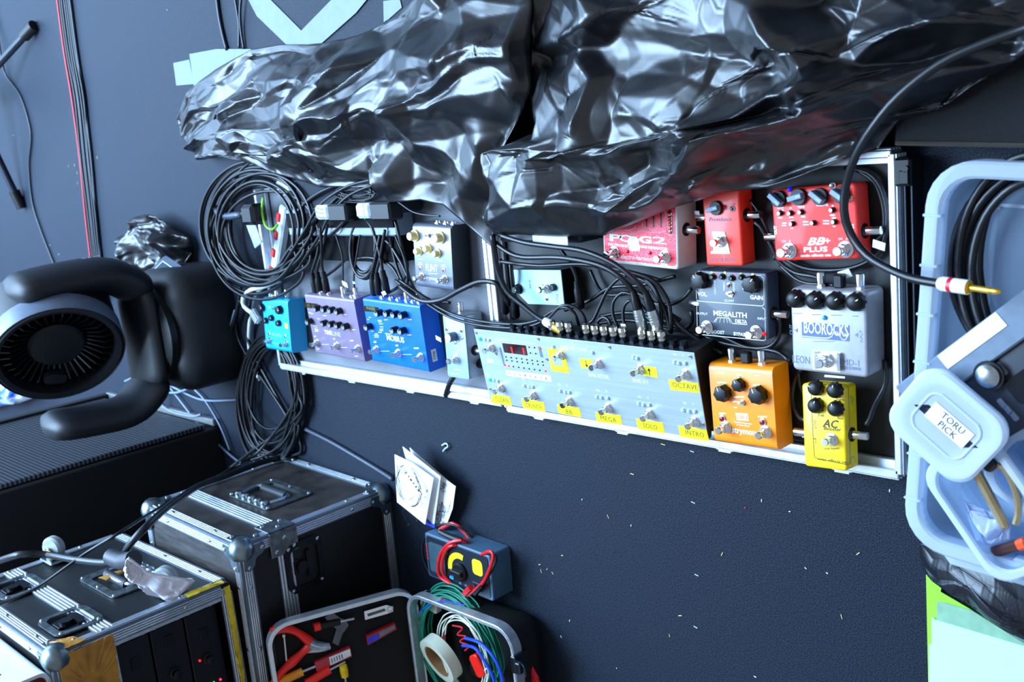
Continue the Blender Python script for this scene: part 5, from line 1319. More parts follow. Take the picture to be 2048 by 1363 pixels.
coil('green_wire', 'thick coil of green wire in the lower half of the tool case', g0, .104, .120, .050, 24, .0021, GRN, .012, 4, 'wires in the tool case', 'wire', .0012)
tr = at(895, 1305, .075)
b = MB(); b.lathe([(.050, 0), (.050, .024), (.036, .024), (.036, 0)], 36, 0); b.lathe([(.036, .001), (.036, .0235), (.033, .0235), (.033, .001)], 36, 1)
TRO = b.build('tape_roll', [mat('cream_tape', (214, 222, 200), .6, var=(30, .05)), mat('cardboard', (150, 112, 70), .8)], None, T(tr.x, tr.y, .080) @ Matrix.Rotation(.30, 4, 'X') @ Matrix.Rotation(-.12, 4, 'Y')); tag(TRO, 'cream roll of tape inside the green wire coil', 'tape roll')
coil('cream_wire', 'loose loops of cream wire round the tape roll', at(925, 1310, .09), .062, .082, .082, 5, .0013, WHW, .010, 9, 'wires in the tool case', 'wire')
for k, (nm, lb, m, pts) in enumerate((
    ('blue_wire', 'bright blue cable bent over the green coil', BLUW, [(930, 1275), (960, 1285), (985, 1310), (1000, 1340), (1008, 1375)]),
    ('blue_wire', 'second blue cable below the bright blue one', BLUW, [(925, 1290), (950, 1295), (968, 1320), (985, 1350), (992, 1380)]),
    ('blue_wire', 'blue wire peeking out at the top of the green coil', BLUW, [(838, 1225), (860, 1208), (890, 1202), (930, 1210)]),
    ('red_wire', 'bundled red wire between the tape roll and the green coil', REDW, [(905, 1250), (925, 1255), (915, 1268), (932, 1272), (920, 1282), (938, 1290), (930, 1300)]),
    ('red_wire', 'red wire loop seen through the tape roll', REDW, [(890, 1270), (882, 1290), (888, 1310), (902, 1322)]),
    ('red_wire', 'short red wire at the top corner of the tool case', REDW, [(875, 1210), (882, 1200), (886, 1195)]))):
    b = MB(); b.tube([at(x, y, .092 if 'blue' in nm else .088) for x, y in pts], .0032 if k < 2 else .0016, 8); tag(b.build(nm, m), lb, 'wire', 'wires in the tool case')
b = MB(); b.prism(rrect(.026, .045, .008), 0, .014, bev=.002); kb = b.build('red_button', REDP, None, T(*at(963, 1326, .075)) @ Matrix.Rotation(.5, 4, 'Z')); tag(kb, 'small red plastic piece among the blue cables', 'plastic piece')
b = MB(); b.box((0, 0, 0), (.05, .03, .03), .006); tag(b.build('plastic_housing', BLK(), None, T(*at(965, 1338, .055))), 'black plastic housing under the blue cables', 'housing')
b = MB(); b.box((0, 0, 0), (.05, .03, .02), .004)
for q in (-.012, .006): b.cyl((q, -.006, .01), (q, -.006, .0105), .0025, n=8, m=1)
tag(b.build('socket_strip', [mat('pale_plastic', (200, 206, 210), .5), DPAINT()], None, T(*at(862, 1203, .06)) @ Matrix.Rotation(-.2, 4, 'Z')), 'pale socket strip in the far corner of the tool case', 'socket strip')
# red strap tag
XT = sheet_verts(top=[(1042, 1345, .05), (1058, 1328, .05), (1066, 1332, .05)], bottom=[(1032, 1390, .05), (1055, 1390, .05), (1085, 1385, .05)], left=[(1042, 1345, .05), (1038, 1366, .05), (1032, 1390, .05)], right=[(1066, 1332, .05), (1078, 1356, .05), (1085, 1385, .05)], nu=20, nv=24, seed=2, bulge=.006, layers=((.02, .003, 1, 0),), edge=.01)
rt = sheet_obj('red_tag', 'red fabric tag hanging beside the tool case latch', XT, mat('red_fabric', (222, 20, 38), .6), .0012, 'tag')
tp = at(1052, 1355, .058); text('VB', .016, WPAINT(), rt, T(tp.x, tp.y, tp.z) @ Matrix.Rotation(-.3, 4, 'Z'))

# ------------------------------------------------------------------ multimeter
mm = empty('multimeter', 'blue-grey multimeter with red and black test leads wound round it', 'multimeter', None, T(-.345, -.632, .002) @ Matrix.Rotation(radians(-2), 4, 'Z'))
b = MB(); rbox(b, .188, .094, 0, .052, .006, .003); b.build('body', mat('blue_grey_plastic', (62, 92, 116), .4, var=(40, .06)), mm)
b = MB(); b.prism(rrect(.176, .084, .006), .0515, .0535); b.build('face', mat('dark_face', (26, 34, 44), .35), mm)
b = MB(); b.prism(rrect(.046, .062, .005, 4, -.058, .0), .053, .0552); b.build('screen', mat('lcd_glass', (60, 84, 96), .08), mm)
text('SANWA', .010, mat('red_print', (190, 30, 40), .5), mm, T(-.088, .008, .0537) @ Matrix.Rotation(pi / 2, 4, 'Z'), name='lettering')
b = MB(); b.lathe([(.019, .053), (.019, .058), (.016, .062)], 24); b.box((0, 0, .064), (.030, .010, .010), .002); b.build('dial', BLK(), mm, T(.008, -.008, 0))
yl = mat('yellow_print', (240, 220, 20), .5)
b = MB()
o_ = [(.008 + .036 * cos(a), -.006 + .036 * sin(a)) for a in [radians(70 + 12 * i) for i in range(11)]]; i_ = [(.008 + .024 * cos(a), -.006 + .024 * sin(a)) for a in [radians(70 + 12 * i) for i in range(11)]]
b.prism(o_ + i_[::-1], .053, .0539); b.build('dial_scale', yl, mm, flat=True)
b = MB(); b.prism(rrect(.028, .032, .008, 4, .058, .014), .053, .0539); b.build('yellow_label', yl, mm, flat=True)
b = MB(); b.prism(rrect(.012, .006, .002, 4, -.018, -.028), .053, .0560); b.build('button', mat('sky_button', (50, 150, 220), .4), mm)
b = MB()
for x, y, w_, h_ in ((-.018, -.012, .010, .004), (.004, -.034, .006, .004), (.02, -.034, .006, .004), (.04, -.03, .008, .004), (-.03, .02, .008, .003), (.05, -.02, .02, .001)): b.box((x, y, .0537), (w_, h_, .0006))
b.build('printed_marks', mat('grey_blue_print', (0, 0, 0)), mm, flat=True)
def lead(m, name, pts, r=.0026, tip=None):
    b_ = MB(); b_.tube([mm.matrix_world.inverted() @ at(x, y, z) for x, y, z in pts], r, 8); return b_.build(name, m, mm)
lead(REDW, 'red_lead', [(935, 1190, .066), (965, 1165, .066), (982, 1130, .066), (986, 1108, .060), (978, 1102, .058), (960, 1110, .05)], .0034)
lead(REDW, 'red_lead', [(900, 1166, .060), (880, 1152, .062), (876, 1130, .064), (882, 1105, .062), (900, 1085, .060), (922, 1080, .052), (935, 1085, .04)], .0034)
lead(REDW, 'red_lead', [(905, 1168, .058), (888, 1150, .062), (884, 1128, .064), (890, 1102, .062), (905, 1090, .060), (930, 1092, .04)], .0030)
lead(REDW, 'red_lead', [(880, 1058, .03), (905, 1046, .025), (925, 1060, .02), (945, 1085, .02), (952, 1095, .03)], .0040)
lead(BLK(), 'black_lead', [(862, 1150, .03), (848, 1120, .03), (846, 1085, .03), (862, 1058, .03), (895, 1047, .03), (930, 1062, .02), (962, 1095, .015), (995, 1120, .012)], .0024)
lead(BLK(), 'black_lead', [(955, 1185, .064), (975, 1155, .062), (992, 1122, .05), (990, 1110, .04)], .0026)
lead(BLK(), 'black_probe', [(880, 1062, .05), (900, 1072, .05), (922, 1080, .05)], .0055)
lead(REDW, 'red_probe', [(930, 1186, .068), (942, 1174, .068)], .0062); lead(BLK(), 'black_probe', [(950, 1186, .064), (965, 1168, .064)], .0058)
lead(CHROME(), 'probe_tip', [(990, 1152, .012), (1006, 1172, .010)], .0012); lead(CHROME(), 'probe_tip', [(998, 1150, .012), (1014, 1167, .010)], .0012)
lead(REDW, 'red_probe', [(982, 1140, .014), (990, 1152, .012)], .0035)

# ------------------------------------------------------------------ string envelopes
PAPER = mat('white_paper', (240, 244, 248), .7, var=(60, .02)); 
def envelope(label, quad, zs, th=.0012):
    """paper sleeve; corner pixels with heights"""
    P = [at(x, y, z) for (x, y), z in zip(quad, zs)]
    r = empty('string_envelope', label, 'paper envelope', 'guitar string envelopes', loc=P[0])
    n = (P[1] - P[0]).cross(P[-1] - P[0]).normalized()
    if n.z < 0: n = -n
    b_ = MB(); k = len(P); lo = [p - P[0] for p in P]; hi = [p - P[0] + n * th for p in P]
    area2 = sum((lo[i].x * lo[(i + 1) % k].y - lo[(i + 1) % k].x * lo[i].y) for i in range(k))
    seq = list(range(k)) if area2 > 0 else list(range(k))[::-1]
    b_.rings([[tuple(lo[i]) for i in seq], [tuple(hi[i]) for i in seq]]); b_.build('sleeve', PAPER, r, flat=True)
    return r, n, P
eC, nC, PC = envelope('paper string envelope printed with dark script lettering', [(820, 894), (882, 950), (912, 972), (906, 1016), (892, 1054), (860, 1040)], [.03, .035, .03, .025, .02, .02])
eB, nB, PB = envelope('middle blank paper envelope in the fan of string envelopes', [(806, 892), (882, 952), (869, 1050), (840, 1020)], [.045, .045, .03, .03])
eA, nA, PA = envelope('front paper envelope with a coiled guitar string on it', [(790, 908), (826, 925), (868, 955), (851, 1048), (795, 1003)], [.055, .058, .055, .042, .045])
# flap stripe and printing
b = MB(); q = [at(852, 1040, .034), at(870, 1050, .034), at(869, 1056, .034), at(850, 1047, .034)]; b.add([tuple(p - PB[0]) for p in q], [(0, 1, 2, 3)]); b.build('blue_stripe', mat('blue_stripe', (40, 60, 190), .5), eB, flat=True)
def tx_env(e, P0, px, py, z, s, size, rot, m=None, **k): c = at(px, py, z); text(s, size, m or DPAINT(), e, T(c.x - P0.x, c.y - P0.y, c.z - P0.z) @ Matrix.Rotation(rot, 4, 'Z'), **k)
tx_env(eC, PC[0], 880, 1025, .0285, 'Elixir', .024, radians(62), shear=.2, bold=.0002); tx_env(eC, PC[0], 886, 975, .0345, '.046', .016, radians(62)); tx_env(eC, PC[0], 876, 972, .036, 'Electric', .008, radians(62)); tx_env(eC, PC[0], 888, 1028, .0275, 'STRINGS', .006, radians(62)); tx_env(eC, PC[0], 899, 1010, .0275, 'Nanoweb coating', .006, radians(62))
for k in range(4): tx_env(eA, PA[0], 845 + k * 4, 1005 - k * 12, .0535, ['e1', 'ns', 'oo', 'e'][k], .008, radians(50))
sc = at(818, 972, .062)
b = MB(); pts = coil_pts(sc.x, sc.y, .034, .040, .062, 5, .004, 5, .0004)
b.tube(pts + [(sc.x - .02, sc.y - .03, .06), (sc.x - .04, sc.y + .03, .055), (sc.x - .03, sc.y + .07, .05)], .0006, 5, 0, .006)
for k in range(7): c = at(812 + k * 5, 945 + k * 7, .066); b.lathe([(.0022, -.002), (.0022, .002)], 8, 0, T(*c) @ Matrix.Rotation(k, 4, 'X'))
tag(b.build('guitar_string', mat('steel_string', (150, 146, 134), .3, .9)), 'coiled steel guitar string on the white envelopes', 'guitar string')
b = MB()
for k, (x0, y0, x1, y1) in enumerate(((806, 1010, 818, 1048), (815, 1012, 835, 1040), (808, 1016, 812, 1036), (822, 1016, 845, 1034))):
    bb = MB(); bb.tube([at(x0, y0, .045), at((x0 + x1) / 2 - 5, (y0 + y1) / 2, .03), at(x1, y1, .02)], .0007, 5, 0, .006); bb.lathe([(.002, -.002), (.002, .002)], 8, 0, T(*at(x1, y1, .02)))
    tag(bb.build('guitar_string', mat('steel_string', (0, 0, 0))), 'loose steel string end below the white envelopes', 'guitar string', 'loose string ends')
# ------------------------------------------------------------------ translucent storage box
def pp_mat(name, rgb, tw, rough=.35, alpha=.5):
    m = bpy.data.materials.new(name); m.use_nodes = True; nt = m.node_tree
    out = nt.nodes['Material Output']; b_ = nt.nodes['Principled BSDF']
    c = [lin(v) for v in rgb]
    tc = nt.nodes.new('ShaderNodeTexCoord'); n_ = nt.nodes.new('ShaderNodeTexNoise'); n_.inputs['Scale'].default_value = 12
    nt.links.new(tc.outputs['Object'], n_.inputs['Vector'])
    mr = nt.nodes.new('ShaderNodeMapRange'); mr.inputs['To Min'].default_value = rough - .06; mr.inputs['To Max'].default_value = rough + .06
    nt.links.new(n_.outputs['Fac'], mr.inputs['Value']); nt.links.new(mr.outputs[0], b_.inputs['Roughness'])
    b_.inputs['Base Color'].default_value = c + [1]
    tr_ = nt.nodes.new('ShaderNodeBsdfTranslucent'); tr_.inputs['Color'].default_value = c + [1]
    tp_ = nt.nodes.new('ShaderNodeBsdfTransparent'); tp_.inputs['Color'].default_value = (.86, .93, 1, 1)
    m1 = nt.nodes.new('ShaderNodeMixShader'); m1.inputs[0].default_value = tw
    m2 = nt.nodes.new('ShaderNodeMixShader'); m2.inputs[0].default_value = alpha
    nt.links.new(b_.outputs[0], m1.inputs[1]); nt.links.new(tr_.outputs[0], m1.inputs[2])
    nt.links.new(m1.outputs[0], m2.inputs[1]); nt.links.new(tp_.outputs[0], m2.inputs[2]); nt.links.new(m2.outputs[0], out.inputs['Surface'])
    return m
PP = pp_mat('blue_tint_polypropylene', (186, 206, 228), .5, .3, .66)
PPR = pp_mat('blue_tint_rim', (222, 234, 246), .5, .3, .2)
PPW = pp_mat('milky_polypropylene', (232, 240, 248), .5, .35, .15)
PPC = pp_mat('clear_tub', (206, 226, 246), .45, .3, .5)
RZ = .135
tl_, bl_ = at(1858, 318, RZ), at(1806, 1085, RZ)
yw = atan2(tl_.x - bl_.x, tl_.y - bl_.y)
BD = (tl_ - bl_).length; BWD = .40
sb = empty('storage_box', 'translucent blue plastic storage box beside the right-hand tray', 'storage box', None, T((tl_.x + bl_.x) / 2, (tl_.y + bl_.y) / 2, .004) @ Matrix.Rotation(-yw, 4, 'Z'))
SBI = sb.matrix_world.inverted()
cx = BWD / 2
b = MB(); rr = lambda ins, z: [(x, y, z) for x, y in rrect(BWD - 2 * ins, BD - 2 * ins, .045, 6, cx, 0)]
b.rings([rr(.034, 0), rr(.030, .002), rr(.022, .05), rr(.014, RZ - .012), rr(.012, RZ - .008)], cap0=True, cap1=False)
b.rings([rr(.0145, RZ - .008), rr(.0185, .105), rr(.024, .089)], cap0=False, cap1=True)
b.build('tub', PP, sb)
b = MB(); o1 = rrect(BWD, BD, .05, 6, cx, 0); i1 = rrect(BWD - .030, BD - .030, .036, 6, cx, 0); i2 = rrect(BWD - .036, BD - .036, .034, 6, cx, 0)
b.rings([[(x, y, RZ - .030) for x, y in o1], [(x, y, RZ - .003) for x, y in o1], [(x, y, RZ) for x, y in rrect(BWD - .006, BD - .006, .047, 6, cx, 0)], [(x, y, RZ) for x, y in i1], [(x, y, RZ - .003) for x, y in i2], [(x, y, RZ - .02) for x, y in i2]], cap0=False, cap1=False)
b.build('rim', PPR, sb)
for k in range(7):
    y = -BD / 2 + .06 + k * (BD - .12) / 6; q = MB(); q.box((.009, y, RZ - .004), (.020, .003, .010), .0008); q.build('rib', PPR, sb)
b = MB(); b.box((cx, -BD / 2 + .018 - .012, RZ - .012), (.16, .030, .022), .006); b.build('grip_lug', PPR, sb)
b = MB(); b.prism([(.05, -BD / 2 - .018), (.12, -BD / 2 - .018), (.14, -BD / 2 + .004), (.03, -BD / 2 + .004)], RZ - .045, RZ - .020, bev=.002); b.build('grip_lug', PPR, sb)
b = MB(); b.prism([(.10, BD / 2 - .006), (BWD - .04, BD / 2 - .006), (BWD - .04, BD / 2 + .028), (.13, BD / 2 + .028)], RZ - .022, RZ - .004, bev=.002); b.build('grip_lug', PPR, sb)
b = MB()
# floor panel embossing and lining
fr_ = [(x, y, .0905) for x, y in rrect(BWD - .09, BD - .10, .03, 6, cx, .0)]
b.tube(fr_, .0022, 6, 0, .01, closed=True); b.build('embossed_frame', PPR, sb)
# cable coil in the box
cc = at(2082, 540, .11)
b = MB(); pts = coil_pts(cc.x, cc.y, .078, .112, .094, 6, .012, 21, .004, 1.0); b.tube(pts, .0048, 8, 0, .012)
tag(b.build('instrument_cable', RUBBER(), ang=180), 'coil of thick black cable inside the storage box', 'cable', 'instrument cables')
# wireless receiver
bpy.context.view_layer.update()
wt = empty('foot_controller', 'dark grey device with silver footswitch and white tape leaning in the storage box', 'foot controller', None, T(*at(1990, 760, .135)) @ Matrix.Rotation(radians(40), 4, 'Z') @ Matrix.Rotation(radians(-4), 4, 'Y'))
b = MB(); rbox(b, .20, .115, -.035, 0, .006, .004); b.build('body', mat('dark_navy_plastic', (34, 40, 52), .4, var=(40, .08)), wt)
b = MB(); b.box((.0, .037, .003), (.198, .040, .008), .002); b.build('treadle', mat('grey_treadle', (104, 118, 134), .45), wt)
b = MB(); b.box((.012, .047, .0075), (.085, .018, .001)); b.build('white_tape', WPAINT(), wt, flat=True)
fs_ = wt.matrix_world.inverted() @ at(1975, 752, .146)
b = MB(); b.lathe([(.013, 0), (.013, .006), (.010, .009), (.006, .011)], 24, 0, T(fs_.x, fs_.y, .006)); b.lathe([(.0165, .0), (.0165, .003)], 24, 1, T(fs_.x, fs_.y, .006)); b.build('footswitch', [STEEL(), BLK()], wt)
for k in range(3):
    b = MB(); b.prism(rrect(.006, .011, .002), 0, .003); b.build('button', mat('grey_button', (120, 134, 156), .4), wt, T(*(wt.matrix_world.inverted() @ at(2003 + 12.5 * k, 806 + 13 * k, .137)).xy, 0))
b = MB(); b.prism(rrect(.012, .016, .003), 0, .003); b.build('button', mat('grey_button', (0, 0, 0)), wt, T(.012, .006, 0))
b = MB(); b.prism(rrect(.06, .03, .006), 0, .0015); b.build('screen', mat('dark_glass', (14, 18, 26), .1), wt, T(.035, -.022, 0))
# small lidded container with label
def tub(name, label, cxp, cyp, z, w_, d_, rot, lid_on):
    r = empty(name, label, 'container', 'small plastic containers in the storage box', T(*at(cxp, cyp, z)) @ Matrix.Rotation(rot, 4, 'Z'))
    b_ = MB(); q = lambda i, zz: [(x, y, zz) for x, y in rrect(w_ - 2 * i, d_ - 2 * i, .026, 6)]
    b_.rings([q(.012, -.05), q(.006, -.004), q(.006, 0)], cap1=False); b_.rings([q(.007, 0), q(.007, -.004), q(.013, -.048)], cap0=False); b_.build('tub', PPC, r)
    b_ = MB(); b_.rings([q(.004, -.008), q(.0, -.007), q(.0, -.001), q(.002, .001), q(.008, .001), q(.010, -.002)], cap0=False, cap1=False); b_.build('rim', PPW, r)
    if lid_on:
        b_ = MB(); b_.rings([q(-.002, -.008), q(-.003, .001), q(.0, .004), q(.010, .004), q(.014, .0025), q(.026, .0025)], cap0=False, cap1=True); ld = b_.build('lid', PPW, r)
        b_ = MB(); b_.tube([(x, y, .003) for x, y in rrect(w_ - .04, d_ - .04, .014, 5)], .0014, 6, 0, .008, closed=True); b_.build('lid_ridge', PPW, ld)
    return r
t1 = tub('lidded_container', 'small lidded plastic container with a handwritten label', 1893, 850, .165, .108, .092, radians(-38), True)
b = MB(); b.box((0, 0, .0033), (.052, .022, .0006)); b.build('paper_label', PAPER, t1, T(.002, .004, 0) , flat=True)
text('TORU', .011, DPAINT(), t1, T(.004, .0085, .0039)); text('PICK', .011, DPAINT(), t1, T(.004, -.002, .0039))
t2 = tub('open_container', 'small open plastic container holding a metal clip and a bag', 1985, 1022, .155, .150, .098, radians(-54), False)
# contents
kp = empty('capo', 'champagne-coloured metal clamp in the open container', 'clamp', None, T(*at(1975, 985, .15)) @ Matrix.Rotation(radians(-62), 4, 'Z'))
GOLD = mat('champagne_metal', (190, 170, 130), .3, .8)
b = MB(); b.box((0, 0, 0), (.085, .010, .012), .003); b.build('bar', GOLD, kp)
b = MB(); b.tube([(-.03, .004, 0), (-.02, .03, 0), (.02, .026, 0), (.04, .012, 0)], .004, 8); b.build('lever', GOLD, kp)
b = MB(); b.tube([(-.01, .03, -.004), (.03, .036, -.004)], .004, 8); b.build('grip', mat('grey_button', (0, 0, 0)), kp)
b = MB(); b.lathe([(.007, -.004), (.007, .004)], 12); b.build('thumb_screw', BLK(), kp, T(-.028, .02, .004))
XB = sheet_verts(top=[(1925, 1000, .13), (1975, 1020, .13), (2010, 1030, .13)], bottom=[(1950, 1075, .13), (1985, 1090, .13), (2020, 1080, .13)], left=[(1925, 1000, .13), (1935, 1040, .13), (1950, 1075, .13)], right=[(2010, 1030, .13), (2020, 1050, .13), (2020, 1080, .13)], nu=40, nv=40, seed=14, bulge=.014, layers=((.03, .006, 1, 0), (.012, .002, 1, 0)), edge=.01)
sheet_obj('zip_bag', 'crumpled clear plastic bag in the open container', XB, pp_mat('bag_film', (224, 232, 250), .4, .15, .35), .0003, 'plastic bag')
b = MB(); b.box((0, 0, 0), (.05, .012, .012), .003); b.box((.018, 0, .001), (.014, .0124, .0124), .003, 1); tag(b.build('lighter', [mat('brown_plastic', (70, 34, 30), .35), mat('orange_cap', (226, 80, 30), .4)], None, T(*at(2015, 1095, .13)) @ Matrix.Rotation(.5, 4, 'Z')), 'brown and orange plastic stick in the open container', 'plastic stick')
# second open tub corner beyond the frame edge
tub('open_container', 'container rim just showing behind the open container with the clip', 2075, 955, .13, .10, .09, radians(-30), False)

# ------------------------------------------------------------------ black bag, green folder, paper
XK = sheet_verts(top=[(1838, 1085, .02), (1900, 1095, .03), (1990, 1130, .04), (2120, 1170, .04)], bottom=[(1850, 1140, .01), (1885, 1165, .02), (1975, 1235, .03), (2120, 1330, .03)], left=[(1838, 1085, .02), (1838, 1110, .012), (1850, 1140, .01)], right=[(2120, 1170, .04), (2125, 1250, .04), (2120, 1330, .03)], nu=90, nv=60, seed=19, bulge=.02, layers=((.08, .010, 1.4, 0), (.04, .004, 1, 0)))
sheet_obj('plastic_bag', 'dark plastic bag between the storage box and the green folder', XK, mat('navy_black_plastic', (14, 17, 26), .38, var=(30, .2), spec=.5), .0005, 'plastic bag')
def flat_sheet(name, label, pts, zs, m, th, cat):
    P = [at(x, y, z) for (x, y), z in zip(pts, zs)]
    A = sum(P[i].x * P[(i + 1) % len(P)].y - P[(i + 1) % len(P)].x * P[i].y for i in range(len(P)))
    if A < 0: P = P[::-1]
    b_ = MB(); b_.rings([[tuple(p) for p in P], [(p.x, p.y, p.z + th) for p in P]]); o_ = b_.build(name, m, flat=True); tag(o_, label, cat); return o_
fo = flat_sheet('green_folder', 'lime green plastic folder at the lower edge by the dark bag', [(1853, 1146), (1868, 1145), (1881, 1151), (1884, 1170), (1882, 1182), (1940, 1216), (2080, 1300), (2100, 1480), (1860, 1480), (1856, 1290)], [.004] * 10, mat('lime_plastic', (150, 226, 60), .4, var=(20, .05)), .0015, 'folder')
flat_sheet('grey_card', 'grey-green card showing above the pale paper in the folder', [(1874, 1203), (1890, 1204), (1945, 1220), (2080, 1305), (2095, 1480), (1876, 1480)], [.006] * 6, mat('grey_green_card', (130, 170, 140), .6), .001, 'card')
flat_sheet('pale_paper', 'pale mint paper lying on the green folder', [(1864, 1232), (1872, 1238), (2080, 1300), (2100, 1480), (1859, 1480), (1859, 1288), (1864, 1286)], [.0075] * 7, mat('mint_paper', (186, 255, 232), .55, var=(4, .03)), .0012, 'paper')

# dark carpeted case behind the tray corner
b = MB(); q0, q1, q2, q3 = at(1790, 286, .05), at(2130, 292, .05), at(2130, 100, .05), at(1800, 150, .05)
b.rings([[(q.x, q.y, 0) for q in (q0, q1, q2, q3)], [(q.x, q.y, .05) for q in (q0, q1, q2, q3)]])
cr = b.build('carpeted_case', mat('case_carpet', (18, 19, 22), .9, var=(400, .5), bump=(400, .4, .001)), flat=True); tag(cr, 'low black carpet-covered case behind the storage box', 'case')
b = MB(); b.tube([tuple(at(1792, 286, .052)), tuple(at(2130, 292, .052))], .003, 6); b.build('edge_trim', mat('dull_trim', (60, 56, 48), .5), cr)
# ------------------------------------------------------------------ tape on the carpet
TAPE = mat('white_cloth_tape', (104, 118, 122), .6, var=(40, .08), bump=(300, .1, .0005))
def tape(label, pts, z=.0012, th=.0006): return tag(flat_sheet('tape_strip', label, pts, [z] * len(pts), TAPE, th, 'tape'), group='white tape strips')
tape('white tape strip forming the near arm of the V on the carpet', [(440, -110), (470, -82), (530, -12), (603, 61), (606, 90), (574, 90), (514, 32)], .0014)
tape('white tape strip forming the far arm of the V on the carpet', [(770, -110), (790, -70), (712, 26), (644, 86), (603, 90), (603, 61), (690, -28)], .0026)
tape('wide white tape strip holding the corner of the plastic sheet', [(379, 108), (433, 98), (503, 98), (490, 115), (451, 142), (388, 172)], .0026)
tape('short white tape strip overlapping the wider one at the sheet corner', [(347, 126), (379, 119), (388, 168), (353, 171)], .0014)
tape('small white tape piece beside the top edge of the plastic sheet', [(767, 2), (800, -2), (804, 15), (778, 38), (768, 44)])
tape('torn tape across the cable bundle by the stage light', [(171, 528), (190, 527), (222, 534), (224, 548), (174, 548)], .012, .001)

# ------------------------------------------------------------------ cables
def cable(label, pts, r=.0032, m=None, name='cable', group=None, plug=None, zoff=0.0):
    """pts: pixel x, y, height; plug: list of (end index, kind)"""
    P = [at(x, y, z + zoff) for x, y, z in pts]
    b_ = MB(); b_.tube(P, r, 8); o_ = b_.build(name, m or RUBBER(), ang=180); tag(o_, label, 'cable', group)
    for end, kind in (plug or []):
        p = P[0] if end == 0 else P[-1]; q = P[1] if end == 0 else P[-2]; d = (p - q).normalized()
        k = MB(); X = T(*(p - d * .004)) @ orient(d)
        if kind == 'xlr':
            k.lathe([(.0046, -.012), (.0062, 0), (.0072, .004), (.0072, .018)], 14, 1, X); k.lathe([(.0078, .018), (.0082, .022), (.0082, .052), (.0072, .054)], 16, 0, X)
            for j in range(3): k.lathe([(.0086, .026 + j * .004), (.0086, .028 + j * .004)], 16, 0, X)
            k.build('connector', [mat('satin_nickel', (200, 206, 206), .3, 1.0), BLK()], o_)
        elif kind == 'black':
            k.lathe([(.0045, -.016), (.0055, -.006), (.0072, 0), (.0072, .026), (.0060, .030)], 14, 0, X)
            for j in range(4): k.lathe([(.0052 + j * .0004, -.015 + j * .004), (.0052 + j * .0004, -.013 + j * .004)], 12, 0, X)
            k.build('connector', BLK(), o_)
        elif kind == 'gold':
            k.lathe([(.0062, -.004), (.0078, 0), (.0078, .030)], 16, 1, X); k.lathe([(.0080, .008), (.0080, .013)], 16, 2, X); k.lathe([(.0078, .030), (.0060, .032)], 16, 0, X); k.lathe([(.0033, .030), (.0033, .054), (.0028, .0545), (.0028, .056), (.0033, .057), (.0024, .064), (.0008, .066)], 14, 0, X)
            k.build('jack_plug', [mat('gold_plate', (236, 190, 70), .2, 1.0), mat('white_sleeve', (232, 232, 236), .35), mat('red_band', (200, 20, 50), .4)], o_)
        elif kind == 'goldangle':
            k.lathe([(.0062, -.004), (.0075, 0), (.0075, .024)], 16, 1, X); k.lathe([(.0082, .018), (.0082, .034), (.006, .036)], 16, 0, X)
            k.build('jack_plug', [mat('gold_plate', (0, 0, 0)), mat('white_sleeve', (0, 0, 0))], o_)
        elif kind == 'nickel':
            k.lathe([(.0045, -.004), (.0060, 0), (.0060, .014), (.005, .016)], 14, 0, X); k.build('connector', mat('nickel', (0, 0, 0)), o_)
    return o_
G1 = 'black patch cables behind the switcher'
cable('thick blue-black cable ending in a gold angled plug on the switcher', [(985, 470, .10), (990, 508, .09), (996, 542, .085), (1014, 582, .08), (1045, 609, .075), (1076, 634, .07), (1096, 645, .068)], .0048, plug=[(1, 'goldangle')], group='instrument cables')
cable('black cable with long arch from the slate pedal to the switcher', [(800, 572, .07), (840, 600, .075), (880, 600, .07), (922, 579, .07), (959, 563, .07), (992, 566, .07), (1005, 585, .06), (1020, 610, .05)], .0045, group=G1)
cable('upper of two parallel thin cables running from the blue pedal to the switcher', [(800, 560, .06), (860, 603, .062), (906, 628, .062), (968, 643, .065), (1032, 648, .065), (1076, 640, .065), (1100, 625, .065), (1128, 614, .065), (1148, 625, .06), (1158, 650, .05)], .0026, group=G1)
cable('lower of two parallel thin cables running from the blue pedal to the switcher', [(790, 560, .06), (850, 604, .062), (900, 634, .06), (960, 650, .065), (1040, 655, .065), (1090, 640, .065), (1122, 612, .066), (1150, 614, .06), (1168, 632, .055), (1172, 652, .05)], .0026, group=G1)
cable('thick cable sweeping to the first of two silver connectors', [(985, 480, .09), (1010, 500, .09), (1045, 514, .09), (1122, 515, .09), (1199, 530, .085), (1245, 557, .08), (1267, 585, .07), (1271, 600, .068)], .0042, plug=[(1, 'xlr')], group=G1)
cable('thick cable sweeping to the second of two silver connectors', [(1000, 470, .09), (1050, 485, .09), (1107, 493, .09), (1168, 502, .09), (1230, 528, .085), (1276, 565, .078), (1293, 590, .07), (1297, 602, .068)], .0042, plug=[(1, 'xlr')], group=G1)
cable('black cable under the octave pedal curving to the switcher end', [(1002, 523, .06), (1076, 531, .065), (1168, 528, .065), (1261, 544, .06), (1307, 562, .055), (1335, 600, .05), (1342, 640, .05), (1342, 665, .045)], .0034, group=G1)
cable('black cable drooping from the switcher towards the orange pedal', [(1300, 575, .05), (1338, 625, .045), (1368, 659, .04), (1415, 690, .03), (1445, 706, .03)], .0032, group=G1)
cable('black cable rising in a tall loop from the middle switcher sockets', [(1177, 645, .05), (1186, 640, .05), (1198, 615, .05), (1214, 582, .05), (1239, 556, .05), (1275, 548, .045), (1320, 560, .04)], .0028, group=G1)
cable('short arch of cable joining two neighbouring switcher plugs', [(1193, 656, .05), (1196, 642, .05), (1207, 634, .05), (1218, 640, .05), (1222, 656, .05)], .0026, group=G1)
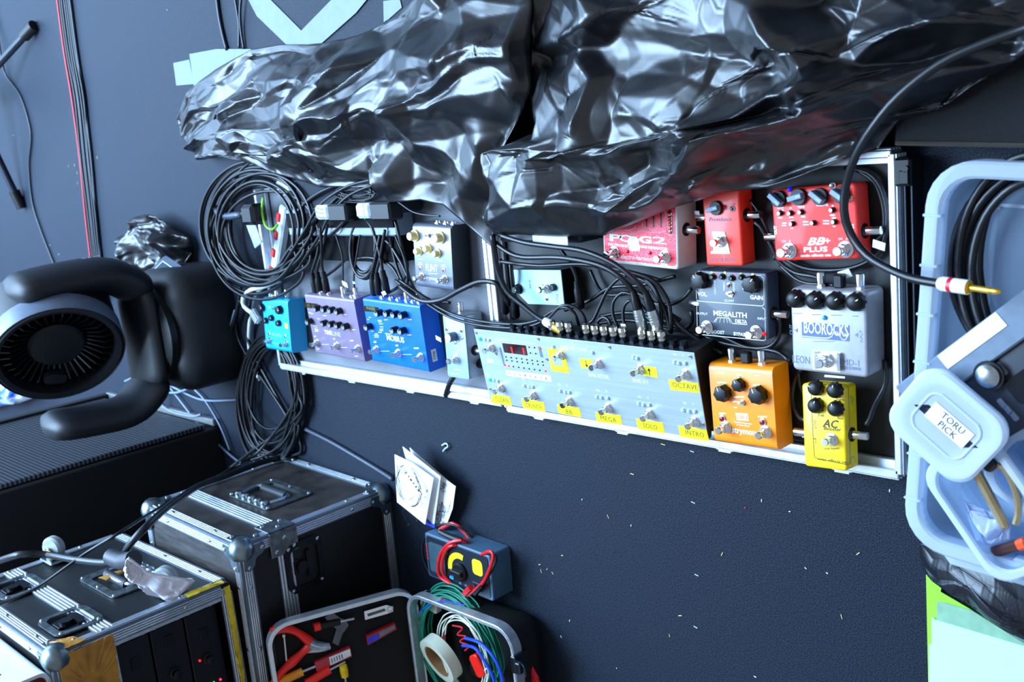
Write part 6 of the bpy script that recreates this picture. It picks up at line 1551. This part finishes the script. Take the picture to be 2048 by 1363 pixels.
cable('thin cable curling up from the sockets left of the silver connectors', [(1236, 655, .05), (1226, 630, .05), (1227, 603, .05), (1245, 585, .048), (1268, 590, .045)], .0026, group=G1)
cable('thin cable loop close beside the first silver connector', [(1250, 655, .05), (1246, 632, .05), (1248, 612, .05), (1262, 600, .05), (1280, 612, .04)], .0026, group=G1)
cable('cable dropping straight into the socket right of the silver connectors', [(1322, 660, .05), (1323, 630, .05), (1318, 595, .05), (1300, 565, .05), (1270, 552, .045)], .0028, group=G1)
cable('outer cable dropping into the last used switcher socket', [(1340, 664, .05), (1332, 628, .05), (1312, 585, .05), (1290, 562, .05), (1240, 545, .05)], .0028, group=G1)
cable('cable from the dark slate pedal running left into the tangle', [(1383, 577, .03), (1366, 596, .03), (1341, 608, .03), (1310, 606, .03), (1280, 590, .03)], .003, group=G1)
cable('cable looping below the output of the dark slate pedal', [(1382, 622, .03), (1384, 642, .025), (1372, 656, .025), (1345, 660, .025), (1315, 650, .025), (1290, 630, .02)], .003, group=G1)
cable('black plug and cable standing behind the ice-blue box', [(1105, 470, .06), (1122, 500, .06), (1140, 525, .06), (1152, 552, .055), (1157, 585, .05)], .0032, plug=[(1, 'black')], group=G1)
for k, (lb, pts) in enumerate((
    ('cable running flat under the ice-blue box towards the right', [(1130, 620, .03), (1180, 600, .03), (1220, 575, .03), (1280, 570, .03), (1350, 552, .03)]),
    ('cable lying low across the tangle between switcher and octave pedal', [(1180, 540, .02), (1200, 580, .02), (1225, 590, .025), (1270, 585, .03), (1300, 600, .03), (1360, 640, .03)]),
    ('lowest cable in the tangle beside the ice-blue box', [(1190, 532, .02), (1225, 545, .02), (1250, 572, .02), (1290, 620, .02), (1310, 650, .03)]),
    ('cable skirting the lower edge of the switcher sockets', [(1190, 648, .03), (1240, 640, .03), (1300, 645, .03), (1360, 660, .03), (1400, 672, .03)]),
    ('second cable skirting the switcher sockets behind the first', [(1200, 632, .025), (1250, 625, .025), (1310, 632, .025), (1380, 668, .025), (1430, 690, .025)]))):
    cable(lb, pts, .003, group=G1)
cable('short stout cable hanging from the silver-blue pedal over the front rail', [(966, 722, .030), (945, 724, .034), (925, 735, .040), (908, 752, .046), (897, 772, .044), (892, 790, .034)], .0052, group='instrument cables')
# spare connectors beside the tray divider
for k, (x, y) in enumerate(((1008, 592), (1029, 600))):
    cable(('left', 'right')[k] + ' black connector standing beside the aluminium tray divider', [(x - 8, y - 75, .06), (x - 5, y - 40, .06), (x, y, .05), (x + 1, y + 10, .046)], .0034, plug=[(1, 'black')], group=G1)
# pedals on the right tray
G2 = 'black patch cables among the red and silver pedals'
cable('cable from the red-orange pedal sweeping under the speckled red pedal', [(1508, 444, .03), (1520, 452, .03), (1531, 471, .028), (1545, 496, .026), (1560, 524, .024), (1590, 545, .024), (1625, 552, .028), (1640, 556, .032)], .003, group=G2)
cable('cable arching below the speckled red pedal to its right-hand plug', [(1560, 500, .02), (1575, 520, .02), (1620, 538, .02), (1690, 538, .02), (1740, 520, .02), (1765, 490, .02), (1775, 430, .02), (1762, 375, .02), (1735, 345, .02), (1690, 335, .02)], .0032, group=G2)
cable('inner loop of cable in the far corner of the right tray', [(1745, 483, .022), (1765, 470, .02), (1768, 420, .02), (1750, 365, .02), (1715, 340, .02)], .0032, group=G2)
cable('cable hanging from the right plug of the dark slate pedal', [(1556, 634, .03), (1560, 648, .026), (1556, 675, .022), (1536, 694, .02), (1494, 694, .02), (1453, 676, .02), (1415, 664, .02)], .0034, group=G2)
cable('cable from the orange pedal plug passing behind it', [(1580, 722, .03), (1560, 706, .024), (1540, 700, .02), (1480, 692, .02), (1440, 684, .02), (1400, 668, .02)], .0034, group=G2)
cable('cable rising from the right plug of the yellow pedal', [(1732, 850, .044), (1740, 836, .04), (1750, 808, .03), (1768, 776, .02), (1772, 750, .02), (1770, 720, .02)], .0036, group=G2)
cable('cable curling from the left plug of the yellow pedal behind the silver one', [(1612, 838, .045), (1602, 836, .04), (1590, 817, .03), (1585, 787, .02), (1592, 756, .016), (1605, 735, .015)], .0036, group=G2)
cable('second loop behind the yellow pedal', [(1598, 745, .02), (1600, 770, .02), (1612, 800, .02), (1618, 830, .03)], .0028, group=G2)
cable('power lead running along the top of the silver pedal', [(1560, 530, .02), (1590, 556, .025), (1615, 566, .03), (1650, 568, .034), (1668, 570, .04)], .0024, group=G2)
cable('thin cable from the red-orange pedal up beside the speckled red one', [(1500, 400, .03), (1515, 420, .03), (1530, 450, .028), (1545, 490, .02), (1550, 520, .02)], .0022, group=G2)
# the instrument cable with the gold plug
cable('thick instrument cable with gold jack plug arching over the storage box', [(2700, -190, .012), (2450, -90, .05), (2250, -20, .12), (2120, 28, .16), (2048, 58, .16), (1960, 90, .165), (1880, 128, .17), (1800, 190, .175), (1748, 250, .175), (1712, 310, .165), (1692, 370, .15), (1688, 420, .145), (1700, 465, .14), (1735, 512, .145), (1800, 548, .16), (1850, 562, .17), (1892, 568, .175)], .0050, plug=[(1, 'gold')], group='instrument cables')
# ------------------------------------------------------------------ left tray: coils, plugs, power
GC = 'black cables coiled at the left tray'
def pxcoil(label, cx, cy, rx, ry, z, turns, r, jit, seed, m=None, group=GC, dz=.002, tail=(), name='cable', lead=()):
    """coil drawn round a pixel centre; radii in pixels, laid at height z upwards"""
    rng = random.Random(seed); P = [at(*p) for p in lead]; n = 16; j = [0] * 4
    for k in range(int(turns * n)):
        if k % n == 0: j = [rng.uniform(-jit, jit) for _ in range(4)]
        a = 2 * pi * k / n + .6
        P.append(at(cx + j[2] + (rx + j[0]) * cos(a), cy + j[3] + (ry + j[1]) * sin(a), z + dz * k / n + rng.uniform(0, .002)))
    P += [at(*p) for p in tail]
    b_ = MB(); b_.tube(P, r, 7); o_ = b_.build(name, m or RUBBER(), ang=180); return tag(o_, label, 'cable', group)
pxcoil('big coil of black cable spilling off the left end of the tray', 518, 455, 86, 112, .025, 12, .0042, 16, 1, tail=[(600, 420, .06), (640, 385, .07), (700, 360, .07)])
pxcoil('thinner black cable wound into the big coil at the tray end', 528, 462, 92, 106, .05, 9, .0036, 20, 2, tail=[(620, 470, .06), (660, 420, .06), (720, 370, .06)])
pxcoil('outermost loops of the big coil at the tray end', 510, 450, 90, 122, .035, 5, .0042, 8, 3, tail=[(590, 500, .06), (630, 440, .07), (690, 380, .07)])
pxcoil('upright small coil of black cable behind the blue pedal', 728, 496, 27, 56, .05, 4, .0036, 5, 4, tail=[(770, 480, .05), (800, 520, .05), (830, 580, .05), (860, 605, .05)])
pxcoil('long coil of black cable hanging off the tray over the carpet', 545, 800, 56, 118, .008, 8, .0042, 10, 5, lead=[(510, 560, .05), (498, 620, .03), (500, 690, .015)], tail=[(500, 905, .03), (460, 935, .05)])
pxcoil('thin black cable looped inside the long hanging coil', 535, 785, 44, 100, .02, 5, .0034, 14, 6, lead=[(480, 600, .02), (478, 680, .01)], tail=[(520, 900, .05), (480, 925, .1)])
cable('strand running from the long coil down to the flight case', [(560, 700, .02), (585, 760, .02), (590, 830, .02), (570, 880, .03), (530, 910, .04), (480, 925, .06)], .003, group=GC)
cable('grey cable crossing the carpet from the coil to the envelopes', [(612, 858, .006), (660, 882, .006), (700, 905, .006), (750, 935, .006), (786, 958, .012)], .0050, m=mat('grey_cable', (48, 58, 74), .45), group='instrument cables')
for k, (lb, pts, pl) in enumerate((
    ('black plug on the left of the purple pedal', [(640, 470, .06), (634, 510, .06), (624, 545, .056), (628, 565, .052)], 'black'),
    ('black plug in the middle of the purple pedal sockets', [(655, 450, .07), (645, 500, .065), (634, 540, .058), (637, 562, .053)], 'black'),
    ('black plug with ribbed sleeve on the purple pedal', [(640, 455, .08), (643, 490, .075), (644, 530, .06), (650, 562, .054)], 'black'),
    ('thin cable with white tag into the purple pedal', [(672, 470, .06), (684, 510, .058), (686, 545, .055), (686, 575, .05)], None),
    ('second tagged thin cable into the purple pedal', [(720, 470, .06), (712, 520, .058), (708, 550, .055), (709, 575, .05)], None),
    ('black plug on the left of the blue pedal', [(760, 470, .06), (750, 520, .06), (744, 548, .056), (746, 566, .052)], 'black'),
    ('black plug in the middle of the blue pedal sockets', [(770, 460, .065), (760, 515, .06), (753, 545, .057), (755, 564, .053)], 'black'),
    ('black plug with pale lettered sleeve on the blue pedal', [(750, 470, .06), (760, 510, .06), (765, 540, .057), (769, 560, .053)], 'black'),
    ('thin cable into the right-hand sockets of the blue pedal', [(790, 470, .06), (810, 520, .06), (815, 555, .056), (815, 580, .05)], None),
    ('black cable from the adapters down to the slate pedal edge', [(790, 440, .06), (800, 480, .06), (812, 530, .05), (826, 575, .05), (860, 600, .05)], None),
    ('second black cable beside the slate pedal edge', [(775, 440, .06), (785, 500, .05), (805, 560, .05), (840, 595, .05), (900, 605, .05)], None),
    ('thin cable arching over the top of the slate pedal', [(740, 375, .07), (790, 400, .08), (830, 425, .085), (880, 432, .085)], None),
    ('cable running from the adapters left across the coil', [(700, 430, .07), (660, 470, .065), (620, 490, .06), (580, 500, .06)], None),
    ('cable from under the sheet into the left coil', [(760, 365, .08), (700, 390, .08), (660, 430, .08), (640, 470, .075), (600, 530, .06)], None),
    ('second cable from under the sheet into the left coil', [(740, 360, .08), (690, 375, .08), (640, 410, .08), (610, 460, .075), (560, 540, .06)], None),
    ('drooping cable between the small coil and the slate pedal', [(700, 520, .05), (740, 515, .05), (780, 530, .05), (800, 560, .05)], None),
    ('cable looping low behind the purple pedal', [(640, 560, .03), (680, 530, .03), (700, 500, .03), (690, 460, .03), (660, 450, .03)], None),
    ('cable looping low behind the blue pedal', [(765, 590, .03), (800, 570, .03), (815, 530, .03), (800, 480, .03), (770, 450, .03)], None))):
    cable(lb, pts, .0018 if 'thin' in lb else .0030, group='black cables behind the purple and blue pedals', plug=[(1, pl)] if pl else None)
# white tags on cables
for k, (x, y, w_, lb) in enumerate(((690, 568, 14, 'white tag on the thin cable left of the blue pedal'), (708, 565, 6, 'narrow white tag on the second thin cable'), (768, 586, 10, 'pale sleeve label on the blue pedal plug'), (877, 677, 12, 'square white tag beside the silver-blue pedal'), (1247, 651, 8, 'white tag left of the first silver connector'), (1690, 548, 14, 'white tag behind the silver pedal'), (1362 + 22, 462, 9, 'white tag at the octave pedal jack'), (1394, 425, 7, 'folded tag beside the red-orange pedal'), (1612, 866, 14, 'pale tag on the tray left of the yellow pedal'), (1758, 490, 14, 'striped tag in the corner by the speckled red pedal'))):
    c = at(x, y, .06 if x < 1300 else .035); s_ = w_ * .0008
    b = MB(); b.box((0, 0, 0), (s_ * 1.5, s_, .0012), .0003); tag(b.build('cable_tag', mat('label_paper', (0, 0, 0)), None, T(*c) @ Matrix.Rotation(.3 * (k % 3 - 1), 4, 'Z') @ Matrix.Rotation(.3, 4, 'X')), lb, 'tag', 'white cable tags')
b = MB(); b.tube([at(828, 565, .058), at(845, 560, .06), at(858, 574, .058)], .0008, 5)
# white multi-pin cable beside the aqua pedal
WC = mat('white_cable', (214, 224, 226), .5, var=(40, .05))
wcab = cable('white cable with grey ribbed connector beside the aqua pedal', [(560, 560, .05), (530, 572, .05), (500, 580, .045), (486, 596, .04), (488, 612, .04), (502, 624, .04), (518, 636, .045)], .0050, m=WC)
b = MB(); b.box((0, 0, 0), (.034, .018, .012), .003)
for j in range(6): b.box((-.013 + j * .0052, 0, .0065), (.0022, .016, .002))
b.build('connector', mat('pale_grey_plug', (176, 188, 192), .5), wcab, T(*at(512, 632, .045)) @ Matrix.Rotation(-.9, 4, 'Z'))
cable('white cable dropping from the tray end towards the carpet', [(540, 565, .04), (510, 590, .03), (500, 640, .02), (498, 690, .012), (506, 730, .012), (520, 760, .01)], .0046, m=WC)
# power gear
b = MB(); c = at(700, 440, .03); b.box((0, 0, .028), (.36, .055, .044), .003)
ps = b.build('power_strip', mat('pale_strip', (120, 134, 152), .45, var=(40, .06)), None, T(c.x, c.y, .009)); tag(ps, 'grey power strip under the white adapters on the left tray', 'power strip')
b = MB(); b.box((0, .004, .0515), (.352, .03, .004)); b.build('socket_face', mat('matte_black', (0, 0, 0)) if 'matte_black' in MATS else mat('matte_black', (9, 9, 11), .8, spec=.12), ps)
for x, y, lb in ((650, 424, 'white-faced adapter with wavy print on the power strip'), (733, 421, 'white-faced adapter with rounded end on the power strip')):
    r = empty('power_adapter', lb, 'power adapter', 'power adapters', T(*at(x, y, .085)))
    b = MB(); b.box((.044, -.002, -.012), (.06, .034, .034), .004); b.build('body', BLK(), r)
    b = MB(); b.box((-.006, 0, -.009), (.044, .028, .030), .005); b.build('face_block', mat('adapter_white', (190, 202, 210), .5), r)
    if x < 700:
        b = MB()
        for j in range(3): b.tube([(-.024 + k2 * .008, .008 - j * .008 + .002 * sin(k2 * 1.6), .0092) for k2 in range(5)], .0006, 4)
        b.build('wavy_print', mat('grey_print', (0, 0, 0)), r)
    else:
        b = MB(); b.box((.004, 0, .0092), (.0012, .030, .0006)); b.build('green_line', mat('dot_green', (0, 0, 0)), r)
c = at(690, 478, .04)
b = MB(); rbox(b, .36, .085, .009, .048, .006, .003); tag(b.build('power_supply', mat('matte_black', (9, 9, 11), .8, spec=.12), None, T(c.x, c.y, 0)), 'black power supply block behind the purple pedal', 'power supply')
c = at(672, 446, .06); b = MB(); b.lathe([(.02, -.03), (.02, .0), (.016, .01)], 20, 1); b.lathe([(.021, 0), (.021, .012)], 20, 0); tag(b.build('plug_top', [mat('adapter_white', (0, 0, 0)), BLK()], None, T(c.x, c.y, .05)), 'round black plug with white collar below the adapters', 'plug')
c = at(700, 388, .05); b = MB(); b.box((0, 0, 0), (.34, .075, .05), .004); tag(b.build('grey_rack_unit', mat('slate_case', (40, 44, 52), .75, var=(40, .1), spec=.15), None, T(c.x, c.y, .036)), 'slate grey unit half hidden under the plastic sheet', 'effects unit')
pxcoil('small bunch of thin wires on the slate grey unit', 712, 386, 34, 12, .07, 7, .0012, 5, 17, group='thin wires', dz=.0012)
c = at(556, 490, .03); ss = empty('switched_socket_strip', 'white socket strip with red switches inside the big coil', 'socket strip', None, T(c.x, c.y, .012) @ Matrix.Rotation(radians(62), 4, 'Z'))
b = MB(); b.box((0, 0, .012), (.19, .026, .020), .004); b.build('body', mat('adapter_white', (0, 0, 0)), ss)
for k in range(4): b = MB(); b.box((-.066 + k * .044, .006, .023), (.020, .012, .006), .002); b.build('switch', mat('red_switch', (214, 30, 34), .35), ss)
cable('yellow-green earth wire arching inside the big coil', [(526, 395, .05), (524, 425, .055), (532, 452, .055), (546, 458, .05), (556, 448, .04)], .0026, m=mat('lime_wire', (130, 220, 30), .4), name='earth_wire')
cable('fat grey plug lead at the left of the big coil', [(432, 415, .05), (440, 428, .055), (460, 432, .06), (485, 428, .06)], .0085, m=mat('grey_cable', (0, 0, 0)), plug=[(1, 'black')], group='instrument cables')
b = MB(); b.box((0, 0, 0), (.05, .045, .04), .008); tag(b.build('black_adapter', BLK(), None, T(*at(508, 428, .06))), 'black adapter block in the middle of the big coil', 'power adapter', 'power adapters')
b = MB(); b.box((0, 0, 0), (.035, .06, .003), .001); tag(b.build('clear_bag', mat('clear_tag', (150, 176, 210), .2, var=(60, .3)), None, T(*at(508, 465, .07)) @ Matrix.Rotation(.4, 4, 'Z')), 'shiny clear sleeve below the black adapter in the coil', 'sleeve')
b = MB(); c = at(565, 378, .06); b.box((0, 0, 0), (.05, .035, .04), .004); tag(b.build('pale_adapter', mat('adapter_white', (0, 0, 0)), None, T(c.x, c.y, .04)), 'pale adapter at the tray end under the plastic sheet', 'power adapter', 'power adapters')
# dark lumps of gear under the sheets
for (x, y), d, lb in (((1080, 440), (.18, .07, .05), 'dark box under the edge of the right plastic sheet'),):
    c = at(x, y, .05); b = MB(); b.box((0, 0, d[2] / 2), d, .004); o_ = b.build('gear_box', BLK() if d[0] > .2 else mat('navy_box', (26, 32, 48), .4), None, T(c.x, c.y, .009)); tag(o_, lb, 'gear box')
b = MB(); b.box((0, 0, 0), (.075, .022, .002), .0005); tag(b.build('white_label', mat('label_paper', (0, 0, 0)), None, T(*at(1100, 476, .075))), 'white label card under the edge of the right plastic sheet', 'label')

# ------------------------------------------------------------------ carpet cables at the left
xs = [0, 5, 9, 14, 18, 22, 26]
for k, dx in enumerate(xs):
    w_ = 1 - .0
    pts = [(40 + dx, -420, .004), (92 + dx, -160, .004), (112 + dx, -20, .004), (128 + dx * 1.0, 100, .004), (146 + dx * .95 + (k % 3 - 1) * 1.5, 200, .004), (160 + dx * .9 - (k % 2) * 2, 320, .004), (172 + dx * .85 + (k % 3 - 1), 430, .004), (184 + dx * .8, 540, .006), (192 + dx * .8, 600, .01)]
    if k == 0: cable('single red cable on the left of the taped bundle', pts, .0032, m=mat('red_cable', (196, 40, 52), .45), group='taped cable bundle')
    else: cable('black cable in the taped bundle on the carpet', pts, .0034 if k != 6 else .0048, m=mat('bundle_cable', (26, 32, 42), .42), group='taped cable bundle', zoff=.003 * (k % 2))
cable('thin black cable winding past the microphone stand to the stage light', [(-120, -200, .004), (-30, -40, .004), (-10, 35, .006), (2, 110, .012), (12, 150, .006), (40, 190, .004), (58, 245, .004), (62, 280, .004), (58, 330, .004), (64, 400, .004), (80, 455, .004), (105, 520, .004), (125, 570, .004)], .0032, m=mat('bundle_cable', (0, 0, 0)), group='loose carpet cables')
cable('single black cable running to the wide tape strip', [(400, -300, .004), (424, -90, .004), (432, -20, .004), (438, 30, .004), (446, 70, .004), (454, 100, .004)], .004, m=mat('bundle_cable', (0, 0, 0)), group='loose carpet cables')
cable('left of the crossed pair of cables running to the tape', [(450, -300, .004), (462, -90, .004), (468, -20, .004), (474, 20, .004), (478, 50, .004), (478, 96, .004)], .003, m=mat('bundle_cable', (0, 0, 0)), group='loose carpet cables')
cable('right of the crossed pair of cables running to the tape', [(520, -300, .004), (492, -90, .006), (484, -20, .009), (480, 25, .009), (482, 60, .006), (488, 98, .004)], .003, m=mat('bundle_cable', (0, 0, 0)), group='loose carpet cables')
# tangle by the speaker cabinet
GT = 'grey wires tangled by the speaker cabinet'
GW = mat('grey_wire', (110, 126, 150), .45, var=(40, .1))
for k, (lb, pts) in enumerate((
    ('grey wire looping out from under the stage light', [(300, 715, .02), (330, 750, .02), (360, 770, .02), (390, 762, .02), (420, 735, .02), (448, 690, .02), (470, 620, .02)]),
    ('grey wire looping beside the speaker base strip', [(250, 762, .02), (270, 755, .02), (295, 762, .02), (315, 780, .02), (350, 785, .02), (380, 775, .02)]),
    ('long grey wire running down to the flight case', [(310, 720, .01), (330, 760, .01), (360, 800, .01), (400, 850, .01), (450, 900, .01), (480, 925, .02)]),
    ('grey wire with a wide loop over the speaker corner', [(305, 735, .02), (310, 770, .02), (325, 790, .02), (325, 810, .02), (350, 825, .02), (385, 832, .02), (402, 828, .02)]),
    ('thin wire lying across to the long coil', [(340, 770, .01), (400, 798, .01), (460, 800, .01), (500, 795, .01)]),
    ('second thin wire lying towards the long coil', [(380, 770, .01), (410, 800, .01), (440, 850, .01), (460, 900, .01)]))):
    cable(lb, pts, .0030, m=GW, name='grey_wire', group=GT)
cable('black power cable from the stage light sweeping up to the tray end', [(385, 768, .02), (410, 755, .02), (440, 715, .02), (465, 650, .02), (478, 600, .02), (482, 560, .02)], .0048, group='loose carpet cables')
b = MB(); b.lathe([(.012, -.035), (.015, -.02), (.015, .02), (.012, .03)], 16); tag(b.build('power_connector', mat('blue_connector', (20, 50, 200), .35), None, T(*at(378, 742, .02)) @ Matrix.Rotation(pi / 2 - .2, 4, 'X')), 'blue power connector under the stage light', 'connector')
# cables over the cases
cable('thick black cable draped over both cases to the rack handle', [(560, 915, .05), (520, 925, .10), (455, 950, .20), (400, 970, .32), (340, 1010, .44), (290, 1055, .53), (255, 1095, .555), (248, 1125, .55), (252, 1140, .54)], .0068, group='cables over the cases')
cable('thick black cable lying across the far edge of the rack case', [(-20, 1128, .68), (40, 1108, .66), (90, 1108, .62), (150, 1118, .60), (210, 1124, .58), (240, 1118, .57)], .0068, group='cables over the cases')
cable('thin black cable drawn across both cases', [(500, 918, .06), (460, 938, .10), (420, 960, .22), (360, 990, .34), (310, 1020, .42), (270, 1045, .50), (230, 1070, .55), (180, 1100, .58), (130, 1135, .62), (80, 1170, .66), (30, 1195, .70), (-20, 1215, .74)], .0030, group='cables over the cases')
b = MB(); b.tube([at(222, 1112, .572), at(246, 1122, .568), at(268, 1118, .564)], .016, 14); tag(b.build('cable_sleeve', mat('grip_rubber', (0, 0, 0)), None), 'grey foam sleeve on the rack case handle', 'sleeve')

# ------------------------------------------------------------------ crumbs and staples on the carpet
crm = {'straw': mat('straw_bit', (216, 190, 130), .7), 'white': mat('white_bit', (230, 236, 240), .6), 'blue': mat('pale_blue_bit', (200, 220, 235), .4, .3), 'red': mat('red_bit', (200, 30, 40), .5)}
def crumb(x, y, kind, ln, rot, label):
    b_ = MB(); b_.box((0, 0, .001), (ln, .0015, .0014), .0005); o_ = b_.build('carpet_bit' if kind != 'blue' else 'staple', crm[kind], None, T(*at(x, y, 0)) @ Matrix.Rotation(rot, 4, 'Z')); tag(o_, label, 'crumb' if kind != 'blue' else 'staple', 'bits on the carpet')
for x, y in ((1385, 902), (1387, 1004), (1394, 1149), (1392, 1253)): crumb(x, y, 'blue', .008, -.2, 'silver staple in the carpet seam')
crumb(1491, 1014, 'red', .004, .5, 'tiny red crumb on the dark carpet')
rg = random.Random(3)
for x, y in ((1125, 1110), (1080, 1128), (1083, 1141), (1095, 1137), (1106, 1145), (1327, 888), (1265, 947), (1217, 1032), (1445, 1107), (1717, 1106), (1684, 1232), (1361, 1230), (1340, 1270), (1790, 900), (150, 330), (155, 345), (138, 332), (156, 366), (195, 315)): crumb(x, y, 'straw', rg.uniform(.004, .009), rg.uniform(-1.5, 1.5), 'small straw-coloured crumb on the carpet')
for x, y in ((1234, 1335), (1511, 1352), (1612, 1135), (1655, 1145), (1580, 1022), (1165, 998), (1263, 1050), (1780, 980), (1123, 1272), (1140, 1240), (100, 490), (118, 508), (27, 270), (335, 20), (1524, 1000)): crumb(x, y, 'white', rg.uniform(.002, .005), rg.uniform(-1.5, 1.5), 'small white crumb on the carpet')
b = MB(); b.tube([at(884, 890, .004), at(892, 886, .006), at(896, 892, .006), at(890, 897, .006), at(886, 902, .004)], .0016, 6); tag(b.build('wire_clip', mat('pale_blue_bit', (0, 0, 0))), 'small curled pale clip on the carpet above the envelopes', 'clip')
finish_texts()
